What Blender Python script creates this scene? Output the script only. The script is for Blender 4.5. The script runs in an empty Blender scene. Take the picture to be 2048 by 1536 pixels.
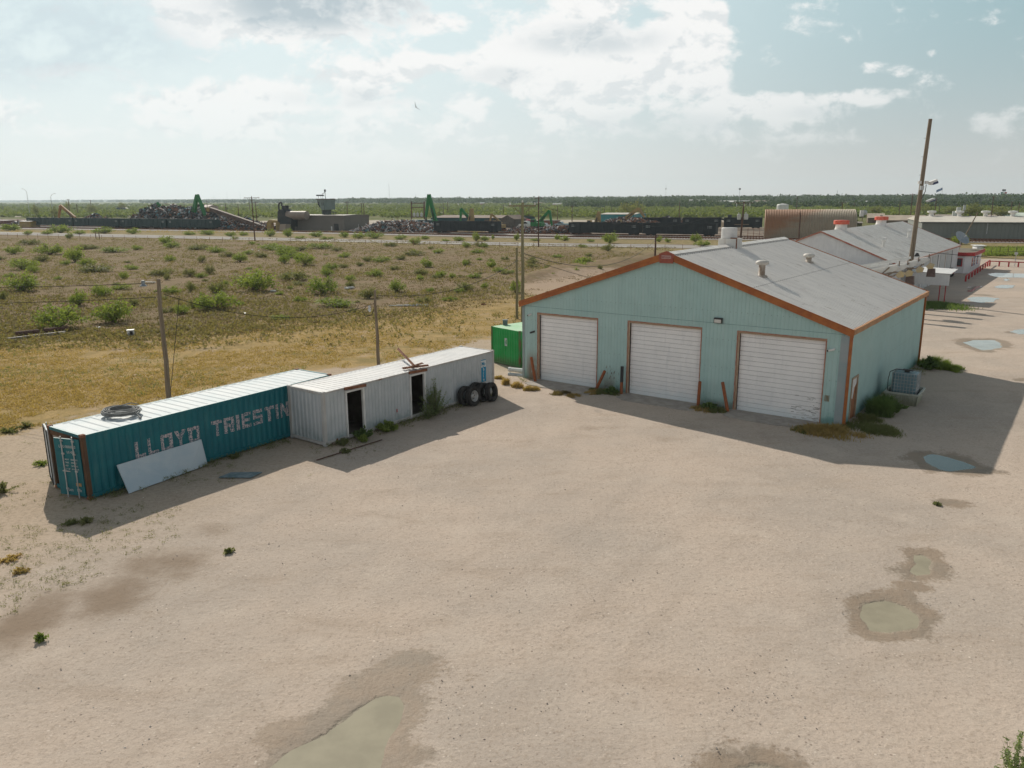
import bpy, bmesh, math, random
import numpy as np
from mathutils import Vector, Matrix, noise as mnoise
rad = math.radians
# ------------------------------------------------------------------ camera, world, sun
scene = bpy.context.scene
FPX, PITCH, ROLL, HCAM = 1587.76, .2303, -.0058, 10.765
cam = bpy.data.cameras.new('camera'); camo = bpy.data.objects.new('camera', cam)
scene.collection.objects.link(camo); scene.camera = camo
cam.sensor_width = 36; cam.lens = FPX/2048*36; cam.clip_start = .1; cam.clip_end = 30000
fw = Vector((0, math.cos(PITCH), -math.sin(PITCH))); rt = Vector((1, 0, 0)); up = rt.cross(fw)
r2 = math.cos(ROLL)*rt+math.sin(ROLL)*up; u2 = -math.sin(ROLL)*rt+math.cos(ROLL)*up
Mx = Matrix((r2, u2, -fw)).transposed().to_4x4(); Mx.translation = (0, 0, HCAM)
camo.matrix_world = Mx
SUN_AZ, SUN_EL = rad(-64), rad(33.6)          # direction in which shadows fall; height of the sun
SX, SY = -math.cos(SUN_AZ), -math.sin(SUN_AZ) # horizontal direction towards the sun
sl = bpy.data.lights.new('sun', 'SUN'); sl.energy = 4.3; sl.angle = rad(.55); sl.color = (1, .93, .82)
so = bpy.data.objects.new('sun', sl); scene.collection.objects.link(so)
sd = Vector((SX*math.cos(SUN_EL), SY*math.cos(SUN_EL), math.sin(SUN_EL)))
so.rotation_euler = sd.to_track_quat('Z', 'Y').to_euler(); so.location = (0, 0, 60)
vs = scene.view_settings; vs.view_transform = 'Standard'; vs.look = 'None'; vs.gamma = 1; vs.use_curve_mapping = False
vs.exposure = 0.0

class NT:
    def __init__(s, tree): s.t = tree; s.n = tree.nodes; s.l = tree.links
    def new(s, typ, **k):
        nd = s.n.new(typ)
        for a, b in k.items(): setattr(nd, a, b)
        return nd
    def set(s, sock, v):
        if isinstance(v, bpy.types.NodeSocket): s.l.new(v, sock)
        elif v is not None: sock.default_value = v
    def math(s, op, a, b=0., c=None, clamp=False):
        m = s.new('ShaderNodeMath', operation=op, use_clamp=clamp); s.set(m.inputs[0], a); s.set(m.inputs[1], b)
        if c is not None: s.set(m.inputs[2], c)
        return m.outputs[0]
    def mix(s, f, a, b, blend='MIX'):
        m = s.new('ShaderNodeMix', data_type='RGBA', blend_type=blend); s.set(m.inputs[0], f)
        for i, v in ((6, a), (7, b)):
            if isinstance(v, (tuple, list)): v = (*v[:3], 1)
            s.set(m.inputs[i], v)
        return m.outputs[2]
    def noise(s, vec, scale, detail=4, rough=.55, out=0, dist=0.):
        m = s.new('ShaderNodeTexNoise'); m.inputs['Scale'].default_value = scale; m.inputs['Detail'].default_value = detail
        m.inputs['Roughness'].default_value = rough; m.inputs['Distortion'].default_value = dist
        if vec is not None: s.l.new(vec, m.inputs['Vector'])
        return m.outputs[out]
    def ss(s, x, a, b):
        m = s.new('ShaderNodeMapRange', interpolation_type='SMOOTHSTEP'); s.set(m.inputs[0], x)
        m.inputs[1].default_value = a; m.inputs[2].default_value = b; return m.outputs[0]
    def vmul(s, vec, v):
        m = s.new('ShaderNodeVectorMath', operation='MULTIPLY'); s.l.new(vec, m.inputs[0]); m.inputs[1].default_value = v; return m.outputs[0]

def px_dir(px, py):
    return (fw + r2*((px-1024)/FPX) - u2*((py-768)/FPX))
w = bpy.data.worlds.new('World'); scene.world = w; w.use_nodes = True
nt = NT(w.node_tree); nt.n.clear()
sky = nt.new('ShaderNodeTexSky', sky_type='NISHITA'); sky.sun_disc = False; sky.sun_elevation = SUN_EL
sky.sun_rotation = math.atan2(SX, SY); sky.air_density = 1.0; sky.dust_density = 2.2; sky.ozone_density = 1.2; sky.altitude = 800
tc = nt.new('ShaderNodeTexCoord'); dirv = tc.outputs['Generated']
sx = nt.new('ShaderNodeSeparateXYZ'); nt.l.new(dirv, sx.inputs[0]); dx, dy, dz = sx.outputs
skyc = nt.mix(1, sky.outputs[0], (.085, .085, .085), 'MULTIPLY')
# the clear sky of a hazy late afternoon: a little greyer than the clean-air model
skyg = nt.new('ShaderNodeRGBToBW'); nt.l.new(skyc, skyg.inputs[0])
cg = nt.new('ShaderNodeCombineColor'); [nt.l.new(skyg.outputs[0], cg.inputs[i]) for i in range(3)]
skyc = nt.mix(.42, skyc, cg.outputs[0]); skyc = nt.mix(1, skyc, (1.06, 1.12, 1.0), 'MULTIPLY')
yy = nt.math('MAXIMUM', dy, .05)
sxp = nt.math('DIVIDE', dx, yy); szp = nt.math('DIVIDE', dz, yy)
front = nt.ss(dy, .05, .35); elev = nt.math('MAXIMUM', dz, 0.)
sdot = nt.math('ADD', nt.math('ADD', nt.math('MULTIPLY', dx, SX*math.cos(SUN_EL)), nt.math('MULTIPLY', dy, SY*math.cos(SUN_EL))), nt.math('MULTIPLY', dz, math.sin(SUN_EL)))
sunside = nt.ss(sdot, .50, .93)
hor = nt.mix(sunside, (.66, .61, .575), (.88, .885, .87))
top_ = nt.mix(sunside, (.25, .47, .535), (.70, .85, .885))
vf = nt.math('EXPONENT', nt.math('MULTIPLY', elev, -7.5))
hazy = nt.mix(vf, top_, hor)
skyc = nt.mix(nt.math('MULTIPLY', nt.ss(dy, -.15, .45), nt.math('ADD', nt.math('MULTIPLY', nt.math('SUBTRACT', 1., nt.ss(elev, .2, .6)), .85), .1)), skyc, hazy)
skyc = nt.mix(nt.math('MULTIPLY', nt.math('EXPONENT', nt.math('MULTIPLY', elev, -7.)), nt.math('SUBTRACT', .9, nt.math('MULTIPLY', nt.ss(dy, -.15, .45), .9))), skyc, (.98, .97, .95))
den = nt.math('ADD', elev, .10)
cv = nt.new('ShaderNodeCombineXYZ'); nt.set(cv.inputs[0], nt.math('DIVIDE', dx, den)); nt.set(cv.inputs[1], nt.math('DIVIDE', dy, den)); cv.inputs[2].default_value = 3.7
n1 = nt.noise(cv.outputs[0], .85, 9, .58)
def cloud_noise(ox, oz):
    c = nt.new('ShaderNodeCombineXYZ'); nt.set(c.inputs[0], nt.math('ADD', sxp, ox)); nt.set(c.inputs[1], nt.math('MULTIPLY', nt.math('ADD', szp, oz), 1.6)); c.inputs[2].default_value = 1.3
    return nt.noise(c.outputs[0], 15, 12, .62, dist=.2)
n2 = cloud_noise(0., 0.); n3 = cloud_noise(-.006, .014)
def blobs(lst):
    acc = None
    for (px, py, wx, wy, wt) in lst:
        d = px_dir(px, py); X, Z = d.x/d.y, d.z/d.y
        a = nt.math('DIVIDE', nt.math('SUBTRACT', sxp, X), wx/FPX); b = nt.math('DIVIDE', nt.math('SUBTRACT', szp, Z), wy/FPX)
        r = nt.math('ADD', nt.math('MULTIPLY', a, a), nt.math('MULTIPLY', b, b))
        g = nt.math('MULTIPLY', nt.math('EXPONENT', nt.math('MULTIPLY', nt.math('MULTIPLY', r, r), -.55)), wt)
        acc = g if acc is None else nt.math('ADD', acc, g)
    return acc
CL = [(590, 0, 205, 72, .62), (400, 28, 80, 50, .40), (885, 48, 50, 18, .40), (1160, 45, 200, 66, .46), (985, 128, 90, 24, .42), (1375, 105, 70, 55, .46), (1395, 160, 52, 18, .34),
      (700, 178, 130, 40, .50), (455, 195, 90, 34, .42), (170, 145, 120, 18, .30), (1770, 136, 56, 13, .38), (1600, 212, 130, 26, .44), (1730, 190, 60, 14, .3), (1265, 215, 190, 50, .46),
      (2025, 240, 75, 26, .36), (1865, 107, 12, 8, .34), (1100, 140, 110, 40, .30), (250, 240, 330, 36, .34), (820, 285, 330, 40, .30), (820, 130, 70, 20, .3), (1180, 130, 200, 50, .3), (1420, 60, 60, 40, .3), (300, 190, 80, 20, .3), (1440, 35, 14, 24, .30), (1560, 270, 200, 18, .22), (930, 205, 50, 18, .3)]
bl = nt.math('MULTIPLY', blobs(CL), front)
dcl = nt.math('ADD', nt.math('MULTIPLY', nt.math('SUBTRACT', n2, .525), 1.85), bl)
back = nt.math('MULTIPLY', nt.math('SUBTRACT', n1, .50), nt.math('SUBTRACT', 1., front))
cm = nt.math('MAXIMUM', nt.math('MULTIPLY', nt.ss(dcl, .06, .40), .94), nt.math('MULTIPLY', nt.ss(back, .0, .12), .85))
SH = [(640, 2, 170, 46, 1.1), (1180, 78, 110, 24, .6), (1660, 225, 70, 12, .3), (700, 195, 110, 16, .35), (1320, 250, 120, 22, .4), (70, 70, 170, 60, .45), (990, 150, 60, 14, .3)]
shd = nt.math('MULTIPLY', blobs(SH), front)
shd = nt.math('MULTIPLY', shd, nt.ss(n2, .34, .60))
puff = nt.math('MULTIPLY', nt.ss(nt.math('SUBTRACT', n3, n2), .0, .12), .38)
cloudc = nt.mix(nt.math('MINIMUM', nt.math('ADD', shd, puff), 1.), (.97, .96, .945), (.48, .56, .605))
cfade = nt.math('SUBTRACT', 1., nt.math('EXPONENT', nt.math('MULTIPLY', nt.math('MULTIPLY', elev, elev), -130.)))
skyc = nt.mix(nt.math('MULTIPLY', cm, cfade), skyc, cloudc)
# grey-blue rain veil at the upper left
skyc = nt.mix(nt.math('MULTIPLY', nt.math('MULTIPLY', blobs([(90, 75, 260, 75, .55)]), front), nt.ss(n2, .3, .6)), skyc, (.55, .66, .72))
bg = nt.new('ShaderNodeBackground'); nt.l.new(skyc, bg.inputs[0]); bg.inputs[1].default_value = 1.0
wo = nt.new('ShaderNodeOutputWorld'); nt.l.new(bg.outputs[0], wo.inputs[0])

# ------------------------------------------------------------------ places: photograph pixel -> point on the ground
def G(px, py, z=0.):
    d = px_dir(px, py); t = (z-HCAM)/d.z
    return Vector((d.x*t, d.y*t, z))
def on_plane(P0, yaw, px, py):
    """(along, height) where the sight line meets the upright plane through P0 along yaw"""
    d = px_dir(px, py); n = Vector((-math.sin(yaw), math.cos(yaw), 0)); u = Vector((math.cos(yaw), math.sin(yaw), 0))
    C = Vector((0, 0, HCAM)); t = ((P0-C).dot(n))/d.dot(n); P = C+d*t
    return (P-P0).dot(u), P.z
def height_at(P0, py):
    lo, hi = -5, 90
    for _ in range(50):
        m = (lo+hi)/2; v = Vector((P0.x, P0.y, m-HCAM)); y = 768-FPX*v.dot(u2)/v.dot(fw)
        if y > py: lo = m
        else: hi = m
    return lo
# ------------------------------------------------------------------ mesh helpers
COL = scene.collection
class MB:
    def __init__(s): s.v = []; s.f = []; s.m = []; s.cur = 0
    def add(s, vs, fs):
        o = len(s.v); s.v += [tuple(p) for p in vs]; s.f += [tuple(i+o for i in f) for f in fs]; s.m += [s.cur]*len(fs); return s
    def box(s, a, b):
        x0, y0, z0 = a; x1, y1, z1 = b
        return s.add([(x0,y0,z0),(x1,y0,z0),(x1,y1,z0),(x0,y1,z0),(x0,y0,z1),(x1,y0,z1),(x1,y1,z1),(x0,y1,z1)],
                     [(0,3,2,1),(4,5,6,7),(0,1,5,4),(1,2,6,5),(2,3,7,6),(3,0,4,7)])
    def cbox(s, c, size, R=None):
        hx, hy, hz = [k/2 for k in size]
        vs = [Vector(p) for p in [(-hx,-hy,-hz),(hx,-hy,-hz),(hx,hy,-hz),(-hx,hy,-hz),(-hx,-hy,hz),(hx,-hy,hz),(hx,hy,hz),(-hx,hy,hz)]]
        if R is not None: vs = [R @ v for v in vs]
        return s.add([v+Vector(c) for v in vs], [(0,3,2,1),(4,5,6,7),(0,1,5,4),(1,2,6,5),(2,3,7,6),(3,0,4,7)])
    def beam(s, p, q, wa, wb=None, w2=None):
        """box-section bar from p to q; wa across, wb deep"""
        p, q = Vector(p), Vector(q); d = (q-p).normalized(); ref = Vector((0,0,1)) if abs(d.z) < .95 else Vector((1,0,0))
        a = d.cross(ref).normalized(); b = a.cross(d); wb = wb or wa; k = 1 if w2 is None else w2
        vs = [p+a*sx*wa/2+b*sy*wb/2 for sx, sy in ((-1,-1),(1,-1),(1,1),(-1,1))]+[q+a*sx*wa/2*k+b*sy*wb/2*k for sx, sy in ((-1,-1),(1,-1),(1,1),(-1,1))]
        return s.add(vs, [(0,3,2,1),(4,5,6,7),(0,1,5,4),(1,2,6,5),(2,3,7,6),(3,0,4,7)])
    def cyl(s, p, q, r0, r1=None, n=10, caps=True):
        p, q = Vector(p), Vector(q); r1 = r0 if r1 is None else r1; d = (q-p).normalized()
        ref = Vector((0,0,1)) if abs(d.z) < .95 else Vector((1,0,0)); a = d.cross(ref).normalized(); b = a.cross(d)
        vs = [p+(a*math.cos(2*math.pi*i/n)+b*math.sin(2*math.pi*i/n))*r0 for i in range(n)]+[q+(a*math.cos(2*math.pi*i/n)+b*math.sin(2*math.pi*i/n))*r1 for i in range(n)]
        fs = [(i, (i+1) % n, n+(i+1) % n, n+i) for i in range(n)]
        if caps: fs += [tuple(range(n))[::-1], tuple(range(n, 2*n))]
        return s.add(vs, fs)
    def tube(s, pts, r, n=6):
        for a, b in zip(pts[:-1], pts[1:]): s.cyl(a, b, r, n=n)
        return s
    def lathe(s, prof, n=24, axis='z', c=(0,0,0)):
        vs = []
        for r, z in prof:
            for i in range(n):
                a = 2*math.pi*i/n; p = (r*math.cos(a), r*math.sin(a), z)
                if axis == 'y': p = (p[0], p[2], p[1])
                if axis == 'x': p = (p[2], p[0], p[1])
                vs.append((p[0]+c[0], p[1]+c[1], p[2]+c[2]))
        m = len(prof); fs = [(j*n+i, j*n+(i+1) % n, (j+1)*n+(i+1) % n, (j+1)*n+i) for j in range(m-1) for i in range(n)]
        return s.add(vs, fs)
    def prism(s, pts, off):
        """closed outline pts (3D) pushed by off"""
        n = len(pts); off = Vector(off); vs = [Vector(p) for p in pts]; vs += [p+off for p in vs]
        return s.add(vs, [tuple(range(n))[::-1], tuple(range(n, 2*n))]+[(i, (i+1) % n, n+(i+1) % n, n+i) for i in range(n)])
    def build(s, name, mats, parent=None, smooth=False, bevel=0):
        me = bpy.data.meshes.new(name); me.from_pydata(s.v, [], s.f); me.update()
        if not isinstance(mats, (list, tuple)): mats = [mats]
        for m in mats: me.materials.append(m)
        if len(mats) > 1: me.polygons.foreach_set('material_index', s.m)
        bm = bmesh.new(); bm.from_mesh(me); bmesh.ops.recalc_face_normals(bm, faces=bm.faces); bm.to_mesh(me); bm.free()
        if smooth: me.polygons.foreach_set('use_smooth', [True]*len(me.polygons))
        return link(name, me, parent, bevel)
def link(name, me, parent=None, bevel=0):
    o = bpy.data.objects.new(name, me); COL.objects.link(o)
    if parent is not None: o.parent = parent
    if bevel:
        b = o.modifiers.new('bevel', 'BEVEL'); b.width = bevel; b.segments = 2; b.limit_method = 'ANGLE'
    return o
def tag(o, label=None, cat=None, group=None, kind=None):
    if label: o['label'] = label
    if cat: o['category'] = cat
    if group: o['group'] = group
    if kind: o['kind'] = kind
    return o
def thing(name, label, cat, loc=(0,0,0), rz=0, group=None):
    o = bpy.data.objects.new(name, None); COL.objects.link(o); o.location = loc; o.rotation_euler = (0, 0, rz); o.empty_display_size = .3
    return tag(o, label, cat, group)
def copy_tree(o, loc=None, rz=None, label=None, parent=None):
    c = o.copy(); COL.objects.link(c); c.parent = parent
    if loc is not None: c.location = loc
    if rz is not None: c.rotation_euler = (0, 0, rz)
    if label: c['label'] = label
    for ch in list(o.children): copy_tree(ch, parent=c)
    return c
def quads_mesh(name, P, mat, tri=False):
    P = np.asarray(P, dtype=np.float32); n, k = P.shape[:2]
    me = bpy.data.meshes.new(name); me.vertices.add(n*k); me.vertices.foreach_set('co', P.reshape(-1))
    me.loops.add(n*k); me.loops.foreach_set('vertex_index', np.arange(n*k, dtype=np.int32))
    me.polygons.add(n); me.polygons.foreach_set('loop_start', np.arange(0, n*k, k, dtype=np.int32))
    me.update(calc_edges=True); me.validate()
    if mat: me.materials.append(mat)
    return me
# ------------------------------------------------------------------ materials
MATS = {}
def mat(name, c, c2=None, sc=2., rough=.75, metal=0., bump=0., bsc=40., rust=0., rustc=(.19,.075,.03), stretch=(1,1,1), lo=.35, hi=.65, spec=.4, trans=0.):
    if name in MATS: return MATS[name]
    m = bpy.data.materials.new(name); m.use_nodes = True; t = NT(m.node_tree); b = t.n['Principled BSDF']
    co = t.new('ShaderNodeTexCoord').outputs['Object']; v = t.vmul(co, stretch)
    col = (*c, 1)
    if c2 is not None:
        col = t.mix(t.ss(t.noise(v, sc, 7, .62), lo, hi), c, c2)
    if rust > 0:
        rn = t.noise(v, sc*1.7+.3, 9, .7, dist=.4); f = t.ss(rn, .70-rust*.25, .76-rust*.25)
        col = t.mix(f, col, rustc)
    t.set(b.inputs['Base Color'], col); b.inputs['Roughness'].default_value = rough; b.inputs['Metallic'].default_value = metal
    b.inputs['Specular IOR Level'].default_value = spec
    if bump:
        bn = t.new('ShaderNodeBump'); bn.inputs['Strength'].default_value = min(1, bump); bn.inputs['Distance'].default_value = .02*bump
        t.l.new(t.noise(co, bsc, 5, .6), bn.inputs['Height']); t.l.new(bn.outputs[0], b.inputs['Normal'])
    MATS[name] = m; return m
def leafmat(name, c1, c2, sc=1.2):
    m = bpy.data.materials.new(name); m.use_nodes = True; t = NT(m.node_tree); b = t.n['Principled BSDF']
    pos = t.new('ShaderNodeNewGeometry').outputs['Position']
    oi = t.new('ShaderNodeObjectInfo').outputs['Random']
    f = t.math('ADD', t.math('MULTIPLY', t.ss(t.noise(pos, sc, 4, .6), .3, .7), .65), t.math('MULTIPLY', oi, .35))
    col = t.mix(f, c1, c2)
    t.set(b.inputs['Base Color'], col); b.inputs['Roughness'].default_value = .7; b.inputs['Specular IOR Level'].default_value = .2
    tr = t.new('ShaderNodeBsdfTranslucent'); t.set(tr.inputs[0], t.mix(1, col, (1.5, 1.5, .8), 'MULTIPLY'))
    mx = t.new('ShaderNodeMixShader'); mx.inputs[0].default_value = .38; t.l.new(b.outputs[0], mx.inputs[1]); t.l.new(tr.outputs[0], mx.inputs[2])
    t.l.new(mx.outputs[0], t.n['Material Output'].inputs[0]); return m
def paint_mat(name, base, base2, fade, rust, streak=(1,1,.12), sc=1.1, rough=.6, rustc=(.20,.08,.035), dirt=None, chips=.0):
    """weathered sheet metal: blotchy fading, vertical streaks, patches of rust, dust at the foot"""
    if name in MATS: return MATS[name]
    m = bpy.data.materials.new(name); m.use_nodes = True; t = NT(m.node_tree); b = t.n['Principled BSDF']
    co = t.new('ShaderNodeTexCoord').outputs['Object']
    col = t.mix(t.ss(t.noise(co, sc, 6, .6), .35, .7), base, base2)
    st = t.vmul(co, (streak[0]*5, streak[1]*5, streak[2]*5))
    col = t.mix(t.math('MULTIPLY', t.ss(t.noise(st, 1., 6, .6), .5, .78), .55), col, fade)
    rn = t.noise(t.vmul(co, (1.6, 1.6, .5)), 1.5, 10, .72, dist=.5)
    f = t.ss(rn, .72-rust*.22, .77-rust*.22); col = t.mix(f, col, rustc)
    fine = t.noise(co, 38, 3, .6); col = t.mix(t.math('MULTIPLY', t.ss(fine, .62, .72), .35+chips), col, tuple(k*.55 for k in rustc))
    if dirt:
        s3 = t.new('ShaderNodeSeparateXYZ'); t.l.new(co, s3.inputs[0])
        low = t.math('SUBTRACT', 1., t.ss(t.math('ADD', s3.outputs[2], t.math('MULTIPLY', t.math('SUBTRACT', t.noise(co, 2.5, 6, .7), .5), -1.2)), .0, .75))
        col = t.mix(t.math('MULTIPLY', low, .75), col, dirt)
    t.set(b.inputs['Base Color'], col); b.inputs['Roughness'].default_value = rough; b.inputs['Specular IOR Level'].default_value = .35
    bn = t.new('ShaderNodeBump'); bn.inputs['Strength'].default_value = .25; bn.inputs['Distance'].default_value = .01
    t.l.new(t.noise(co, 6, 5, .6), bn.inputs['Height']); t.l.new(bn.outputs[0], b.inputs['Normal'])
    MATS[name] = m; return m
WOOD = mat('weathered_pole_wood', (.17,.125,.085), (.27,.22,.165), 1.5, .9, stretch=(9,9,.5), bump=.6, bsc=30)
WOODG = mat('greenish_pole_wood', (.17,.15,.085), (.25,.225,.14), 1.5, .9, stretch=(9,9,.5), bump=.5)
WOODR = mat('dark_creosote_wood', (.07,.035,.03), (.15,.085,.06), 1.5, .9, stretch=(9,9,.4), bump=.5)
STEEL = mat('galvanised_steel', (.36,.37,.37), (.52,.53,.53), 3, .5, .3)
DARK = mat('dark_metal', (.025,.027,.03), (.06,.055,.05), 3, .6)
RUST = mat('rusted_steel', (.16,.065,.035), (.26,.12,.07), 4, .9, bump=.6)
REDP = mat('red_paint', (.46,.03,.03), (.33,.03,.035), 2, .55, rust=.1)
WHITEP = mat('white_paint', (.72,.71,.69), (.60,.59,.56), 1.2, .6, rust=.05)
CONC = mat('concrete', (.38,.34,.30), (.28,.25,.22), 2.2, .9, bump=.5, bsc=25)
RUBBER = mat('tyre_rubber', (.022,.021,.021), (.055,.05,.046), 6, .85, bump=.4)
BLACK = mat('black_wire', (.02,.018,.016), None, rough=.6)
INSIDE = mat('dusty_interior', (.10,.085,.07), (.16,.14,.12), 1.5, .9)
GLASS = mat('dark_window_glass', (.03,.035,.04), (.05,.055,.06), 2, .12, spec=.8)
# ------------------------------------------------------------------ numpy noise and distance helpers
def vnoise(x, y, seed=0):
    xi = np.floor(x).astype(np.int64); yi = np.floor(y).astype(np.int64); fx = x-xi; fy = y-yi
    fx = fx*fx*(3-2*fx); fy = fy*fy*(3-2*fy)
    def h(a, b):
        k = (a*374761393+b*668265263+seed*982451653) & 0xffffffff
        k = ((k ^ (k >> 13))*1274126177) & 0xffffffff
        return ((k ^ (k >> 16)) & 0xffff)/65535.
    return (h(xi, yi)*(1-fx)+h(xi+1, yi)*fx)*(1-fy)+(h(xi, yi+1)*(1-fx)+h(xi+1, yi+1)*fx)*fy
def fbm(x, y, sc, octv=4, seed=0):
    o = 0; a = .5; t = 0
    for i in range(octv): o = o+a*vnoise(x*sc*2**i, y*sc*2**i, seed+i*17); t += a; a *= .5
    return o/t
def sdf(poly, X, Y):
    """signed distance to polygon: positive inside"""
    n = len(poly); d = np.full(X.shape, 1e9); ins = np.zeros(X.shape, bool)
    for i in range(n):
        ax, ay = poly[i]; bx, by = poly[(i+1) % n]; ex, ey = bx-ax, by-ay
        t = np.clip(((X-ax)*ex+(Y-ay)*ey)/(ex*ex+ey*ey+1e-9), 0, 1); d = np.minimum(d, np.hypot(X-ax-t*ex, Y-ay-t*ey))
        c = ((ay > Y) != (by > Y)); xx = ax+(Y-ay)*(bx-ax)/((by-ay) if abs(by-ay) > 1e-9 else 1e-9); ins ^= c & (X < xx)
    return np.where(ins, d, -d)
def PP(pts): return [tuple(G(*p)[:2]) for p in pts]
YARD = PP([(-300,960),(-100,885),(100,850),(210,822),(335,795),(600,742),(760,728),(985,672),(1040,655)]) + [(14.,70.),(38.,104.),(60,132)] + PP([(1962,517),(2120,519)]) + [(320,60),(300,-200),(-120,-200),(-60,-20)]
GRASS = PP([(-200,700),(0,692),(130,676),(250,676),(420,668),(560,652),(700,640),(900,618),(1045,596),(1110,585)]) + [(14,70),(3,50),(-20,30),(-60,25)]
DIRT = PP([(1030,572),(1130,545),(1260,535),(1345,520),(1400,540),(1290,582),(1180,590),(1050,592)])
PUD = {  # puddles near the camera, sunk in the ground: outline in the photograph
 'muddy_a': [(520,1560),(570,1505),(620,1478),(645,1466),(668,1445),(700,1420),(735,1400),(760,1386),(800,1388),(812,1405),(798,1440),(775,1475),(765,1510),(752,1545),(745,1640),(560,1640)],
 'muddy_b': [(1722,1204),(1775,1197),(1812,1210),(1842,1232),(1836,1256),(1775,1266),(1738,1260),(1720,1232)],
 'muddy_c': [(1826,1106),(1852,1108),(1868,1122),(1860,1146),(1830,1150),(1818,1140),(1830,1124)],
 'shade': [(1843,912),(1862,907),(1898,913),(1927,921),(1957,934),(1930,939),(1905,942),(1878,938),(1856,930)],
 'bright': [(1924,684),(1945,679),(1990,679),(2003,686),(2004,693),(1985,698),(1965,701),(1945,694)],
 'bottom': [(1440,1560),(1470,1528),(1520,1520),(1580,1535),(1600,1560)]}
WETX = {'muddy_a': 1.15, 'muddy_b': .75, 'muddy_c': .75, 'shade': 1.1, 'bright': 1.0, 'bottom': .9}
def smooth(x, a, b):
    t = np.clip((x-a)/(b-a), 0, 1); return t*t*(3-2*t)
# ------------------------------------------------------------------ the ground: one sheet to the horizon
def axis(lo, hi, step, end_lo, end_hi, g):
    a = list(np.arange(lo, hi, step)); s = step; x = a[-1]; r = []
    while x < end_hi: s *= g; x += s; r.append(x)
    s = step; x = lo; l = []
    while x > end_lo: s *= g; x -= s; l.append(x)
    return np.array(l[::-1]+a+r)
gx = axis(-24, 33, .17, -7000, 7000, 1.04); gy = axis(11.5, 56, .17, -400, 7000, 1.04)
X, Y = np.meshgrid(gx, gy)
fine = smooth(X, -60, -30)*(1-smooth(X, 45, 80))*(1-smooth(Y, 65, 110))
Z = (fbm(X, Y, .16, 3, 5)-.5)*.07*fine + (fbm(X, Y, 1.3, 3, 9)-.5)*.028*fine
near_obj = np.ones_like(X)
wet = np.full(X.shape, -9.); basin = np.full(X.shape, 9.)
nz = (fbm(X, Y, 1.1, 4, 3)-.5)
for k, pl in PUD.items():
    s = sdf(PP(pl), X, Y); wet = np.maximum(wet, (s+WETX[k])/WETX[k]*1.); basin = np.minimum(basin, -s)
for (px, py, r) in [(1822,1172,.55), (1800,1190,.6), (1905,1002,.9),(2030,665,1.0),(1980,690,1.3),(1960,590,1.6),(1790,1210,.5),(820,1345,1.1),(2040,760,.6)]:
    p = G(px, py); d = np.hypot(X-p.x, (Y-p.y)*1.25); wet = np.maximum(wet, (r*1.25-d)/r*.9)
Zp = -.035+np.clip(basin+nz*.42, -.9, 1.1)*.05
Z = np.where(basin < 1.1, np.minimum(Z, Z*smooth(basin, .1, 1.1)+Zp*(1-smooth(basin, .5, 1.1))), Z)
Z *= 1
# dirt berm left of the garage ridge
mp = G(1180, 535); db = sdf(PP([(1040,556),(1100,538),(1200,524),(1300,512),(1320,516),(1230,536),(1120,552),(1050,562)]), X, Y)
Z += np.where(db > -2, smooth(db, -1.5, 1.2)*(.35+.5*fbm(X, Y, .6, 3, 31)), 0)
Zs = (fbm(X, Y, .35, 4, 77)-.5)*.16*smooth(Y, 52, 75)*(1-smooth(Y, 150, 175)); Z += Zs*(sdf(YARD, X, Y) < -3)
atts = {'a_yard': sdf(YARD, X, Y), 'a_grass': sdf(GRASS, X, Y), 'a_dirt': sdf(DIRT, X, Y), 'a_wet': wet+nz*1.5, 'a_mud': -basin}
ST = [((230,1190),(90,45),.9),((60,1240),(80,60),.9),((330,1130),(120,35),.75),((420,1060),(60,22),.5),((520,1440),(110,60),.35),((880,1340),(60,28),.35),((1190,855),(80,8),.45),((1330,880),(60,10),.4),((1450,1070),(110,14),.3)]
stn = np.zeros_like(X)
for (c, rr, wgt) in ST:
    p = G(*c); ex = (G(c[0]+rr[0], c[1])-p).length; ey = (G(c[0], c[1]-rr[1])-p).length
    stn = np.maximum(stn, wgt*np.exp(-(((X-p.x)/ex)**2+((Y-p.y)/ey)**2)*.9))
atts['a_stain'] = stn
trk = np.zeros_like(X)
for line_, off_ in [([(-100,1400),(200,1240),(520,1120),(820,1020),(1060,930),(1130,850),(1120,800)], .9), ([(300,1560),(700,1300),(1050,1100),(1230,960),(1330,880),(1310,815)], .9), ([(1020,1560),(1180,1300),(1350,1120),(1520,1000),(1580,900),(1560,850)], .9), ([(2060,1180),(1850,1040),(1620,960),(1400,900),(1330,860)], .9), ([(2040,1330),(1700,1120),(1350,1010),(1000,960),(760,960),(520,1060),(200,1200)], .9), ([(1990,780),(2000,900),(1930,1050),(1800,1200),(1500,1420),(1300,1560)], .9), ([(1850,560),(1960,640),(2010,740)], .9)]:
    L_ = [np.array(p) for p in PP(line_)]; L_ = [L_[0]]+[np.array([(L_[i][0]*3+L_[i+1][0])/4 if k_ == 0 else (L_[i][0]+L_[i+1][0]*3)/4, (L_[i][1]*3+L_[i+1][1])/4 if k_ == 0 else (L_[i][1]+L_[i+1][1]*3)/4]) for i in range(len(L_)-1) for k_ in (0, 1)]+[L_[-1]]
    dmin = np.full(X.shape, 1e9)
    for (ax, ay), (bx, by) in zip(L_[:-1], L_[1:]):
        ex, ey = bx-ax, by-ay; t_ = np.clip(((X-ax)*ex+(Y-ay)*ey)/(ex*ex+ey*ey+1e-9), 0, 1); dmin = np.minimum(dmin, np.hypot(X-ax-t_*ex, Y-ay-t_*ey))
    trk = np.maximum(trk, np.exp(-((dmin-off_+(nz*.25))/.22)**2)*smooth(fbm(X, Y, .22, 2, 40+len(line_)), .32, .6))
atts['a_track'] = trk
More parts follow.
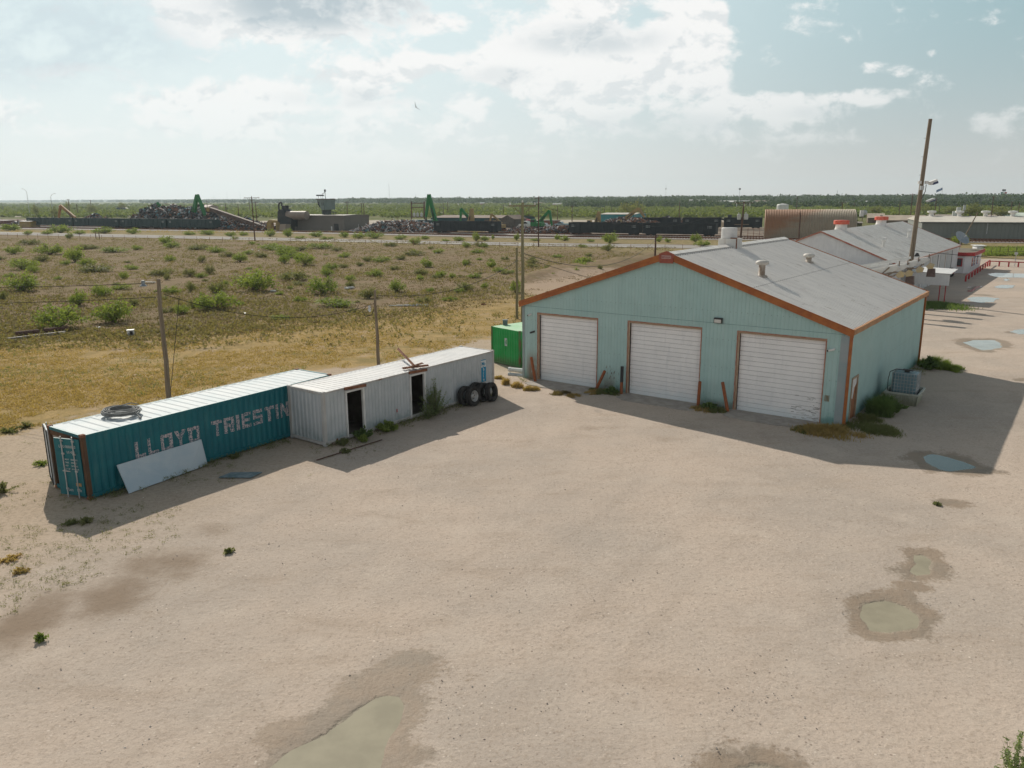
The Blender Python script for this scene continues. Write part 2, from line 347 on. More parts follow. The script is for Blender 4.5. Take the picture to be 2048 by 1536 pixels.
nx, ny = len(gx), len(gy)
me = bpy.data.meshes.new('ground'); me.vertices.add(nx*ny)
me.vertices.foreach_set('co', np.stack([X, Y, Z], -1).astype(np.float32).reshape(-1))
I = np.arange(nx*ny).reshape(ny, nx); Q = np.stack([I[:-1,:-1], I[:-1,1:], I[1:,1:], I[1:,:-1]], -1).reshape(-1)
me.loops.add(len(Q)); me.loops.foreach_set('vertex_index', Q.astype(np.int32)); me.polygons.add(len(Q)//4)
me.polygons.foreach_set('loop_start', np.arange(0, len(Q), 4, dtype=np.int32)); me.update(calc_edges=True)
me.polygons.foreach_set('use_smooth', np.ones(len(Q)//4, bool))
for k, a in atts.items():
    at = me.attributes.new(k, 'FLOAT', 'POINT'); at.data.foreach_set('value', a.astype(np.float32).reshape(-1))
def ground_material():
    m = bpy.data.materials.new('ground_soil'); m.use_nodes = True; t = NT(m.node_tree); b = t.n['Principled BSDF']
    pos = t.new('ShaderNodeNewGeometry').outputs['Position']
    A = lambda k: t.new('ShaderNodeAttribute', attribute_name=k).outputs['Fac']
    nA = t.noise(pos, .12, 5, .6); nB = t.noise(pos, .9, 6, .65); nC = t.noise(pos, 7, 5, .65); nD = t.noise(pos, 45, 3, .6)
    st = t.noise(t.vmul(pos, (.35, .9, 1)), .8, 6, .6, dist=.4)
    # gravel yard
    g = t.mix(t.ss(nA, .35, .65), (.525,.43,.355), (.44,.375,.32)); g = t.mix(t.math('MULTIPLY', t.ss(nB, .5, .75), .5), g, (.53,.45,.375))
    g = t.mix(t.math('MULTIPLY', t.ss(st, .5, .72), .35), g, (.35,.27,.205)); g = t.mix(t.math('MULTIPLY', t.ss(nC, .5, .68), .5), g, (.335,.265,.21))
    vo = t.new('ShaderNodeTexVoronoi'); vo.inputs['Scale'].default_value = 13; t.l.new(pos, vo.inputs['Vector'])
    sc = t.new('ShaderNodeSeparateColor'); t.l.new(vo.outputs['Color'], sc.inputs[0])
    stone = t.math('MULTIPLY', t.math('GREATER_THAN', sc.outputs[0], .72), t.math('LESS_THAN', vo.outputs['Distance'], .36))
    patch = t.ss(t.noise(pos, .45, 4, .6), .46, .62)
    g = t.mix(t.math('MULTIPLY', stone, t.math('ADD', t.math('MULTIPLY', patch, .6), .30)), g, t.mix(sc.outputs[1], (.72,.62,.53), (.22,.17,.14)))
    g = t.mix(t.math('MULTIPLY', t.ss(nD, .55, .7), .25), g, (.26,.2,.165))
    vb = t.new('ShaderNodeTexVoronoi'); vb.inputs['Scale'].default_value = 4.2; t.l.new(pos, vb.inputs['Vector'])
    sb = t.new('ShaderNodeSeparateColor'); t.l.new(vb.outputs['Color'], sb.inputs[0])
    big = t.math('MULTIPLY', t.math('GREATER_THAN', sb.outputs[0], .93), t.math('LESS_THAN', t.math('ADD', vb.outputs['Distance'], t.math('MULTIPLY', nC, .15)), .19))
    g = t.mix(t.math('MULTIPLY', big, .8), g, t.mix(t.math('GREATER_THAN', sb.outputs[1], .6), (.68,.60,.51), (.13,.105,.09)))
    g = t.mix(t.math('MULTIPLY', t.ss(t.noise(pos, .38, 7, .68), .50, .66), .40), g, (.56,.475,.40))
    g = t.mix(t.math('MULTIPLY', t.ss(t.noise(pos, 2.6, 5, .7), .52, .7), .30), g, (.34,.275,.22))
    g = t.mix(t.math('MULTIPLY', t.math('MULTIPLY', A('a_track'), t.ss(nB, .35, .62)), .22), g, (.31,.245,.195))
    ng = t.noise(pos, 19, 4, .75); g = t.mix(t.math('MULTIPLY', t.ss(ng, .52, .66), .42), g, (.27,.21,.165)); g = t.mix(t.math('MULTIPLY', t.ss(ng, .47, .36), .0), g, g)
    g = t.mix(t.math('MULTIPLY', t.ss(t.noise(t.vmul(pos, (1, 1, 1)), 11, 5, .72), .55, .68), .42), g, (.64,.545,.46))
    # browner, dirtier soil towards the containers and dark trampled stains
    px_ = t.new('ShaderNodeSeparateXYZ'); t.l.new(pos, px_.inputs[0])
    left = t.ss(t.math('ADD', t.math('ADD', px_.outputs[0], t.math('MULTIPLY', px_.outputs[1], -.55)), t.math('MULTIPLY', nB, 5.)), -20., -29.)
    g = t.mix(t.math('MULTIPLY', left, .6), g, t.mix(t.ss(nC, .4, .65), (.47,.36,.25), (.34,.26,.18)))
    g = t.mix(t.math('MULTIPLY', t.ss(t.math('ADD', A('a_stain'), t.math('MULTIPLY', t.math('SUBTRACT', nB, .5), .9)), .22, .85), .8), g, (.235,.175,.125))
    # scrub field
    f = t.mix(t.ss(nB, .35, .65), (.265,.195,.125), (.21,.155,.098)); f = t.mix(t.math('MULTIPLY', t.ss(nC, .5, .7), .6), f, (.105,.08,.055))
    f = t.mix(t.math('MULTIPLY', t.ss(t.noise(pos, .22, 7, .7), .46, .60), .5), f, (.165,.145,.065))
    f = t.mix(t.math('MULTIPLY', t.ss(t.noise(pos, .5, 7, .75), .56, .68), .55), f, (.27,.205,.145))
    # dry straw grass
    s = t.mix(t.ss(nB, .38, .62), (.43,.30,.14), (.33,.24,.11)); s = t.mix(t.math('MULTIPLY', t.ss(nC, .45, .65), .6), s, (.225,.17,.08))
    s = t.mix(t.math('MULTIPLY', t.ss(t.noise(pos, .3, 6, .7), .55, .68), .8), s, (.44,.33,.235))
    s = t.mix(t.math('MULTIPLY', t.ss(t.noise(t.vmul(pos, (.4,1,1)), .35, 6, .7), .52, .66), .6), s, (.19,.165,.07))
    # far green plain and yard of the scrap dealer
    p = t.mix(t.ss(t.noise(pos, .02, 6, .65), .35, .65), (.125,.145,.055), (.185,.175,.085)); p = t.mix(t.math('MULTIPLY', t.ss(t.noise(pos, .15, 5, .6), .5, .7), .6), p, (.07,.085,.035))
    dist = t.math('ADD', t.math('MULTIPLY', px_.outputs[0], .46), t.math('MULTIPLY', px_.outputs[1], .888))   # distance across the rails
    col = t.mix(t.ss(t.math('ADD', A('a_grass'), t.math('MULTIPLY', t.math('SUBTRACT', t.noise(pos, .16, 6, .7), .5), 26.)), -9., 5.), f, s)
    edge = t.math('ADD', A('a_dirt'), t.math('MULTIPLY', t.math('SUBTRACT', nB, .5), 7.)); col = t.mix(t.math('MULTIPLY', t.ss(edge, -.5, 1.5), .8), col, t.mix(t.ss(nC, .4, .6), (.46,.35,.27), (.36,.27,.2)))
    verge = t.ss(dist, 150., 162.); vg = t.mix(t.ss(nB, .4, .62), (.33,.25,.14), (.2,.185,.08)); col = t.mix(t.math('MULTIPLY', verge, .75), col, vg)
    scrap = t.ss(dist, 216., 219.); sg = t.mix(t.ss(t.noise(pos, .3, 6, .7), .4, .62), (.17,.135,.11), (.30,.25,.205)); col = t.mix(scrap, col, sg)
    far = t.ss(t.math('ADD', dist, t.math('MULTIPLY', nA, 30.)), 305., 325.); col = t.mix(far, col, p)
    ya = t.math('ADD', A('a_yard'), t.math('MULTIPLY', t.math('SUBTRACT', nB, .5), 5.5))
    ya = t.math('ADD', ya, t.math('MULTIPLY', t.math('SUBTRACT', nC, .5), 2.))
    col = t.mix(t.ss(ya, -.5, .9), col, g)
    # damp soil round the puddles, silt in them
    wt = t.math('ADD', A('a_wet'), t.math('MULTIPLY', t.math('SUBTRACT', nC, .5), 1.0)); wf = t.ss(wt, .20, .62)
    col = t.mix(t.math('MULTIPLY', wf, .72), col, t.mix(t.ss(nB, .42, .6), (.235,.165,.105), (.185,.14,.095)))
    mf = t.ss(t.math('ADD', A('a_mud'), t.math('MULTIPLY', t.math('SUBTRACT', nC, .5), .3)), -.04, .12); col = t.mix(mf, col, t.mix(nB, (.29,.245,.18), (.34,.29,.22)))
    t.set(b.inputs['Base Color'], col)
    t.set(b.inputs['Roughness'], t.math('SUBTRACT', .95, t.math('MULTIPLY', wf, .25))); t.set(b.inputs['Specular IOR Level'], t.math('ADD', .02, t.math('MULTIPLY', wf, .3)))
    h = t.math('ADD', t.math('MULTIPLY', nC, .5), t.math('MULTIPLY', nD, .16)); h = t.math('ADD', h, t.math('MULTIPLY', stone, .25)); h = t.math('ADD', h, t.math('MULTIPLY', nB, .5))
    h = t.math('MULTIPLY', h, t.math('SUBTRACT', 1., mf))
    bn = t.new('ShaderNodeBump'); bn.inputs['Strength'].default_value = .8; bn.inputs['Distance'].default_value = .055; t.l.new(h, bn.inputs['Height']); t.l.new(bn.outputs[0], b.inputs['Normal'])
    return m
me.materials.append(ground_material()); tag(link('ground', me), kind='structure')
def water_mat(name, c, rough, murk):
    m = bpy.data.materials.new(name); m.use_nodes = True; t = NT(m.node_tree); b = t.n['Principled BSDF']
    pos = t.new('ShaderNodeNewGeometry').outputs['Position']
    t.set(b.inputs['Base Color'], t.mix(t.ss(t.noise(pos, 1.1, 5, .6), .35, .65), c, tuple(k*murk for k in c))); b.inputs['Roughness'].default_value = rough; b.inputs['Specular IOR Level'].default_value = .5 if rough < .1 else .06
    bn = t.new('ShaderNodeBump'); bn.inputs['Strength'].default_value = .08; bn.inputs['Distance'].default_value = .01; t.l.new(t.noise(pos, 5, 3, .5), bn.inputs['Height']); t.l.new(bn.outputs[0], b.inputs['Normal']); return m
W_MUD = water_mat('muddy_water', (.34,.305,.225), .6, .85); W_CLEAR = water_mat('clear_puddle_water', (.10,.095,.08), .03, .7); W_SILT = water_mat('silty_puddle_water', (.42,.41,.37), .04, .85)
def sheet(name, pts, z, m, grow=0.):
    c = Vector((sum(p[0] for p in pts)/len(pts), sum(p[1] for p in pts)/len(pts)))
    b = MB(); b.add([(c.x+(p[0]-c.x)*(1+grow), c.y+(p[1]-c.y)*(1+grow), z) for p in pts], [tuple(range(len(pts)))])
    o = b.build(name, m); tag(o, kind='structure'); return o
for k, pl in PUD.items():
    None if k == 'bottom' else sheet('puddle', PP(pl), -.037, W_MUD if 'muddy' in k else (W_SILT if k == 'bright' else W_CLEAR), .35)
def ragged(pts, amp, seed, n=6):
    out = []
    for i in range(len(pts)):
        a, b = Vector(pts[i]), Vector(pts[(i+1) % len(pts)]); nrm = Vector((-(b-a).y, (b-a).x)).normalized()
        for j in range(n):
            p = a.lerp(b, j/n); out.append(p+nrm*amp*(mnoise.noise(Vector((p.x*1.3, p.y*1.3, seed)))+.5*mnoise.noise(Vector((p.x*4, p.y*4, seed)))))
    return out
for i, pl in enumerate([[(1976,548),(1990,546),(2090,548),(2120,552),(2070,556),(2000,555),(1985,552)], [(1990,573),(2005,570),(2030,571),(2024,576),(2008,577),(1995,576)],
      [(1932,597),(1942,594),(1970,594),(1998,597),(1985,604),(1962,606),(1942,603)], [(1935,575),(1945,572),(1963,573),(1955,577),(1943,584),(1932,583),(1941,579)],
      [(2022,664),(2035,659),(2070,660),(2080,668),(2040,669)], [(2006,559),(2014,557),(2020,560),(2012,562)]]):
    sheet('puddle', ragged(PP(pl), .35, i), .012+.002*i, W_SILT)
# road, railway
def band(name, L0, L1, z, m, kind='structure'):
    b = MB(); n = len(L0); vs = [(p[0], p[1], z) for p in L0]+[(p[0], p[1], z) for p in L1]
    b.add(vs, [(i, i+1, n+i+1, n+i) for i in range(n-1)]); return tag(b.build(name, m), kind=kind)
ASPH = mat('pale_old_asphalt', (.33,.305,.275), (.27,.25,.23), .15, .95, bump=.2)
BALL = mat('track_ballast', (.30,.26,.23), (.20,.17,.15), .6, .95, bump=.8, bsc=12)
def ext(p, q, k): p, q = Vector(p), Vector(q); return tuple(p+(p-q)*k)
def poly(px, pre=3., post=2.5):
    P = [tuple(G(*p)[:2]) for p in px]; return [ext(P[0], P[1], pre)]+P+[ext(P[-1], P[-2], post)]
ROAD_N = poly([(0,469.5),(360,477),(700,484.5),(1040,492),(1400,497.5)]); ROAD_F = poly([(0,464),(360,471.5),(700,478.5),(1040,485.5),(1400,490.5)])
band('road', ROAD_N, ROAD_F, .05, ASPH)
def rdir(i): return 0
BALL_N = poly([(0,458),(360,462.5),(700,469),(1040,477),(1400,480),(1950,486)]); BALL_F = poly([(0,449.5),(360,454),(700,459.5),(1040,465.5),(1400,471),(1950,478.5)])
band('railway_bed', BALL_N, BALL_F, .10, BALL)
def rails(name, line, label):
    t = thing(name, label, 'railway track')
    P = [Vector((p[0], p[1], 0)) for p in line]; sl = MB(); ra = [MB(), MB()]
    for a, b in zip(P[:-1], P[1:]):
        d = (b-a).normalized(); nn = Vector((-d.y, d.x, 0)); L = (b-a).length
        for k, s in enumerate((-.75, .75)): ra[k].beam(a+nn*s+Vector((0,0,.32)), b+nn*s+Vector((0,0,.32)), .09, .17)
        if L < 900:
            for i in range(int(L/.75)):
                c = a+d*(i*.75); sl.beam(c-nn*1.3+Vector((0,0,.17)), c+nn*1.3+Vector((0,0,.17)), .24, .15)
    for r in ra: r.build('rail', RUST, t)
    sl.build('sleepers', WOODR, t)
    return t
rails('railway_track', poly([(0,455.5),(360,460),(700,466),(1040,473.5),(1400,477.5),(1950,484)], .6, .8), 'rusty railway track nearer to the paved road')
rails('railway_track', poly([(0,451.5),(360,456),(700,461.5),(1040,468),(1400,473.5),(1950,480.5)], .6, .8), 'rusty railway track on the far side next to the scrapyard')
for i, (a, b) in enumerate([([(-60,429),(130,430),(330,437),(430,440)], [(-60,426.5),(130,427),(330,434),(430,437.5)]), ([(330,423),(505,423)], [(330,421.5),(505,421.5)]), ([(-60,434),(60,434)],[(-60,432.5),(60,432.5)]),
                     ([(520,448),(700,449),(880,447),(1040,446),(1200,447),(1500,446)], [(520,442),(700,441),(880,440),(1040,440),(1200,440),(1500,441)])]):
    band('dirt_track', [G(*p)[:2] for p in a], [G(*p)[:2] for p in b], .06+.01*i, mat('pale_dirt_track', (.40,.34,.27), (.30,.25,.19), .1, .95))
# ------------------------------------------------------------------ corrugated sheet helpers
def trap(L, pitch, depth, u0=0.):
    """container corrugation: outer flats at 0, inner flats at +depth"""
    n = max(1, round(L/pitch)); p = L/n; b = []
    for i in range(n): b += [(u0+i*p, 0), (u0+i*p+.26*p, 0), (u0+i*p+.5*p, depth), (u0+i*p+.76*p, depth)]
    b.append((u0+L, 0)); return b
def ribs(L, pitch, wd, h, u0=0.):
    """flat sheet with raised ribs standing h proud (towards -)"""
    n = max(1, round(L/pitch)); p = L/n; b = [(u0, 0)]
    for i in range(n): c = u0+(i+.5)*p; b += [(c-wd/2-.008, 0), (c-wd/2+.008, -h), (c+wd/2-.008, -h), (c+wd/2+.008, 0)]
    b.append((u0+L, 0)); return b
def pf(b):
    us = [k[0] for k in b]; ds = [k[1] for k in b]
    return lambda u: float(np.interp(u, us, ds))
def sheetwall(mb, b, top, mapf, openings=(), z0=0.):
    f = pf(b); us = sorted(set([round(k[0], 5) for k in b]+[round(e, 5) for o in openings for e in o[:2]]))
    us = [u for u in us if b[0][0]-1e-4 <= u <= b[-1][0]+1e-4]
    for a, c in zip(us[:-1], us[1:]):
        mid = (a+c)/2; segs = [(z0, None)]
        for (o0, o1, oz0, oz1) in openings:
            if o0 < mid < o1:
                ns = []
                for s0, s1 in segs:
                    if oz0 > s0: ns.append((s0, oz0))
                    ns.append((oz1, s1))
                segs = ns
        for s0, s1 in segs:
            ta, tc = (top(a), top(c)) if s1 is None else (s1, s1)
            mb.add([mapf(a, f(a), s0), mapf(c, f(c), s0), mapf(c, f(c), tc), mapf(a, f(a), ta)], [(0, 1, 2, 3)])
    return mb
def clip_u(pl, a, c):
    for lim, sg in ((a, 1), (c, -1)):
        out = []
        for i in range(len(pl)):
            p, q = pl[i], pl[(i+1) % len(pl)]; ip, iq = (p[0]-lim)*sg >= 0, (q[0]-lim)*sg >= 0
            if ip: out.append(p)
            if ip != iq: t = (lim-p[0])/(q[0]-p[0]); out.append((lim, p[1]+t*(q[1]-p[1])))
        pl = out
        if len(pl) < 3: return []
    return pl
def conform(mb, pl, b, mapf, off=.005):
    f = pf(b); us = [k[0] for k in b]
    for a, c in zip(us[:-1], us[1:]):
        q = clip_u(pl, a, c)
        if len(q) >= 3: mb.add([mapf(u, f(u)-off, z) for u, z in q], [tuple(range(len(q)))])
def R(x0, y0, x1, y1): return [(x0, y0), (x1, y0), (x1, y1), (x0, y1)]
GL = {'L': [R(0,0,.3,1), R(.3,0,1,.22)], 'O': [R(0,0,.28,1), R(.72,0,1,1), R(.28,0,.72,.22), R(.28,.78,.72,1)],
      'Y': [R(.36,0,.64,.5), [(0,1),(.36,.42),(.64,.42),(.3,1)], [(.7,1),(.42,.5),(.64,.42),(1,1)]], 'D': [R(.06,0,.34,1), R(.72,0,1,1), R(.34,0,.72,.22), R(.34,.78,.72,1), R(0,.8,.06,1)],
      'T': [R(.36,0,.66,.78), R(0,.78,1,1)], 'R': [R(0,0,.28,1), R(.7,.42,1,1), R(.28,.78,.7,1), R(.28,.4,.7,.6), [(.62,0),(1,0),(.86,.42),(.5,.42)]],
      'I': [R(0,0,1,1)], 'E': [R(0,0,.3,1), R(.3,0,1,.22), R(.3,.4,.86,.6), R(.3,.78,1,1)],
      'S': [R(0,0,1,.22), R(0,.4,1,.6), R(0,.78,1,1), R(.7,.22,1,.4), R(0,.6,.3,.78)], 'N': [R(0,0,.26,1), R(.74,0,1,1), [(.26,1),(.26,.6),(.74,0),(.74,.4)]]}
def text3d(s, size, m, parent, loc, rot, name='lettering', ext=.003, align='LEFT', sx=1., label=None):
    cu = bpy.data.curves.new(name, 'FONT'); cu.body = s; cu.size = size; cu.extrude = ext; cu.align_x = align; cu.resolution_u = 2; cu.offset = size*.012
    to = bpy.data.objects.new(name, cu); me = bpy.data.meshes.new_from_object(to)
    bpy.data.objects.remove(to); me.materials.clear(); me.materials.append(m)
    o = link(name, me, parent); o.location = loc; o.rotation_euler = rot; o.scale = (sx, 1, 1)
    return o
WORN = paint_mat('worn_white_lettering', (.50,.43,.43), (.42,.36,.37), (.30,.30,.31), .35, sc=5)
def worn_letters():
    m = bpy.data.materials.new('flaking_lettering_paint'); m.use_nodes = True; t = NT(m.node_tree); b = t.n['Principled BSDF']
    co = t.new('ShaderNodeTexCoord').outputs['Object']
    n = t.noise(t.vmul(co, (1, 1, 1.6)), 13, 5, .75); s3 = t.new('ShaderNodeSeparateXYZ'); t.l.new(co, s3.inputs[0])
    bx = t.math('FRACT', t.math('MULTIPLY', s3.outputs[0], 9.)); bz = t.math('FRACT', t.math('MULTIPLY', s3.outputs[2], 13.))
    gr = t.math('MAXIMUM', t.math('LESS_THAN', bx, .22), t.math('LESS_THAN', bz, .20)); f = t.math('MAXIMUM', t.ss(n, .50, .58), t.math('MULTIPLY', gr, t.ss(n, .38, .52)))
    t.set(b.inputs['Base Color'], t.mix(f, (.56,.47,.48), (.03,.13,.16))); b.inputs['Roughness'].default_value = .8
    return m
FLAKE = worn_letters()
TEAL = paint_mat('teal_container_paint', (.008,.125,.155), (.012,.155,.18), (.06,.17,.175), .0, rough=.55, chips=.05)
TEALR = paint_mat('rusty_teal_post', (.10,.055,.035), (.15,.08,.04), (.03,.10,.11), .5, rough=.8)
TROOF = paint_mat('chalky_container_roof', (.60,.63,.64), (.52,.58,.60), (.66,.66,.65), .12, streak=(.3,.3,.3), rough=.7, rustc=(.30,.17,.11))
WCON = paint_mat('greyed_white_container', (.50,.52,.53), (.42,.45,.46), (.34,.36,.37), .2, rough=.6, dirt=(.24,.29,.29))
WROOF = paint_mat('white_container_roof', (.68,.67,.66), (.60,.60,.60), (.52,.50,.48), .1, streak=(.3,.3,.3), rough=.65, rustc=(.38,.24,.17))
WPOST = paint_mat('rust_streaked_white_post', (.50,.49,.47), (.40,.38,.36), (.34,.24,.17), .55, rough=.7)
GRN = paint_mat('green_container_paint', (.012,.27,.06), (.02,.33,.085), (.06,.33,.12), .06, rough=.5, dirt=(.10,.12,.06))
GRNR = paint_mat('faded_green_roof', (.32,.55,.33), (.42,.60,.42), (.5,.6,.5), .2, rough=.7)
# ------------------------------------------------------------------ shipping containers
def container(name, label, cat, loc, rz, L, Wd, H, mside, mroof, mframe, fpitch, fdepth, openings=(), doors_open=False, roofp=.55):
    t = thing(name, label, cat, loc, rz); zb = .12
    bF = trap(L-.3, fpitch, fdepth, .15)
    f = MB(); sheetwall(f, bF, lambda u: H-.08, lambda u, d, z: (u, .03+d, z), openings, zb); f.build('side_panel', mside, t)
    f = MB(); sheetwall(f, trap(L-.3, .28, .036, .15), lambda u: H-.08, lambda u, d, z: (u, Wd-.03-d, z), (), zb); f.build('side_panel', mside, t)
    if not doors_open:
        f = MB(); sheetwall(f, trap(Wd-.3, .28, .04, .15), lambda u: H-.08, lambda u, d, z: (.03+d, u, z), (), zb); f.build('end_panel', mside, t)
    f = MB(); sheetwall(f, trap(Wd-.3, .28, .04, .15), lambda u: H-.08, lambda u, d, z: (L-.03-d, u, z), (), zb); f.build('end_panel', mside, t)
    # roof: cross corrugations stopping short of the edges
    b = [(.0, 0), (.35, 0)]; n = int((L-.7)/roofp); p = (L-.7)/n
    for i in range(n): u = .35+i*p; b += [(u+p*.3, 0), (u+p*.42, -.022), (u+p*.88, -.022), (u+p, 0)]
    b.append((L, 0)); f = MB(); fp = pf(b); us = [k[0] for k in b]
    for a, c in zip(us[:-1], us[1:]):
        ys = [0.02, .13, .19, Wd-.19, Wd-.13, Wd-.02]; ks = [0, 0, 1, 1, 0, 0]
        for j in range(5): f.add([(a, ys[j], H-.03+fp(a)*ks[j]), (c, ys[j], H-.03+fp(c)*ks[j]), (c, ys[j+1], H-.03+fp(c)*ks[j+1]), (a, ys[j+1], H-.03+fp(a)*ks[j+1])], [(0, 1, 2, 3)])
    f.build('roof', mroof, t)
    f = MB(); f.box((.05, .05, .1), (L-.05, Wd-.05, .16)); f.build('floor', INSIDE, t)
    f = MB()
    for y in (.035, Wd-.035):
        f.beam((.1, y, .13), (L-.1, y, .13), .07, .16); f.beam((.1, y, H-.06), (L-.1, y, H-.06), .06, .075)
    for x in (.05, L-.05): f.beam((x, .1, H-.07), (x, Wd-.1, H-.07), .1, .12); f.beam((x, .1, .12), (x, Wd-.1, .12), .1, .14)
    f.build('rails', mside if mside is not WCON else WPOST, t)
    for x in (.075, L-.075):
        for y in (.075, Wd-.075):
            f = MB(); f.box((x-.075, y-.075, .12), (x+.075, y+.075, H-.1)); po = f.build('corner_post', mframe, t)
            for z_, z2_ in ((0, .119), (H-.099, H+.012)): f = MB(); f.box((x-.09, y-.085, z_), (x+.09, y+.085, z2_)); f.build('corner_casting', RUST if mframe is not WPOST else mframe, po, bevel=.012)
    return t, bF
TL, TW, TH = 12.192, 2.438, 2.49
teal, bT = container('shipping_container', 'long teal shipping container with flaking white letters and one door open', 'shipping container', (-15.584, 27.514, 0), .9775, TL, TW, TH, TEAL, TROOF, TEALR, .28, .036, doors_open=True, roofp=.42)
x = 1.98
widths = [('L',.46),('L',.50),('O',.58),('Y',.55),('D',.60),(' ',.42),('T',.55),('R',.58),('I',.20),('E',.54),('S',.58),('T',.58),('I',.17),('N',.55),('O',.55)]
for chh, wd in widths:
    if chh != ' ':
        f = MB()
        for pl in GL[chh]: conform(f, [(x+u*wd*.9, 1.03+v*.68) for u, v in pl], bT, lambda u, d, z: (u, .03+d, z), .006)
        f.build('painted_letter', FLAKE, teal)
    x += (wd+.115)*.9
def cdoor(parent, w_, m, name, loc, rz, label=None, inner=True):
    d = MB(); d.box((0, -.025, 0), (w_, .025, 2.17))
    for z in (.35, 1.05, 1.65): d.box((.08, -.04, z), (w_-.08, -.0255, z+.04))
    o = d.build(name, m, parent); o.location = loc; o.rotation_euler = (0, 0, rz)
    if label: o['label'] = label
    k = MB()
    for x_ in (w_*.33, w_*.78):
        k.cyl((x_, -.065, -.08), (x_, -.065, 2.27), .021, n=8)
        for z in (.25, .95, 1.6, 2.1): k.cbox((x_, -.045, z), (.11, .035, .06))
    k.cbox((w_*.33+.1, -.09, .95), (.34, .02, .035)); k.build('locking_bars', STEEL, o)
    g = MB(); g.box((0, .026, 0), (.05, .06, 2.17)); g.box((w_-.05, .026, 0), (w_, .06, 2.17)); g.box((.05, .026, 2.12), (w_-.05, .06, 2.17)); g.box((.05, .026, 0), (w_-.05, .06, .05)); g.build('rubber_seal', RUBBER, o)
    return o
# door leaves: closed one near the front corner (outside faces -x), open one swung back round its hinge
dr = cdoor(teal, 1.12, TEAL, 'door', (-.02-1.12*math.sin(rad(18)), .16+1.12*math.cos(rad(18)), .14), -(math.pi/2-rad(18)), 'teal door standing slightly ajar, with faded container codes')
LW = mat('faded_white_code_paint', (.55,.55,.54), (.30,.40,.42), 9, .8)
for s_, sz, lx, lz in [('LTIU 8000083', .15, .22, 1.83), ('US 4261', .13, .55, 1.63), ('MGW', .085, .42, 1.36), ('30480 KG', .085, .68, 1.36), ('TARE', .085, .42, 1.24), ('3780 KG', .085, .68, 1.24), ('NET', .085, .42, 1.12), ('26700 KG', .085, .68, 1.12),
                       ('CU.CAP', .085, .36, 1.0), ('67.6 CU.M', .085, .68, 1.0), ('EXES', .12, .40, .16), ('USM', .12, .80, .16)]:
    text3d(s_, sz, LW, dr, (lx, -.047, lz), (math.pi/2, 0, 0), 'code_lettering', .002, sx=.86)
f = MB(); f.box((.78, -.05, .38), (1.02, -.041, .50)); f.build('approval_plate', mat('tan_plate', (.45,.30,.12), (.35,.2,.1), 8, .6), dr)
cdoor(teal, 1.16, TROOF, 'door', (-.02, TW-.04, .14), math.atan2(.935, .355), 'open door leaf swung back, pale outer face and black seal')
f = MB(); f.box((.10, .9, .17), (.14, 2.30, TH-.3)); f.build('inner_liner', mat('dusty_grey_liner', (.40,.37,.33), (.30,.27,.24), 1.2, .9), teal)
f = MB(); f.box((.02, .16, TH-.32), (.08, TW-.16, TH-.14))
for i in range(6): f.box((.0, .35+i*.32, TH-.2), (.019, .43+i*.32, TH-.15))
f.build('door_header', TEALR, teal)

wht, bW = container('office_container', 'long greyed white container with two open doorways, overlapping the teal one', 'storage container', (-8.33, 33.84, 0), .925, TL, TW, TH, WCON, WROOF, WPOST, .21, .02,
                    openings=[(1.36, 2.36, .0, 2.25), (5.52, 6.50, .0, 2.25)], roofp=.285)
for x0, x1 in ((1.36, 2.36), (5.52, 6.50)):
    f = MB(); f.box((x0-.05, -.02, .12), (x0+.02, .10, 2.29)); f.box((x1-.02, -.02, .12), (x1+.09, .10, 2.29)); f.box((x0+.021, -.02, 2.2), (x1-.021, .10, 2.29)); f.build('doorway_frame', WHITEP, wht)
    f = MB(); f.cbox(((x0+x1)/2+.03, -.03, 2.385), (x1-x0+.3, .07, .13), Matrix.Rotation(.06, 3, 'Y')); f.build('doorway_lintel', RUST, wht)
# inside partition so that the doorways look into a dim room
f = MB(); f.box((3.3, .12, .17), (3.36, TW-.1, TH-.1)); f.box((7.9, .12, .17), (7.96, TW-.1, TH-.1)); f.box((.2, TW-.16, .17), (TL-.2, TW-.12, TH-.1)); f.build('inner_partition', INSIDE, wht)
BLUE = mat('company_blue_sign', (.02,.24,.42), (.03,.29,.45), 3, .6); SW = mat('sign_white', (.68,.70,.70), None, rough=.6)
f = MB(); conform(f, R(11.08, 1.68, 11.50, 2.06), bW, lambda u, d, z: (u, .03+d, z), .006); sgn = f.build('sign_panel', SW, wht)
f = MB(); conform(f, R(11.08, .86, 11.50, 1.68), bW, lambda u, d, z: (u, .03+d, z), .007); conform(f, R(11.08, 2.06, 11.50, 2.10), bW, lambda u, d, z: (u, .03+d, z), .007); sgb = f.build('sign_panel', BLUE, wht)
text3d('Mo', .30, BLUE, sgn, (11.11, .018, 1.78), (math.pi/2, 0, 0), 'lettering', .002, sx=.8)
text3d('mobile', .055, BLUE, sgn, (11.14, .018, 1.71), (math.pi/2, 0, 0), 'lettering', .002)
for i, chh in enumerate('bile'): text3d(chh, .24, SW, sgb, (11.22, .016, 1.49-i*.19), (math.pi/2, 0, 0), 'lettering', .002)
f = MB(); f.box((4.49, .0, .60), (4.54, .02, .76)); f.build('red_mark', REDP, wht)
for x in (.35, 3.0, 6.5, 9.3):
    f = MB(); f.box((x, -.1, 0), (x+.5, .22, .11)); o = f.build('timber_block', WOOD); o.location = (-8.33, 33.84, 0); o.rotation_euler = (0, 0, .925)
    tag(o, 'low weathered timber block packed under the front edge of the white container', 'timber', 'timber blocks under the white container')
def loc_of(fr, x, y, z=0.):
    c, s = math.cos(fr[2]), math.sin(fr[2]); return Vector((fr[0]+c*x-s*y, fr[1]+s*x+c*y, z))
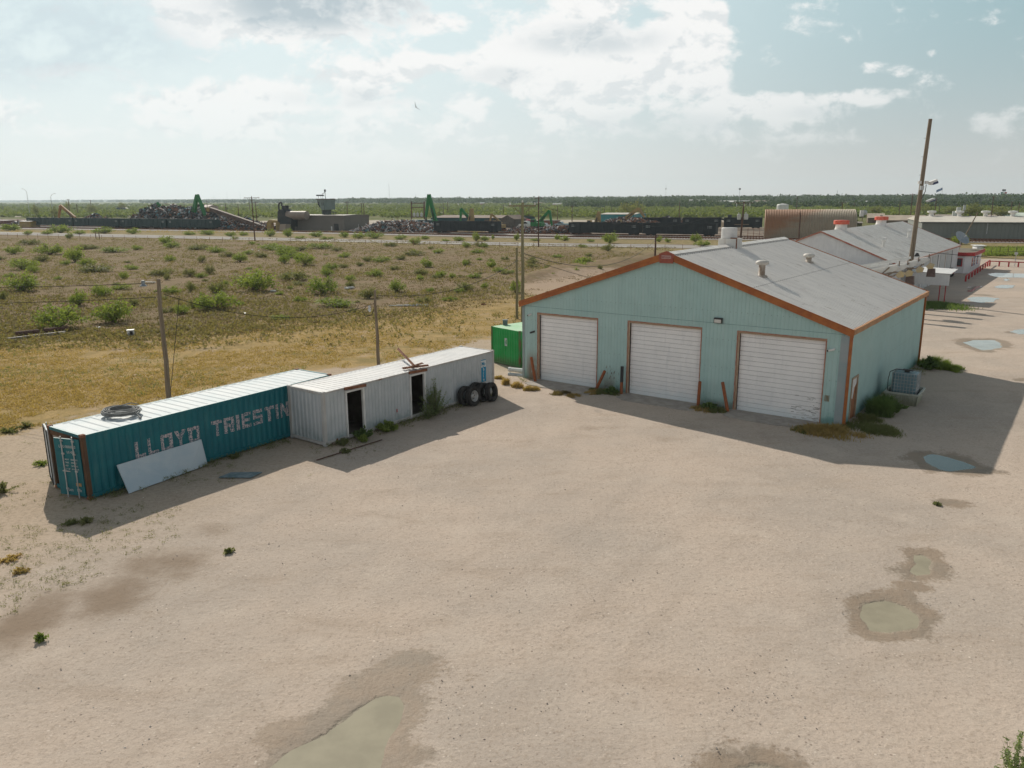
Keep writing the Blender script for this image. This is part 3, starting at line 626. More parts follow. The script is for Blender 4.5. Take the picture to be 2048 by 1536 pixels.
FT = (-15.584, 27.514, .9775); FW = (-8.33, 33.84, .925); FG = (.695, 47.664, -.6371)
# rusty beams lying on the white container's roof
for i, (a, b_, wd, hh, lab) in enumerate([((7.62, 2.9, 2.95), (5.95, .15, 2.66), .13, .10, 'long rusty beam propped across the white container roof, its far end in the air'),
        ((5.55, .55, 2.54), (6.75, -.05, 2.56), .30, .07, 'rusty channel lying at the roof edge above the second doorway, undermost'), ((5.6, .2, 2.62), (6.75, .35, 2.63), .22, .05, 'flat rusty steel plate lying on the channel above the second doorway')]):
    f = MB(); a, b_ = Vector(a), Vector(b_); f.beam(a, b_, wd, hh*.35); f.beam(a+Vector((0,0,hh*.3)), b_+Vector((0,0,hh*.3)), wd*.3, hh)
    o = f.build('rusty_beam', RUST); tag(o, lab, 'steel beam'); o.location = (FW[0], FW[1], 0); o.rotation_euler = (0, 0, FW[2])
# plywood / foam sheet
f = MB(); A_, B_, C_, D_ = Vector((1.16, -.60, .012)), Vector((4.84, -.20, .012)), Vector((4.78, -.02, 1.10)), Vector((1.13, -.045, 1.04))
n_ = (B_-A_).cross(D_-A_).normalized()*.045; nseg = 12; bot = [A_.lerp(B_, i/nseg)+Vector((0, 0, .008*math.sin(i*2.3))) for i in range(nseg+1)]; topp = [C_.lerp(D_, i/nseg) for i in range(nseg+1)]
f.prism(bot+topp, -n_ if n_.y > 0 else n_); o = f.build('board_sheet', mat('pale_blue_board', (.50,.57,.61), (.43,.52,.58), 1.2, .7, bump=.15)); tag(o, 'large pale blue sheet of board leaning against the teal container', 'board')
o.location = (FT[0], FT[1], 0); o.rotation_euler = (0, 0, FT[2])
# hose coil on the teal roof
f = MB(); rr = random.Random(4)
for k in range(13):
    r0 = .40+rr.random()*.24; ph = rr.random()*6; tilt = rr.uniform(-.10, .10); zz = .04+k*.017; N = 36; pts = []
    for i in range(N+1):
        a = 2*math.pi*i/N; r = r0*(1+.05*math.sin(2*a+ph)+.03*math.sin(3*a+ph*2)); pts.append((r*1.15*math.cos(a), r*math.sin(a), zz+tilt*r*math.cos(a+ph)*.5+.03))
    f.tube(pts, .021+.006*rr.random(), 6)
f.tube([(-.2,.25,.3),(.15,.55,.36),(.3,.85,.22)], .022); f.tube([(.55,-.2,.25),(.78,-.32,.12),(.95,-.5,.05)], .024); f.cyl((.93,-.48,.05), (1.03,-.58,.05), .045)
o = f.build('hose_coil', mat('weathered_hose', (.15,.15,.145), (.27,.27,.26), 3, .8)); tag(o, 'coil of weathered grey hose lying on the teal container roof', 'hose'); o.location = loc_of(FT, 2.45, 1.55, TH-.03)
# tyres
def tyre(name, label, x, y, spin, lean, rim, frame=FW):
    t = thing(name, label, 'tyre', loc_of(frame, x, y, 0), frame[2]+spin, 'worn truck tyres against the white container'); Ro, W_ = .51, .135
    pr = [(.295, -.10), (.32, -.13), (.42, -W_-.012), (.475, -W_), (.50, -.115), (Ro, -.095), (Ro, -.055), (Ro-.014, -.05), (Ro-.014, -.042), (Ro, -.037), (Ro, .037), (Ro-.014, .042), (Ro-.014, .05), (Ro, .055), (Ro, .095), (.50, .115), (.475, W_), (.42, W_+.012), (.32, .13), (.295, .10), (.29, .0), (.295, -.10)]
    b = MB(); b.lathe(pr, 40, 'y', (0, 0, 0))
    for i in range(60):
        a = 2*math.pi*i/60
        for s_ in (-1, 1): b.cbox((math.cos(a)*(Ro+.001), s_*.098, math.sin(a)*(Ro+.001)), (.02, .035, .03), Matrix.Rotation(-a, 3, 'Y'))
    tr_ = b.build('tread', RUBBER, t, smooth=False)
    R_ = Matrix.Rotation(lean, 4, 'X'); tr_.matrix_local = Matrix.Translation((0, 0, Ro*math.cos(lean)+W_*abs(math.sin(lean)))) @ R_
    if rim:
        k = MB(); k.lathe([(.295, -.125), (.30, -.135), (.275, -.125), (.262, -.06), (.25, .02), (.20, .035), (.10, .02), (.10, -.03), (.06, -.035), (.0005, -.035)], 32, 'y')
        for i in range(8):
            a = 2*math.pi*(i+.5)/8; k.cyl((.225*math.cos(a), .028, .225*math.sin(a)), (.225*math.cos(a), .0, .225*math.sin(a)), .012, n=6)
        ro = k.build('rim', mat('silver_wheel_paint', (.50,.50,.50), (.40,.38,.36), 6, .45, .3), tr_, smooth=True)
        k = MB()
        for i in range(6):
            a = 2*math.pi*i/6; k.cyl((.165*math.cos(a), .024, .165*math.sin(a)), (.165*math.cos(a), .01, .165*math.sin(a)), .036, n=12)
        k.build('hand_holes', BLACK, ro)
    return t
tyre('truck_tyre', 'truck tyre with silver steel rim, front one of the pair nearer the doorway', 9.42, -.72, .03, -.13, True)
tyre('truck_tyre', 'rimless truck tyre half hidden behind the tyre with the silver rim', 9.26, -.36, -.10, -.11, False)
tyre('truck_tyre', 'dark truck tyre standing right against the white container wall, rearmost of three', 10.28, -.24, -.06, -.08, False)
tyre('truck_tyre', 'rimless truck tyre in the middle of the group of three', 10.42, -.58, -.02, -.10, False)
tyre('truck_tyre', 'rimless truck tyre at the right, frontmost of the group of three', 10.72, -.94, .14, -.16, False)
# green container half behind the garage
P1, P2 = G(982.7, 723.5), G(1040, 737); gy_ = math.atan2(P2.y-P1.y, P2.x-P1.x); gw = (P2-P1).length
grn = thing('green_container', 'bright green shipping container standing behind the left corner of the garage', 'shipping container', (P1.x, P1.y, 0), gy_)
bG = trap(gw-.2, .24, .036, .1); GH = 2.42; GLn = 6.06
f = MB(); sheetwall(f, bG, lambda u: GH-.08, lambda u, d, z: (u, .03+d, z), (), .1); f.build('end_panel', GRN, grn)
for xx, sg_ in ((.03, 1), (gw-.03, -1)):
    f = MB(); sheetwall(f, trap(GLn-.2, .28, .036, .1), lambda u: GH-.08, lambda u, d, z: (xx+d*sg_, u, z), (), .1); f.build('side_panel', GRN, grn)
f = MB(); f.box((.02, .02, GH-.07), (gw-.02, GLn, GH)); f.build('roof', GRNR, grn)
for xx in (.07, gw-.07):
    f = MB(); f.box((xx-.07, 0, .0), (xx+.07, .14, GH+.015)); f.build('corner_post', paint_mat('rusty_green_post', (.03,.20,.06), (.14,.075,.035), (.16,.07,.03), .5), grn)
f = MB(); f.beam((.14, .05, .1), (gw-.14, .05, .1), .08, .14); f.beam((.14, .05, GH-.05), (gw-.14, .05, GH-.05), .07, .08); f.build('rails', GRN, grn)
f = MB(); cx = gw*.47
for pl in GL['O']: conform(f, [(cx+u*.26, 1.28+v*.52) for u, v in pl], bG, lambda u, d, z: (u, .03+d, z), .006)
f.build('painted_zero', LW, grn)
f = MB(); f.cbox((0, 0, .16), (.32, .30, .32)); f.cbox((0, 0, .335), (.36, .34, .03)); o = f.build('vent_box', mat('slate_grey_paint', (.09,.12,.13), (.13,.16,.17), 4, .6)); tag(o, 'small dark grey box on the green container roof', 'box'); o.location = (P1.x+.95, P1.y+.55, GH)
# pale pipes on the ground by the garage corner
for i, (yy, lab) in enumerate([(0, 'white pipe length lying by the garage corner, upper one'), (.28, 'grey pipe length lying by the garage corner, lower one in the weeds')]):
    f = MB(); a = G(1018, 748); f.cyl((a.x, a.y-yy, .30-yy), (a.x+2.2, a.y-.9-yy, .30-yy), .13, n=14); f.cyl((a.x-.02, a.y-yy+.01, .30-yy), (a.x+.12, a.y-.05-yy, .30-yy), .15, n=14)
    tag(f.build('pipe_length', WHITEP if i == 0 else STEEL), lab, 'pipe')
# ------------------------------------------------------------------ the garage
GA = 'the_garage'
TW_ = paint_mat('pale_teal_siding', (.385,.55,.53), (.355,.51,.49), (.43,.54,.52), .0, rough=.55, dirt=(.10,.27,.25))
def wall_wear(m):
    t = NT(m.node_tree); b = t.n['Principled BSDF']; old = b.inputs['Base Color'].links[0].from_socket
    co = t.new('ShaderNodeTexCoord').outputs['Object']; s3 = t.new('ShaderNodeSeparateXYZ'); t.l.new(co, s3.inputs[0]); x, y, z = s3.outputs; xy = t.math('ADD', x, y)
    wn = t.new('ShaderNodeTexWhiteNoise', noise_dimensions='1D'); t.l.new(t.math('FLOOR', t.math('DIVIDE', xy, .914)), wn.inputs['W'])
    c = t.mix(t.math('MULTIPLY', wn.outputs['Value'], .30), old, t.mix(1, old, (1.22, 1.12, 1.1), 'MULTIPLY'))
    sz = t.math('ABSOLUTE', t.math('SUBTRACT', t.math('FRACT', t.math('DIVIDE', z, 1.45)), .5)); sx_ = t.math('LESS_THAN', t.math('FRACT', t.math('DIVIDE', xy, .3)), .13)
    c = t.mix(t.math('MULTIPLY', t.math('MULTIPLY', t.math('LESS_THAN', sz, .012), sx_), .6), c, (.10,.13,.125))
    n = t.noise(t.vmul(co, (6, 6, .7)), 1., 7, .7); n2_ = t.noise(co, 1.7, 7, .72)
    for cx, wx, zt, st_ in ((.72, .42, 1.75, .95), (5.95, .5, 1.0, .6), (12.6, 1.2, .5, .4), (9.4, 9., .35, .35)):
        g_ = t.math('EXPONENT', t.math('MULTIPLY', t.math('POWER', t.math('DIVIDE', t.math('ABSOLUTE', t.math('SUBTRACT', x, cx)), wx), 4.), -1.)); v_ = t.math('SUBTRACT', 1., t.ss(z, zt*.35, zt*1.2))
        c = t.mix(t.math('MULTIPLY', t.math('MULTIPLY', t.math('MULTIPLY', g_, v_), t.ss(t.math('ADD', t.math('MULTIPLY', n, .5), t.math('MULTIPLY', n2_, .5)), .34, .52)), st_), c, t.mix(n2_, (.19,.10,.055), (.25,.21,.17)))
    ru = t.math('MULTIPLY', t.ss(t.noise(t.vmul(co, (3.2, 3.2, .22)), 1.3, 8, .75), .66, .74), .55); c = t.mix(ru, c, (.27,.23,.17))
    t.l.new(c, b.inputs['Base Color'])
wall_wear(TW_)
ORANGE = mat('burnt_orange_trim', (.40,.135,.035), (.31,.095,.03), 2.5, .6, rust=.1)
def roof_material():
    m = bpy.data.materials.new('galvanised_roof_sheet'); m.use_nodes = True; t = NT(m.node_tree); b = t.n['Principled BSDF']
    co = t.new('ShaderNodeTexCoord').outputs['Object']; s3 = t.new('ShaderNodeSeparateXYZ'); t.l.new(co, s3.inputs[0])
    pn = t.math('FLOOR', t.math('DIVIDE', s3.outputs[1], .915)); wn = t.new('ShaderNodeTexWhiteNoise', noise_dimensions='1D'); t.l.new(pn, wn.inputs['W'])
    c = t.mix(t.ss(t.noise(t.vmul(co, (.25, 1.5, 1)), 1.3, 7, .65), .35, .68), (.78,.745,.70), (.68,.65,.615))
    c = t.mix(t.math('MULTIPLY', wn.outputs['Value'], .25), c, (.84,.81,.765))
    c = t.mix(t.math('MULTIPLY', t.ss(t.noise(t.vmul(co, (.3, 3, 1)), 3, 6, .7), .56, .7), .5), c, (.33,.27,.21))
    fy = t.math('FRACT', t.math('DIVIDE', s3.outputs[1], .915)); seam = t.math('LESS_THAN', fy, .06); c = t.mix(t.math('MULTIPLY', seam, .6), c, (.2,.18,.16))
    ux = t.math('ABSOLUTE', t.math('SUBTRACT', s3.outputs[0], 9.39))
    for k, q in ((4.6, .5), (.42, .7)): c = t.mix(t.math('MULTIPLY', t.math('LESS_THAN', t.math('ABSOLUTE', t.math('SUBTRACT', ux, k)), .03), q), c, (.2,.18,.16))
    sf = t.math('LESS_THAN', t.math('FRACT', t.math('MULTIPLY', ux, .72)), .04); sy = t.math('LESS_THAN', t.math('FRACT', t.math('MULTIPLY', s3.outputs[1], 3.28)), .16)
    c = t.mix(t.math('MULTIPLY', t.math('MULTIPLY', sf, sy), .55), c, (.17,.12,.09))
    t.set(b.inputs['Base Color'], c); b.inputs['Roughness'].default_value = .62; b.inputs['Metallic'].default_value = .12; return m
ROOFM = roof_material()
BEIGE = mat('dusty_beige_trim', (.42,.33,.24), (.36,.22,.14), 3, .7)
DOORW = paint_mat('white_sectional_door', (.88,.855,.84), (.82,.80,.79), (.70,.69,.69), .0, rough=.5, dirt=(.70,.75,.76))
GW, GD, HE, HR = 18.776, 18.518, 4.71, 7.888
gar = thing('garage_building', 'pale teal metal garage with three white roll-up doors and orange trim', 'garage', (FG[0], FG[1], 0), FG[2])
slope = (HR-HE)/(GW/2); topf = lambda u: HE+min(u, GW-u)*slope-.03
bF = ribs(GW, .2, .03, .016); OPN = [(1.08, 5.20, -.1, 4.08), (7.14, 11.44, -.1, 4.12), (13.38, 17.72, -.1, 4.14)]
us_ = sorted(bF+[(GW/2, pf(bF)(GW/2))])
f = MB(); sheetwall(f, us_, topf, lambda u, d, z: (u, d, z), OPN, -.05); wf = f.build('front_wall', TW_, gar)
f = MB(); sheetwall(f, us_, topf, lambda u, d, z: (GW-u, GD-d, z), (), -.05); f.build('rear_wall', TW_, gar)
f = MB(); sheetwall(f, ribs(GD, .2, .03, .016), lambda u: HE-.03, lambda u, d, z: (GW-d, u, z), [(1.05, 2.15, -.05, 2.12)], -.05); f.build('side_wall', TW_, gar)
f = MB(); sheetwall(f, ribs(GD, .2, .03, .016), lambda u: HE-.03, lambda u, d, z: (d, u, z), (), -.05); f.build('side_wall', TW_, gar)
f = MB(); f.box((.1, -.017, 4.44), (GW-.1, .0, 4.455)); f.build('wall_lap_seam', mat('siding_seam', (.13,.24,.24), None), wf)
bR = ribs(GD+.3, .305, .045, .032, -.15); fr_ = pf(bR)
f = MB()
for s_ in (0, 1):
    for (a, da), (c, dc) in zip(bR[:-1], bR[1:]):
        P_ = lambda k, y, d: (k if s_ == 0 else GW-k, y, HE+k*slope-d+.02)
        f.add([P_(-.14, a, da), P_(GW/2, a, da), P_(GW/2, c, dc), P_(-.14, c, dc)], [(0, 1, 2, 3)])
roof = f.build('roof', ROOFM, gar)
f = MB(); f.prism([(GW/2-.32, -.16, HR-.32*slope+.07), (GW/2, -.16, HR+.085), (GW/2+.32, -.16, HR-.32*slope+.07), (GW/2, -.16, HR+.065)], (0, GD+.32, 0)); f.build('ridge_cap', ROOFM, roof)
# rake and eave trim
for s_ in (0, 1):
    for y in (-.19, GD+.16):
        X_ = lambda k: k if s_ == 0 else GW-k
        f = MB(); f.prism([(X_(-.18), y, HE-.18*slope+.075), (X_(GW/2-.35), y, HR-.35*slope+.075), (X_(GW/2-.35), y, HR-.35*slope-.29), (X_(-.18), y, HE-.18*slope-.29)], (0, .035, 0)); tr_ = f.build('rake_trim', ORANGE, gar)
        f = MB(); f.prism([(X_(-.18), y-.03, HE-.18*slope+.03), (X_(GW/2-.35), y-.03, HR-.35*slope+.03), (X_(GW/2-.35), y-.03, HR-.35*slope-.08), (X_(-.18), y-.03, HE-.18*slope-.08)], (0, .028, 0)); f.build('rake_flashing', ORANGE, tr_)
for x in (-.21, GW+.09):
    f = MB(); nn_ = 24; pts = [(-.16+(GD+.3)*i/nn_, HE+.02+.012*math.sin(i*1.9)*(1 if i % 3 else .3)) for i in range(nn_+1)]
    f.prism([(x, y, z) for y, z in pts]+[(x, y, z-.25) for y, z in pts[::-1]], (.12, 0, 0)); f.build('eave_gutter', mat('faded_orange_gutter', (.45,.24,.11), (.36,.17,.08), 3, .7), gar)
for x, y in ((GW+.05, .0), (GW+.05, GD-.05)):
    f = MB(); f.box((x-.06, y-.06, 0), (x+.07, y+.05, HE-.25)); f.build('corner_trim', ORANGE, gar)
f = MB(); f.box((GW-.40, -.03, 0), (GW-.02, -.018, HE-.3)); f.build('bare_corner_strip', paint_mat('bare_corner_metal', (.33,.36,.37), (.26,.33,.34), (.22,.33,.34), .05), gar)
f = MB(); f.box((-.04, -.035, 0), (.12, -.018, HE-.3)); f.build('corner_trim', paint_mat('grey_corner', (.30,.35,.35), (.25,.3,.3), (.2,.14,.1), .25), gar)
f = MB(); f.prism([(GW/2-.43, -.235, HR-.43*slope+.12), (GW/2, -.235, HR+.13), (GW/2+.43, -.235, HR-.43*slope+.12), (GW/2+.38, -.235, HR-.50), (GW/2-.38, -.235, HR-.50)], (0, .05, 0)); sg = f.build('gable_sign', mat('brick_red_plate', (.33,.09,.055), (.27,.07,.05), 4, .6), gar)
f = MB(); f.box((GW/2-.27, -.243, HR-.27), (GW/2+.27, -.2355, HR-.10)); pl_ = f.build('name_plate', mat('dull_pink_plate', (.48,.33,.30), (.40,.27,.25), 10, .6), sg)
text3d('METALLIC', .115, mat('sign_lettering_red', (.25,.04,.03), None), pl_, (GW/2, -.245, HR-.225), (math.pi/2, 0, 0), 'lettering', .002, 'CENTER')
for i, (x0, x1, z0, z1) in enumerate(OPN):
    f = MB(); n = 17; zb = .0; dz_ = (z1-.05-zb)/n
    for k in range(n):
        f.prism([(x0+.12, .14, zb+k*dz_+.010), (x0+.12, .14, zb+(k+1)*dz_-.022), (x0+.12, .165, zb+(k+1)*dz_-.006), (x0+.12, .19, zb+(k+1)*dz_-.006), (x0+.12, .19, zb+k*dz_+.006)], (x1-x0-.17, 0, 0))
    d = f.build('rollup_door', DOORW, gar)
    f = MB(); f.box((x0+.12, .172, zb), (x1-.05, .186, z1-.05)); f.build('section_joints', mat('dark_joint_backing', (.20,.19,.185), (.28,.27,.26), 3), d)  # darker backing behind the gaps, so the section lines read clearly
    if i == 2: d['label'] = 'white roll-up door scuffed dark at its lower right'
    f = MB(); f.box((x0-.03, -.022, 0), (x0+.02, .2, z1+.03)); f.box((x1-.02, -.022, 0), (x1+.03, .2, z1+.03)); f.box((x0+.021, -.022, z1-.02), (x1-.021, .2, z1+.03)); f.build('door_frame', mat('red_door_edge', (.33,.10,.055), (.42,.27,.19), 3, .7), gar)
    f = MB(); f.box((x0+.0205, .0, 0), (x0+.12, .03, z1-.021)); f.box((x0+.121, .0, z1-.10), (x1-.0205, .03, z1-.021)); f.build('door_jamb', BEIGE, gar)
f = MB()  # scuffs on the third door: thin dark scrapes
rr = random.Random(3)
for k in range(46):
    zz = abs(rr.gauss(0, .55))+.08; xx = 17.55-abs(rr.gauss(0, .55)); 
    if xx < 14.2 or zz > 2: continue
    f.cbox((xx, .1375, zz), (rr.uniform(.05, .3), .003, rr.uniform(.008, .03)), Matrix.Rotation(rr.uniform(-.2, .2), 3, 'Y'))
f.build('door_scuffs', mat('scuff_grime', (.25,.22,.20), (.4,.38,.37), 9, .9), d)
f = MB()
for k in range(26):
    f.cbox((6.1+rr.gauss(0, .28), -.019, .95+rr.gauss(0, .4)), (rr.uniform(.01, .05), .004, rr.uniform(.02, .13)))
f.build('wall_scars', mat('wall_scar', (.17,.20,.19), (.22,.17,.13), 9, .9), wf)
f = MB()
for k in range(8): f.box((17.86+.06*(k % 4), -.02, 1.15), (17.89+.06*(k % 4), -.0175, 1.45))
f.build('orange_paint_marks', mat('orange_marks', (.42,.24,.08), None), wf)
# flood light, cameras
f = MB(); f.box((12.12, -.16, 4.46), (12.56, -.02, 4.74)); lt = f.build('flood_light', DARK, gar, bevel=.02)
f = MB(); f.box((12.16, -.168, 4.49), (12.52, -.161, 4.66)); f.build('light_lens', mat('frosted_lens', (.62,.60,.56), None, rough=.3), lt)
for cx, cz, dx_, m_ in ((18.12, 3.72, -.24, WHITEP), (.86, 2.95, -.16, DARK), (.62, 3.98, -.10, WHITEP)):
    f = MB(); f.cyl((cx, -.05, cz), (cx+dx_, -.24, cz-.07), .055, n=12); f.cyl((cx, -.0, cz+.02), (cx, -.08, cz), .035); cm_ = f.build('security_camera', m_, gar)
    f = MB(); f.cyl((cx+dx_, -.24, cz-.07), (cx+dx_*1.08, -.255, cz-.074), .05, n=12); f.build('camera_lens', BLACK, cm_)
# side door, broken
f = MB(); f.box((GW-.01, 1.0, .05), (GW+.05, 1.09, 2.2)); f.box((GW-.01, 2.11, .05), (GW+.05, 2.2, 2.2)); f.box((GW-.01, 1.091, 2.11), (GW+.05, 2.109, 2.2)); f.build('side_door_frame', BEIGE, gar)
f = MB(); f.box((GW-.06, 1.09, .05), (GW-.02, 2.11, 2.11)); sdr = f.build('side_door', mat('raw_rusty_door', (.33,.15,.07), (.27,.11,.05), 3, .8), gar)
f = MB(); f.prism([(GW-.019, 1.1, 2.1), (GW-.019, 1.1, .9), (GW-.019, 1.25, .78), (GW-.019, 1.35, 1.15), (GW-.019, 1.55, 1.05), (GW-.019, 1.75, 1.6), (GW-.019, 2.1, 1.75), (GW-.019, 2.1, 2.1)], (.008, 0, 0)); f.build('torn_panel', WHITEP, sdr)
# roof ventilators
def mushroom(x, y, h, r=.17):
    z = HR-abs(x-GW/2)*slope+.02; f = MB(); f.lathe([(r*1.9, -.03), (r*1.6, .04), (r, .07), (r, h-.12), (r*.9, h-.02)], 20, 'z', (x, y, z)); o = f.build('roof_vent', mat('aged_vent_metal', (.42,.38,.33), (.25,.18,.13), 4, .6), roof, smooth=True)
    f = MB(); f.lathe([(.001, h+.13), (r*1.5, h+.11), (r*2.0, h+.04), (r*2.0, h-.08), (r*1.4, h-.12), (.001, h-.12)], 24, 'z', (x, y, z)); f.build('vent_cap', mat('pale_vent_cap', (.58,.55,.50), (.45,.42,.38), 4, .6), roof, smooth=True)
mushroom(13.2, 3.46, .72); mushroom(12.89, 12.81, .42)
f = MB(); f.box((GW/2-.55, 8.0, 7.5), (GW/2+.55, 9.05, 8.30)); bx = f.build('vent_housing', paint_mat('white_vent_housing', (.60,.59,.56), (.50,.49,.47), (.40,.33,.28), .15), roof)
f = MB(); f.lathe([(.001, 8.93), (.45, 8.93), (.47, 8.91), (.47, 8.305)], 28, 'z', (GW/2-.08, 8.5, 0)); f.build('vent_drum', mat('white_vent_drum', (.62,.61,.60), (.50,.50,.50), 2, .5), roof, smooth=False)
f = MB(); f.box((GW/2+.553, 8.02, 7.5), (GW/2+.59, 8.12, 8.29)); f.box((GW/2+.2, 8.02, 8.302), (GW/2+.58, 8.12, 8.36)); f.build('rusty_strap', RUST, roof)
# concrete aprons
for i, (a, b_) in enumerate([(1.0, 5.6), (7.1, 11.7), (13.3, 18.0)]):
    f = MB(); rg = random.Random(i); pts = [(a, .1, .0), (b_, .1, 0)]+[(b_-(b_-a)*k/9, -1.45-rg.uniform(0, .22)+.35*(k == 9), 0) for k in range(10)]
    f.prism([(p[0], p[1], -.08) for p in pts], (0, 0, .115)); o = f.build('concrete_apron', CONC); tag(o, 'concrete apron in front of the %s white roll-up door of the garage' % ('left', 'middle', 'right')[i], 'concrete slab', 'aprons of the garage doors'); o.location = (FG[0], FG[1], 0); o.rotation_euler = (0, 0, FG[2])
# bollards of rusty pipe, leaning
for i, (b0, t0, lab) in enumerate([((1.30,-.55), (.95,-.5,1.45), 'leaning rusty pipe post at the left edge of the left garage door'), ((5.40,-.45), (5.98,-.45,1.22), 'rusty post leaning hard to the right, at the right edge of the left garage door'),
      ((6.98,-.30), (7.0,-.30,1.55), 'upright post with black upper half, left of the middle garage door'), ((11.62,-.42), (11.66,-.42,1.35), 'upright rusty orange post at the right edge of the middle garage door'), ((13.28,-.5), (12.92,-.5,1.5), 'orange post leaning to the left, beside the right garage door')]):
    p = Vector((*b0, 0)); q = Vector(t0); f = MB(); f.cyl(p-(q-p)*.08, q, .085, n=14); f.cyl(q, q+(q-p).normalized()*.03, .088, .05, n=14)
    o = f.build('bollard', mat('orange_rusty_pipe', (.33,.10,.035), (.24,.085,.04), 5, .85)); tag(o, lab, 'bollard', 'pipe bollards at the garage doors'); o.location = (FG[0], FG[1], 0); o.rotation_euler = (0, 0, FG[2])
    if i == 2: f = MB(); f.cyl(p+(q-p)*.45, q+(q-p).normalized()*.035, .092, n=14); f.build('black_sleeve', DARK, o)
# tank in a cage standing in a plastic bin
PB = loc_of(FG, 20.15, 7.0, 0); ry = FG[2]+.02
bn_ = thing('plastic_bin', 'white plastic bin under the caged water tank, beside the garage side wall', 'plastic bin', PB, ry)
f = MB(); hw_, hd_, hb = .78, 1.0, .62
for s_ in (-1, 1):
    f.prism([(s_*hw_*.9, -hd_*.9, 0), (s_*hw_*.9, hd_*.9, 0), (s_*hw_, hd_, hb), (s_*hw_, -hd_, hb)], (-s_*.05, 0, 0)); f.prism([(-hw_*.9, s_*hd_*.9, 0), (hw_*.9, s_*hd_*.9, 0), (hw_, s_*hd_, hb), (-hw_, s_*hd_, hb)], (0, -s_*.05, 0))
f.box((-hw_*.85, -hd_*.85, .03), (hw_*.85, hd_*.85, .12))
for k in range(9):
    f.beam((-hw_*.9+.18*k, -hd_*.93, .04), (-hw_+.195*k, -hd_-.02, hb-.08), .05, .03)
for s_ in (-1, 1): f.beam((-hw_-.03, s_*(hd_+.02), hb), (hw_+.03, s_*(hd_+.02), hb), .09, .09); f.beam((s_*(hw_+.02), -hd_+.03, hb), (s_*(hw_+.02), hd_-.03, hb), .09, .09)
f.build('bin_shell', paint_mat('dirty_white_plastic', (.50,.50,.44), (.42,.43,.37), (.30,.30,.22), .0, dirt=(.2,.2,.12)), bn_)
tk = thing('caged_tank', 'bluish caged water tank standing in a white plastic bin', 'water tank', PB+Vector((0,0,.13)), ry)
f = MB(); f.box((-.56, -.56, .42), (.56, .56, 1.48)); f.build('tank_bottle', mat('dim_blue_plastic', (.20,.30,.34), (.15,.24,.28), 1.5, .35), tk, bevel=.07)
f = MB()
for k in range(7):
    z = .42+k*.18
    for s_ in (-1, 1): f.cyl((-.6, s_*.6, z), (.6, s_*.6, z), .011, n=6); f.cyl((s_*.6, -.6, z), (s_*.6, .6, z), .011, n=6)
for k in range(9):
    u = -.6+k*.15
    for s_ in (-1, 1): f.cyl((u, s_*.6, .4), (u, s_*.6, 1.52), .011, n=6); f.cyl((s_*.6, u, .4), (s_*.6, u, 1.52), .011, n=6)
f.build('wire_cage', STEEL, tk)
f = MB(); [f.box((-.62, y-.06, .30), (.62, y+.06, .40)) for y in (-.5, 0, .5)]; [f.box((x-.06, -.6, .0), (x+.06, .6, .295)) for x in (-.5, 0, .5)]; f.build('pallet', DARK, tk)
f = MB(); f.cyl((0,0,1.48), (0,0,1.56), .13, n=16); f.cbox((.05,.0,1.6), (.5,.3,.05)); f.tube([(.0,0,1.58),(-.5,-.2,1.62),(-.75,-.45,1.5),(-.78,-.62,1.1),(-.75,-.66,.5)], .022); f.build('lid_and_hose', DARK, tk)
# ------------------------------------------------------------------ white workshop behind the garage
FB = (26.991, 90.706, -.645); BW, BD, BE, BR = 15.291, 39.862, 3.976, 7.083
wsh = thing('workshop_building', 'long white metal workshop with red roof edge behind the garage', 'workshop', (FB[0], FB[1], 0), FB[2])
WSID = paint_mat('white_workshop_siding', (.70,.69,.69), (.62,.61,.62), (.56,.55,.55), .04, rough=.6)
WRF = paint_mat('dusty_white_roof', (.76,.74,.70), (.66,.64,.60), (.55,.49,.42), .14, streak=(.5,.15,.5), rough=.7, rustc=(.38,.27,.18))
s2 = (BR-BE)/(BW/2); tp = lambda u: BE+min(u, BW-u)*s2-.03
bb = ribs(BW, .3, .03, .014); bb = sorted(bb+[(BW/2, pf(bb)(BW/2))])
f = MB(); sheetwall(f, bb, tp, lambda u, d, z: (u, d, z)); f.build('gable_wall', WSID, wsh)
f = MB(); sheetwall(f, bb, tp, lambda u, d, z: (BW-u, BD-d, z)); f.build('gable_wall', WSID, wsh)
for xs, sg_ in ((BW, -1), (0, 1)):
    f = MB(); sheetwall(f, ribs(BD, .3, .03, .014), lambda u: BE-.03, lambda u, d, z: (xs+d*sg_, u, z)); sw_ = f.build('side_wall', WSID, wsh)
    if xs:
        for k, y in enumerate((4.2, 9.5, 14.8, 20.0, 25.5, 30.5)):
            f = MB(); f.box((BW+.016, y, .05), (BW+.05, y+3.6, 3.5)); dd = f.build('sliding_door', paint_mat('whitish_sliding_door', (.55,.55,.54), (.47,.48,.48), (.3,.3,.3), .08), wsh)
            f = MB(); f.box((BW+.051, y+3.6, .05), (BW+.09, y+3.7, 3.55)); f.build('door_edge', DARK if k % 2 else BEIGE, dd)
f = MB(); b_ = ribs(BD+.3, .4, .05, .03, -.15)
for s_ in (0, 1):
    for (a, da), (c, dc) in zip(b_[:-1], b_[1:]):
        P_ = lambda k, y, d: (k if s_ == 0 else BW-k, y, BE+k*s2-d+.02); f.add([P_(-.2, a, da), P_(BW/2, a, da), P_(BW/2, c, dc), P_(-.2, c, dc)], [(0, 1, 2, 3)])
rf2 = f.build('roof', WRF, wsh)
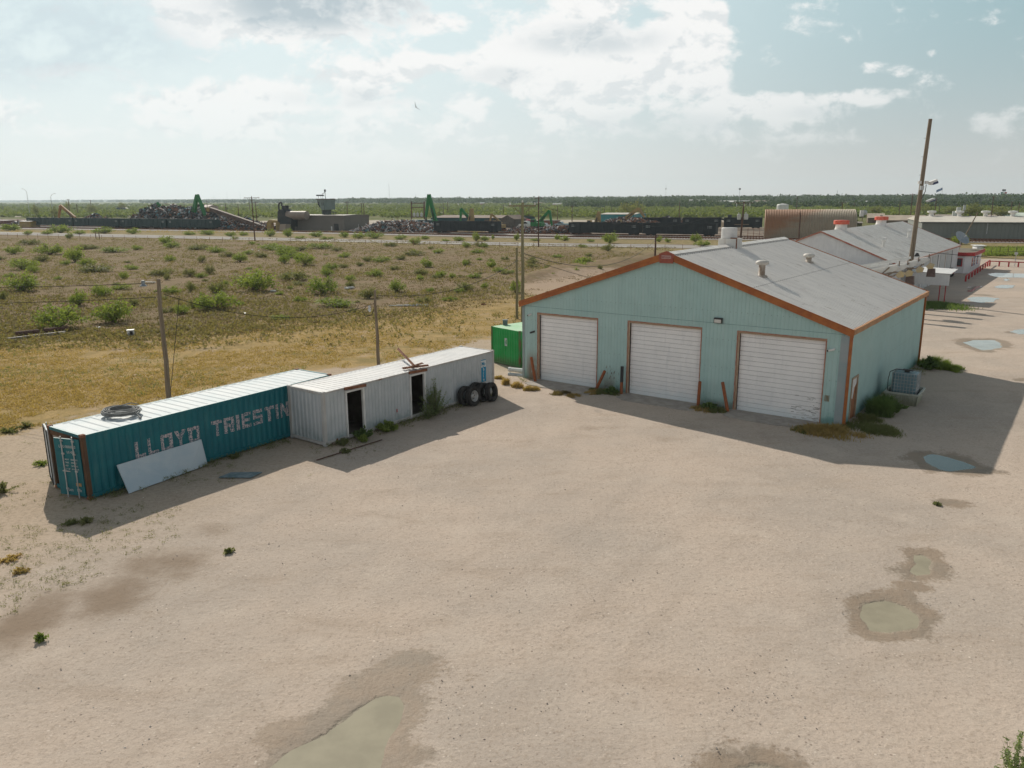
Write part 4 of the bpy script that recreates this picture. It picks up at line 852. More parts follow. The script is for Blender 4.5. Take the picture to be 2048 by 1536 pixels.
for s_ in (0, 1):
    X_ = lambda k: k if s_ == 0 else BW-k
    for y in (-.19, BD+.16):
        f = MB(); f.prism([(X_(-.22), y, BE-.22*s2+.07), (X_(BW/2), y, BR+.07), (X_(BW/2), y, BR-.10), (X_(-.22), y, BE-.22*s2-.10)], (0, .03, 0)); f.build('rake_trim', mat('faded_red_trim', (.36,.10,.07), (.45,.24,.18), 1.5, .7), wsh)
    f = MB(); f.box((min(X_(-.25), X_(-.2)), -.15, BE-.22), (max(X_(-.25), X_(-.2)), BD+.15, BE-.03)); f.build('eave_trim', mat('pinkish_eave_trim', (.50,.33,.27), (.40,.16,.12), .8, .7), wsh)
for k, (px, py, lab) in enumerate([(1682, 458, 'a'), (1762, 449, 'b')]):
    y = on_plane(loc_of(FB, BW/2, 0), FB[2]+math.pi/2, px, py)[0]; z = BR
    f = MB(); f.lathe([(.75, -.25), (.62, .25), (.62, .55), (.001, .55)], 20, 'z', (BW/2, y, z)); v_ = f.build('roof_ventilator', WHITEP, rf2)
    f = MB(); f.lathe([(.85, .55), (.85, .95), (.78, 1.0), (.001, 1.0)], 20, 'z', (BW/2, y, z)); f.lathe([(.001, .54), (.85, .55)], 20, 'z', (BW/2, y, z)); f.build('red_vent_head', mat('bright_red_vent', (.55,.06,.035), (.6,.16,.1), 3, .5), rf2)
for (x, y) in ((12.3, 7.5), (11.6, 24.)):
    z = BR-abs(x-BW/2)*s2; f = MB(); f.cyl((x, y, z), (x, y, z+.75), .14, n=12); f.cyl((x-.1, y, z+.85), (x+.22, y, z+.85), .24, n=14); f.build('elbow_vent', WHITEP, rf2)
rr = random.Random(9)
f = MB()
for k in range(16):
    x = rr.uniform(8.2, 14); y = rr.uniform(4, 36); ln = rr.uniform(.8, 2.6); f.add([(x, y, BR-(x-BW/2)*s2+.058), (x+ln, y, BR-(x+ln-BW/2)*s2+.058), (x+ln, y+.06, BR-(x+ln-BW/2)*s2+.058), (x, y+.06, BR-(x-BW/2)*s2+.058)], [(0, 1, 2, 3)])
f.build('open_seams', DARK, rf2)
# front office
ofc = thing('front_office', 'small white office annexe with red fascia and dark window at the workshop end', 'office', loc_of(FB, BW-5.3, BD, 0), FB[2])
OW, OD, OH = 6.9, 11., 2.75
f = MB(); f.prism([(0, 0, 0), (OW-.7, 0, 0), (OW, .9, 0), (OW, OD, 0), (0, OD, 0)], (0, 0, OH)); f.build('walls', WSID, ofc)
f = MB(); f.prism([(-.2, -.1, OH+.02), (OW-.6, -.25, OH+.02), (OW+.3, .8, OH+.02), (OW+.3, OD+.2, OH+.02), (-.2, OD+.2, OH+.02)], (0, 0, .12)); f.build('flat_roof', mat('brown_gravel_roof', (.19,.165,.125), (.14,.12,.09), 2, .95), ofc)
f = MB(); f.prism([(-.25, -.15, OH-.32), (OW-.58, -.3, OH-.32), (OW-.58, -.36, OH-.32), (-.25, -.21, OH-.32)], (0, 0, .5)); f.prism([(OW-.57, -.33, OH-.32), (OW+.35, .75, OH-.32), (OW+.35, OD+.2, OH-.32), (OW+.41, OD+.2, OH-.32), (OW+.41, .72, OH-.32), (OW-.55, -.39, OH-.32)], (0, 0, .5)); f.build('red_fascia', REDP, ofc)
wx = OW-1.5
f = MB(); f.box((wx-.95, -.05, .95), (wx+.55, -.003, 2.1)); wn_ = f.build('window', REDP, ofc); f = MB(); f.box((wx-.83, -.065, 1.05), (wx+.43, -.051, 2.0)); f.build('pane', GLASS, wn_)
for yy in (1.6, 3.6, 6.5):
    f = MB(); f.box((OW+.003, yy, .9), (OW+.05, yy+1.0, 2.1)); wn_ = f.build('window', REDP if yy < 3 else mat('blue_frame', (.10,.13,.30), None), ofc); f = MB(); f.box((OW+.051, yy+.1, 1.0), (OW+.062, yy+.9, 2.0)); f.build('pane', GLASS, wn_)
# lean-to canopy on red posts
cnp = thing('canopy', 'small corrugated white canopy on two red posts beside the workshop', 'canopy', (FG[0], FG[1], 0), FG[2])
CX0, CX1, CY = 9.6, 15.35, 53.6
f = MB(); sheetwall(f, ribs(CX1-CX0, .28, .04, .02, CX0), lambda u: 3.05-.06*(u-CX0)*.5, lambda u, d, z: (u, CY+d, z), (), 1.72); f.build('fascia', WSID, cnp)
f = MB(); f.prism([(CX0-.2, CY-.1, 3.12), (CX1+.1, CY-.1, 2.95), (CX1+.1, CY-.1, 2.89), (CX0-.2, CY-.1, 3.06)], (0, 4.3, .18)); f.build('roof_sheet', WROOF, cnp)
for px in (1876, 1888):
    p = G(px, 604); l = Vector((p.x-FG[0], p.y-FG[1])); c, s = math.cos(FG[2]), math.sin(FG[2]); f = MB(); X_, Y_ = l.x*c+l.y*s, -l.x*s+l.y*c
    f.cyl((X_, max(Y_, CY+.08), 0), (X_, max(Y_, CY+.08), 2.85), .05, n=8); f.build('post', REDP, cnp)
# boom trucks parked between garage and workshop
YEL = mat('dusty_yellow_plate', (.52,.40,.20), (.45,.38,.26), 3, .6)
def boom_truck(y, lab, dz=0., dx=0., bucket=True):
    t = thing('boom_truck', lab, 'utility truck', loc_of(FG, 7.2+dx, y, 0), FG[2], 'white boom trucks parked behind the garage')
    f = MB(); f.box((-3.6, -1.1, .75), (3.2, 1.1, 1.05)); f.build('chassis', DARK, t)
    f = MB(); f.prism([(-5.2, -1.1, .8), (-3.7, -1.1, .8), (-3.7, -1.1, 2.6), (-4.6, -1.1, 2.6), (-4.9, -1.1, 1.8), (-5.9, -1.1, 1.6), (-6.0, -1.1, .8)], (0, 2.2, 0)); cb = f.build('cab', WHITEP, t)
    f = MB(); f.prism([(-4.62, -1.0, 2.5), (-4.93, -1.0, 1.85), (-4.96, -1.0, 1.86), (-4.65, -1.0, 2.52)], (0, 2.0, 0)); f.build('windscreen', GLASS, cb)
    f = MB(); f.box((-3.2, -1.2, 1.06), (-.2, 1.2, 1.7)); f.box((1.2, -1.2, 1.06), (3.2, 1.2, 1.7)); f.build('tool_body', WHITEP, t)
    for x in (-4.8, 1.4, 2.5):
        for s_ in (-1, 1): f = MB(); f.lathe([(.001, 0), (.28, -.02), (.3, .0), (.5, 0), (.52, .04), (.52, .26), (.5, .3), (.001, .3)], 20, 'y', (x, s_*1.0-.15, .52)); f.build('wheel', RUBBER, t)
    f = MB(); f.cyl((.5, 0, 1.05), (.5, 0, 2.5), .42, n=16); f.prism([(.1, -.3, 2.5), (.9, -.3, 2.5), (.5, -.3, 3.3), (-.2, -.3, 3.2)], (0, .6, 0)); f.build('turret', WHITEP, t)
    a = Vector((0, 0, 3.05)); b = Vector((5.2, 0, 4.15+dz)); d = (b-a)
    f = MB(); f.beam(a, b, .34, .36, w2=.8); bm_ = f.build('lower_boom', WHITEP, t)
    f = MB(); f.beam(a+Vector((-1.6,.5,.30)), b+Vector((-.6,.5,.35)), .2, .24); f.cyl(a+d*.3+Vector((0,.3,-.1)), a+d*.7+Vector((0,.3,-.05)), .07); f.build('upper_boom', WHITEP, bm_)
    f = MB(); f.prism([(5.0, -.33, 3.9+dz), (5.9, -.33, 4.0+dz), (6.4, -.33, 4.4+dz), (6.2, -.33, 4.65+dz), (5.5, -.33, 4.5+dz), (4.9, -.33, 4.3+dz)], (0, .66, 0)); kn = f.build('boom_head', WHITEP, bm_)
    f = MB(); f.prism([(6.2, -.42, 3.75+dz), (6.4, -.42, 3.5+dz), (6.85, -.42, 3.6+dz), (6.95, -.42, 4.0+dz), (6.5, -.42, 4.15+dz)], (0, .08, 0)); f.build('side_plate', YEL, kn)
    f = MB(); f.tube([(1.6,.3,3.1+dz), (2.8,-.42,3.05+dz), (4.4,-.42,3.45+dz), (5.3,-.45,3.5+dz), (6.0,-.3,4.0+dz)], .06); f.tube([(2.2,-.35,3.3+dz), (3.6,-.35,3.25+dz), (5.0,-.4,3.75+dz), (5.6,-.36,4.4+dz)], .06); f.cyl((6.3,.1,4.5+dz), (6.3,.1,4.95+dz), .05); f.build('hydraulic_hoses', mat('brown_hoses', (.16,.12,.09), (.26,.2,.15), 3), kn)
    if not bucket: return
    f = MB(); f.prism([(6.35, -.3, 3.55+dz), (6.95, -.3, 3.55+dz), (7.02, -.3, 2.75+dz), (6.28, -.3, 2.75+dz)], (0, .6, 0)); f.cyl((6.65, 0, 3.56+dz), (6.65, 0, 3.95+dz), .04); f.build('bucket', mat('dark_brown_bucket', (.09,.06,.055), (.14,.10,.09), 3, .8), bm_)
for _a in [(39.5, 'white boom truck nearest to the garage rear wall, first of four in the row', .1, -.4, False), (42.2, 'white boom truck second from the garage in the row of four', 0, -.2), (45.6, 'white boom truck third from the garage in the row of four', .1, .1, False), (48.6, 'white boom truck nearest to the canopy, last of four in the row', .25, .5)]: boom_truck(*_a)
# dark red machine by the workshop
mp_ = G(1892, 553); t = thing('portable_welder', 'small red and black wheeled machine standing by the workshop side wall', 'machine', (mp_.x, mp_.y, 0), FB[2])
f = MB(); f.box((-.9, -.5, .5), (.7, .5, 1.2)); f.build('body', DARK, t); f = MB(); f.box((-.2, -.55, .45), (.9, .55, .95)); f.cyl((.2,0,.96), (.2,0,1.6), .06); f.build('housing', REDP, t)
for x in (-.6, .6):
    f = MB(); f.cyl((x, -.6, .3), (x, .6, .3), .3, n=14); f.build('wheel', RUBBER, t)
# red pipe barriers
def barrier(pts, npost, label, h=.75):
    t = thing('pipe_barrier', label, 'pipe barrier', (pts[0].x, pts[0].y, 0), 0); o = pts[0]; f = MB()
    for a, b in zip(pts[:-1], pts[1:]): f.beam(a-o+Vector((0,0,h)), b-o+Vector((0,0,h)), .12, .14)
    f.build('rail', REDP, t); L = sum((b-a).length for a, b in zip(pts[:-1], pts[1:]))
    for i in range(npost):
        d = L*i/(npost-1)*.999; k = 0
        while d > (pts[k+1]-pts[k]).length and k < len(pts)-2: d -= (pts[k+1]-pts[k]).length; k += 1
        p = pts[k]+(pts[k+1]-pts[k]).normalized()*d-o; f = MB(); f.cyl((p.x, p.y, 0), (p.x, p.y, h-.07), .11, n=10); f.build('post', REDP, t)
barrier([G(1931, 563), G(1979, 530)], 10, 'red pipe barrier running along the workshop wall towards the road')
barrier([G(1979, 532), G(2200, 541)], 12, 'long red pipe barrier across the yard entrance')
barrier([G(1944, 530), G(1956, 531.5)], 2, 'short red pipe barrier beside the front office')
sp = G(2029, 533); f = MB(); f.cyl((sp.x, sp.y, 0), (sp.x, sp.y, 2.2), .05, n=8); f.cbox((sp.x, sp.y, 2.0), (.5, .04, .35)); tag(f.build('sign_post', STEEL), 'thin post with small blank plate behind the red barrier', 'sign post')
# satellite dish on the office roof
sp = loc_of(FB, BW-1.0, BD+8, OH+.15); t = thing('satellite_dish', 'large grey satellite dish on the front office roof', 'satellite dish', sp, .4)
f = MB(); f.lathe([(.001, .0), (.5, .06), (.9, .2), (1.15, .36), (1.17, .36), (.9, .17), (.5, .03), (.001, -.03)], 24, 'z'); d_ = f.build('reflector', mat('grey_dish', (.33,.37,.40), (.26,.30,.34), 2, .5), t, smooth=True); d_.location = (0, 0, 1.5); d_.rotation_euler = (rad(50), 0, 0)
f = MB(); f.cyl((0,0,0), (0,0,1.45), .07); f.tube([(0,-.15,1.55), (0,-.9,2.1)], .03); f.build('mast', STEEL, t)
# ------------------------------------------------------------------ poles
def pole(px, pt, pb, label, r=.15, m=None, arm=None, base=None, lean=0., cat='utility pole', group=None, extra=None):
    P = base or G(px, pb); H = height_at(P, pt); t = thing('utility_pole', label, cat, (P.x, P.y, 0), 0, group)
    f = MB(); q = (lean, 0, H); n = 8 if r > .12 else 6; k = 5; pts = [Vector((lean*(i/k)+.02*math.sin(i*2.1+px), .02*math.cos(i*1.7+px), H*i/k)) for i in range(k+1)]
    for i in range(k): f.cyl(pts[i], pts[i+1], r*(1-.35*i/k), r*(1-.35*(i+1)/k), n=10 if r > .12 else 7, caps=i in (0, k-1))
    f.build('pole', m or WOOD, t)
    if arm:
        aw, az, yaw = arm; c, s = math.cos(yaw), math.sin(yaw); f = MB(); f.beam((-c*aw/2+lean, -s*aw/2, H-az), (c*aw/2+lean, s*aw/2, H-az), .12, .14); cr = f.build('crossarm', m or WOOD, t)
        f = MB(); [f.lathe([(.05, 0), (.08, .06), (.05, .12), (.07, .18), (.001, .2)], 10, 'z', (c*aw*k+lean, s*aw*k, H-az+.07)) for k in (-.45, .45)]; f.lathe([(.05, 0), (.08, .06), (.05, .12), (.07, .18), (.001, .2)], 10, 'z', (lean, 0, H)); f.build('insulators', WHITEP, cr)
        if aw > 2: f = MB(); f.beam((lean, 0, H-az-.8), (-c*aw*.35+lean, -s*aw*.35, H-az), .05); f.beam((lean, 0, H-az-.8), (c*aw*.35+lean, s*aw*.35, H-az), .05); f.build('braces', m or WOOD, t)
    return t, P, H
B1 = G(341, 828); B2 = G(758, 736); B3 = G(1041, 645)
p1, _, H1 = pole(330, 558, 806, 'leaning weathered wood pole with a lamp, behind the teal container', .135, base=B1, lean=.1)
f = MB(); f.beam((.0, -.05, H1-.15), (-.52, -.30, H1-.10), .035); f.build('lamp_arm', STEEL, p1)
f = MB(); f.cbox((-.52, -.30, H1-.13), (.12, .12, .18)); f.lathe([(.001, -.02), (.07, -.02), (.17, -.10), (.18, -.13), (.001, -.12)], 18, 'z', (-.52, -.30, H1-.19)); f.build('lamp', mat('dull_lamp_metal', (.16,.19,.22), (.26,.29,.31), 5, .5), p1)
p2, _, H2 = pole(757, 580, 736, 'thin weathered wood pole between the white container and the dry grass', .12, base=B2, lean=-.05)
p3, _, H3 = pole(1040, 405, 645, 'tall greenish wood pole with crossarm and insulators beside the green container', .17, WOODG, (2.35, .28, .05), base=Vector((B3.x+.2, B3.y-.1, 0)))
p4, _, H4 = pole(1040, 495, 640, 'shorter wood pole right beside the tall pole behind the green container', .14, WOODG, base=G(1042, 640)+Vector((-.35, .6, 0)))
p5, B5, H5 = pole(510, 393, 482, 'dark pole with a wide crossarm standing alone before the paved road', .17, WOODR, (4.0, .35, .1))
p6, B6, H6 = pole(1077, 393, 494, 'dark pole with small crossarm before the road, near the pickups', .16, WOODR, (1.9, .35, .1))
p7, B7, H7 = pole(1310, 470, 517, 'brown pole seen over the left roof slope of the garage', .19, WOODR)
B8 = G(1479, 500); p8, _, H8 = pole(1478, 403, 500, 'brown pole with red crossarm and three grey transformers behind the garage ridge', .22, WOODR, (3.9, .3, .0), base=B8, lean=.35)
for k, (x, y) in enumerate(((-.75, -.2), (.55, -.35), (.85, .15))):
    f = MB(); f.lathe([(.001, 0), (.33, 0), (.36, .1), (.36, 1.0), (.30, 1.12), (.001, 1.15)], 16, 'z', (x+.2, y, H8-3.6)); f.tube([(x+.1, y, H8-2.5), (x+.1, y, H8-2.1)], .05); f.build('transformer', mat('pale_grey_enamel', (.50,.51,.51), (.44,.45,.45), 3, .4), p8)
f = MB(); f.beam((-1.3, 0, H8-4.6), (1.6, 0, H8-4.6), .12); f.build('lower_arm', WOOD, p8)
f = MB()
for x in (-1.5, .0, 1.2): f.beam((x+.3, -.1, H8-.3), (x+.4, -.15, H8-1.0), .09)
f.build('fuse_cutouts', WHITEP, p8)
BT = G(1811, 600); p9, _, H9 = pole(1830, 238, 600, 'very tall dark wood pole with flood lights rising in front of the workshop', .27, WOOD, base=BT, lean=.55)
zc = height_at(BT, 365)
for (x, y, z, m_, s_) in ((.35, -.25, zc, WHITEP, (.30,.24,.30)), (-.35, -.2, zc, WHITEP, (.3,.2,.28)), (-.1, -.28, zc-.55, STEEL, (.36,.2,.42))): f = MB(); f.cbox((x+.4, y, z), s_); f.build('junction_box', m_, p9)
for (x, z, dark) in ((1.0, zc+.02, True), (.95, zc-1.75, False)):
    f = MB(); f.cbox((x+.35, -.3, z), (.75, .5, .34 if dark else .16), Matrix.Rotation(-.35, 3, 'Y')); fl = f.build('flood_light', WHITEP if dark else STEEL, p9)
    f = MB(); f.cbox((x+.52, -.32, z-.08), (.5, .54, .22 if dark else .1), Matrix.Rotation(-.35, 3, 'Y')); f.build('lens', mat('violet_dark_lens', (.04,.05,.12), None, rough=.2), fl)
f = MB(); f.tube([(.75,-.2,zc-.2), (.7,-.25,zc-.9), (.45,-.2,zc-1.6)], .035); [f.beam((.25+.2*(i/9), 0, 9.2+i*.9), (.25+.2*(i/9)+(.34 if i % 2 else -.34), 0, 9.2+i*.9), .025) for i in range(9)]; f.build('climbing_pegs', DARK, p9)
f = MB(); f.lathe([(.28, 0), (.10, .35), (.001, .36)], 12, 'z', (.45, -.5, height_at(BT, 512))); f.build('horn_speaker', DARK, p9)
# background poles
BGP = [(141,398,437,1.8),(156,408,432,0),(184,400,428,1.6),(416,401,430,2.2),(454,408,444,0),(478,408,436,0),(514,403,446,2.6),(500,402,425,0),(696,403,449,2.4),(724,406,434,1.8),(729,406,447,0),(823,403,437,0),(848,403,437,0),(880,414,430,0),(887,405,436,0),(896,403,432,0),(1007,409,434,0),
       (1058,415,447,0),(1115,412,440,0),(1144,411,444,2.2),(1209,414,432,0),(1223,413,430,0),(1253,402,432,0),(1276,402,425,0),(1358,403,441,0),(1597,422,482,0),(1592,394,430,1.8),(1681,404,452,3.4),(1797,401,437,0),(1819,387,449,2.5),(1868,396,440,0),(1877,409,435,0),(1981,392,443,2.6),(2020,403,437,2.0),(2035,405,437,0),(1708,404,422,0),(660,407,430,0),(1040,412,430,0),(370,405,428,1.5)]
for i, (px, pt, pb, aw) in enumerate(BGP):
    P = G(px, pb); pole(px, pt, pb, 'thin dark utility pole standing far off beyond the railway', .13+.0002*P.length, WOODR, (aw, .3, .2) if aw else None, group='far utility poles beyond the railway')
P = G(1921, 489); pole(1932, 425, 489, 'brown pole leaning to the right beside the bright green bush', .16, WOOD, base=P, lean=3.0)
P = G(1925, 442); t, _, H_ = pole(1925, 408, 442, 'pole with a grey transformer beyond the long grey warehouse', .15, WOOD, base=P); f = MB(); f.cyl((0,-.3,H_-2.6), (0,-.3,H_-.4), .55, n=12); f.build('transformer', STEEL, t)
P = G(1722, 462); t, _, H_ = pole(1722, 420, 462, 'pole with a white box and small grey dish before the quonset hut', .16, WOOD, base=P); f = MB(); f.cbox((-.4,-.3,H_-1.0), (1.1,.5,1.9)); f.build('meter_box', WHITEP, t); f = MB(); f.lathe([(.001,0),(.5,.1),(.8,.3),(.001,.05)], 14, 'y', (.7,-.3,H_-.8)); f.build('dish', STEEL, t)
P = G(1478, 408); H_ = height_at(P, 378); t = thing('light_mast', 'slim mast with a square lamp head above the tree line', 'light mast', P); f = MB(); f.cyl((0,0,0),(0,0,H_),.35,.2,8); f.build('mast', STEEL, t); f = MB(); f.cbox((0,0,H_), (2.6,1.2,2.4)); f.build('lamp_head', DARK, t)
P = G(1331, 401.5); H_ = height_at(P, 367); t = thing('radio_mast', 'tall thin radio mast on the skyline above the garage ridge', 'radio mast', P); f = MB()
for k in range(3): f.cyl((math.cos(k*2.1)*.8, math.sin(k*2.1)*.8, 0), (0, 0, H_), .16, n=5)
f.build('lattice', STEEL, t); f = MB(); f.cyl((0,0,H_*.66), (0,0,H_*.72), 1.5, n=10); f.build('antenna_ring', DARK, t)
for px, pt, pb in ((60, 376, 432), (107, 386, 436)):
    P = G(px, pb); H_ = height_at(P, pt+7); t = thing('street_lamp', 'curved road lamp, %s of two on the far left' % ('taller' if px == 60 else 'shorter'), 'street lamp', P, 0); sg_ = -1 if px == 60 else 1
    f = MB(); f.cyl((0,0,0), (0,0,H_), .22, .13, 8); f.tube([(0,0,H_), (sg_*1.0,0,H_+1.2), (sg_*2.6,0,H_+1.9)], .10); f.build('pole', STEEL, t); f = MB(); f.cbox((sg_*3.0,0,H_+1.9), (1.0,.4,.2)); f.build('lamp_head', STEEL, t)
# wires
def wire(name, a, b, sag, label, r=.02, n=22):
    f = MB(); a, b = Vector(a), Vector(b); f.tube([a.lerp(b, i/n)-Vector((0, 0, sag*4*(i/n)*(1-i/n))) for i in range(n+1)], r, 5); return tag(f.build(name, BLACK), label, 'cable')
def top(P, h, dx=0, dy=0): return (P.x+dx, P.y+dy, h)
wire('power_cable', top(B1, H1-.75, .3), top(B2, H2-.85, -.1), 1.05, 'black cable sagging from the lamp pole to the thin pole', .017)
wire('power_cable', top(B2, H2-.35, .1), top(B3, height_at(B3, 520), -.2), 1.0, 'black cable from the thin pole up to the greenish poles', .022)
wire('power_cable', top(B3, height_at(B3, 507), .3), top(B7, height_at(B7, 480)), 2.6, 'cable from the tall greenish pole to the pole behind the garage gable', .03)
wire('guy_wire', top(B3, height_at(B3, 515), .3), top(B3, .6, 15., 18.), .3, 'guy wire running down from the tall greenish pole behind the garage roof', .02)
wire('guy_wire', top(B1, H1-.9, .9, .4), top(B1, 0.1, .25, -.9), .1, 'thin guy wire beside the lamp pole', .015)
wire('power_cable', (-60, 60, 5.6), top(B1, H1-.2, -.1), .55, 'upper pale cable coming in from the left to the lamp pole', .016)
wire('power_cable', (-58, 57, 4.2), top(B1, H1-.9, -.1), .45, 'lower pale cable coming in from the left to the lamp pole', .016)
wire('power_cable', top(B3, H3-.1, 1.1), top(B8, H8-.2, -1.8), 3.2, 'long wire from the crossarm of the greenish pole to the transformer pole', .018, 30)
wire('power_cable', top(BT, 5.2, 0, 0), top(BT, 5.0, 30, -9), .8, 'black cable crossing the yard at the right of the garage', .025)
f = MB(); rr = random.Random(2)
for k in range(7): f.add([(rr.uniform(-.12,.12), rr.uniform(-.06,.06), rr.uniform(-.28,.2)) for _ in range(4)], [(0,1,2,3)])
o = f.build('plastic_bag', mat('white_plastic_film', (.70,.70,.72), (.55,.57,.6), 8, .4)); tag(o, 'white plastic bag caught on the cable at the thin pole', 'plastic bag'); o.location = top(B2, H2-1.15, -.45)
f = MB(); f.tube([(0,0,0),(-.3,0,-.35),(-.15,.1,-.7),(.3,0,-.6),(.45,0,-.2)], .02); f.tube([(-.5,0,.05),(-.75,0,-.3),(-.8,0,-.6)], .015); o = f.build('loose_cable', BLACK); tag(o, 'loop of loose black cable dangling at the thin pole', 'cable'); o.location = top(B2, H2-1.0, -.6)
# ------------------------------------------------------------------ beyond the railway
GOND = mat('dark_green_wagon_paint', (.012,.035,.038), (.022,.05,.05), .6, .6, rust=.18, rustc=(.07,.04,.03)); GONK = mat('black_wagon_paint', (.014,.02,.024), (.03,.035,.038), .6, .65, rust=.15, rustc=(.07,.04,.03))
PALEM = mat('pale_stencil', (.30,.32,.31), None)
def gondola(px0, px1, yb0, yb1, m, label, H=2.75):
    A, B = G(px0, yb0), G(px1, yb1); d = B-A; L = d.length-.7; yaw = math.atan2(d.y, d.x)
    t = thing('gondola_wagon', label, 'railway wagon', (A.x, A.y, 0), yaw, 'open gondola wagons at the scrapyard')
    z0 = 1.0; f = MB(); w_ = 2.9
    for y in (-w_/2, w_/2): f.box((0, y-.05, z0), (L, y+.05, z0+H))
    for x in (0, L-.1): f.box((x, -w_/2+.06, z0), (x+.1, w_/2-.06, z0+H))
    f.box((.11, -w_/2+.06, z0), (L-.11, w_/2-.06, z0+.15)); bd = f.build('body', m, t)
    f = MB(); n = 13
    for i in range(n):
        x = .15+(L-.4)*i/(n-1)
        for s_ in (-1, 1): f.cbox((x, s_*(w_/2+.11), z0+H/2), (.13, .11, H-.1))
    for s_ in (-1, 1): f.cbox((L/2, s_*(w_/2+.1), z0+H-.02), (L, .14, .16)); f.cbox((L/2, s_*(w_/2+.1), z0+.02), (L, .16, .3))
    f.build('ribs', m, bd)
    f = MB()
    for x in (.9, L-2.2): [f.cbox((x+.6, -w_/2-.06, z0+H-.75-k*.38), (1.2, .02, .16)) for k in range(2)]
    f.build('stencil_marks', PALEM, bd)
    for x in (2.0, L-2.0):
        f = MB()
        for dx_ in (-.85, .85):
            for s_ in (-1, 1): f.cyl((x+dx_, s_*.72, .85), (x+dx_, s_*.86, .85), .45, n=14)
            f.cyl((x+dx_, -.7, .85), (x+dx_, .7, .85), .09, n=6)
        for s_ in (-1, 1): f.cbox((x, s_*.98, .85), (2.5, .16, .35))
        f.build('bogie', DARK, t)
for i, (a, b) in enumerate([(62,155), (156,248), (249,342), (343,438)]): gondola(a, b, 452.3+a*.018, 452.3+b*.018, GOND, 'dark teal gondola wagon, %s in the left row before the scrap mountain' % ('leftmost', 'second', 'third', 'rightmost')[i])
gondola(873, 1003, 466.3, 468.2, GONK, 'single dark green gondola wagon in the middle before the green grapple crane')
gondola(1141, 1286, 470.5, 473, GONK, 'black gondola wagon in the front row, left one, with graffiti'); gondola(1288, 1438, 473, 475.5, GONK, 'black gondola wagon in the front row, right one')
for i, (a, b) in enumerate([(1250,1364), (1365,1446), (1447,1528)]): gondola(a, b, 458.2+(a-1250)*.005, 458.2+(b-1250)*.005, GONK, 'black gondola wagon, %s in the rear row behind the two front wagons' % ('left one', 'middle one', 'right one')[i], 2.9)
YAW = rad(-27)
def px_box(px0, px1, pt, pb, yaw=YAW):
    P = G(px0, pb); w_ = on_plane(P, yaw, px1, pb)[0]; h_ = on_plane(P, yaw, px0, pt)[1]; return P, w_, h_
def barn(name, label, cat, px0, px1, pt, pb, depth, mw, mr, ridge=.25, yaw=YAW, feats=(), gable_front=False, oh=.3):
    P, w_, h_ = px_box(px0, px1, pt, pb, yaw); t = thing(name, label, cat, P, yaw); he = h_*(1-ridge)
    f = MB()
    if gable_front: f.prism([(0,0,0), (w_,0,0), (w_,0,he), (w_/2,0,h_), (0,0,he)], (0, depth, 0))
    else: f.prism([(0,0,0), (0,depth,0), (0,depth,he), (0,depth/2,h_-.05), (0,0,he)], (w_, 0, 0))
    f.build('walls', mw, t); f = MB(); th = .12
    if gable_front:
        for s_ in (0, 1):
            X_ = lambda k: k if s_ == 0 else w_-k
            f.prism([(X_(-oh), -oh, he-.1+.02), (X_(w_/2), -oh, h_+.02), (X_(w_/2), -oh, h_+th), (X_(-oh), -oh, he-.1+th)], (0, depth+2*oh, 0))
    else:
        for s_ in (0, 1):
            Y_ = lambda k: k if s_ == 0 else depth-k
            f.prism([(-oh, Y_(-oh), he+.02), (-oh, Y_(depth/2), h_+.02), (-oh, Y_(depth/2), h_+th), (-oh, Y_(-oh), he+th)], (w_+2*oh, 0, 0))
    f.build('roof', mr, t)
    for (nm, u0, u1, z0, z1, m_) in feats: f = MB(); f.box((u0*w_, -.09, z0*he), (u1*w_, -.01, z1*he)); f.build(nm, m_, t)
    return t, w_, h_
TAN = paint_mat('dull_tan_siding', (.185,.165,.14), (.155,.14,.12), (.13,.115,.10), .05, sc=.2); TANR = mat('tan_sheet_roof', (.42,.34,.26), (.33,.27,.21), .3, .8)
t, w_, h_ = barn('shredder_building', 'low tan metal building of the scrapyard below the control cab', 'industrial building', 580, 689, 430, 460.5, 14, TAN, TAN, .03, feats=[('doorway', .82, .90, .0, .48, DARK), ('notice', .765, .785, .0, .3, WHITEP)])
f = MB(); f.box((w_*.02, -1.5, h_*.0), (w_*.15, -.1, h_*.72)); f.build('side_annexe', TAN, t)
P = G(618, 460.5); t = thing('control_cab', 'pale green control cab with outward sloping front on top of the tan building', 'control cab', loc_of((P.x, P.y, YAW), 0, 5), YAW)
w0 = on_plane(t.location, YAW, 650, 440)[0]; Z = lambda py: on_plane(t.location, YAW, 618, py)[1]; z0, z1 = Z(419.5), Z(399.5)
f = MB(); f.prism([(2.0, 0, z0), (w0, 0, z0), (w0, 0, z1), (0, 0, z1)], (0, 6, 0)); cb = f.build('cab_walls', mat('pale_green_cab', (.20,.25,.225), (.17,.21,.19), .5, .7), t)
f = MB(); f.box((-.2, -.2, z1+.01), (w0+.2, 6.2, z1+.3)); f.build('cab_roof', mat('cab_roof_brown', (.17,.14,.12), None), t)
for (u0, u1, v0, v1) in ((.13,.34,.45,.8), (.28,.40,.28,.45), (.68,.74,.42,.72), (.88,.94,.42,.75)): f = MB(); f.box((u0*w0, -.05, z0+(z1-z0)*v0), (u1*w0, -.005, z0+(z1-z0)*v1)); f.build('window', GLASS, cb)
f = MB(); f.box((1.6, .5, h_+.1), (w0*.66, 5, z0-.05)); f.build('support_block', mat('dark_green_block', (.10,.13,.11), (.08,.1,.09), .5), t)
f = MB()
for k in range(7): f.beam((w0*.7+k*1.1, .6, h_+.1), (w0*.7+k*1.1, .6, z0-.2-.15*k), .12)
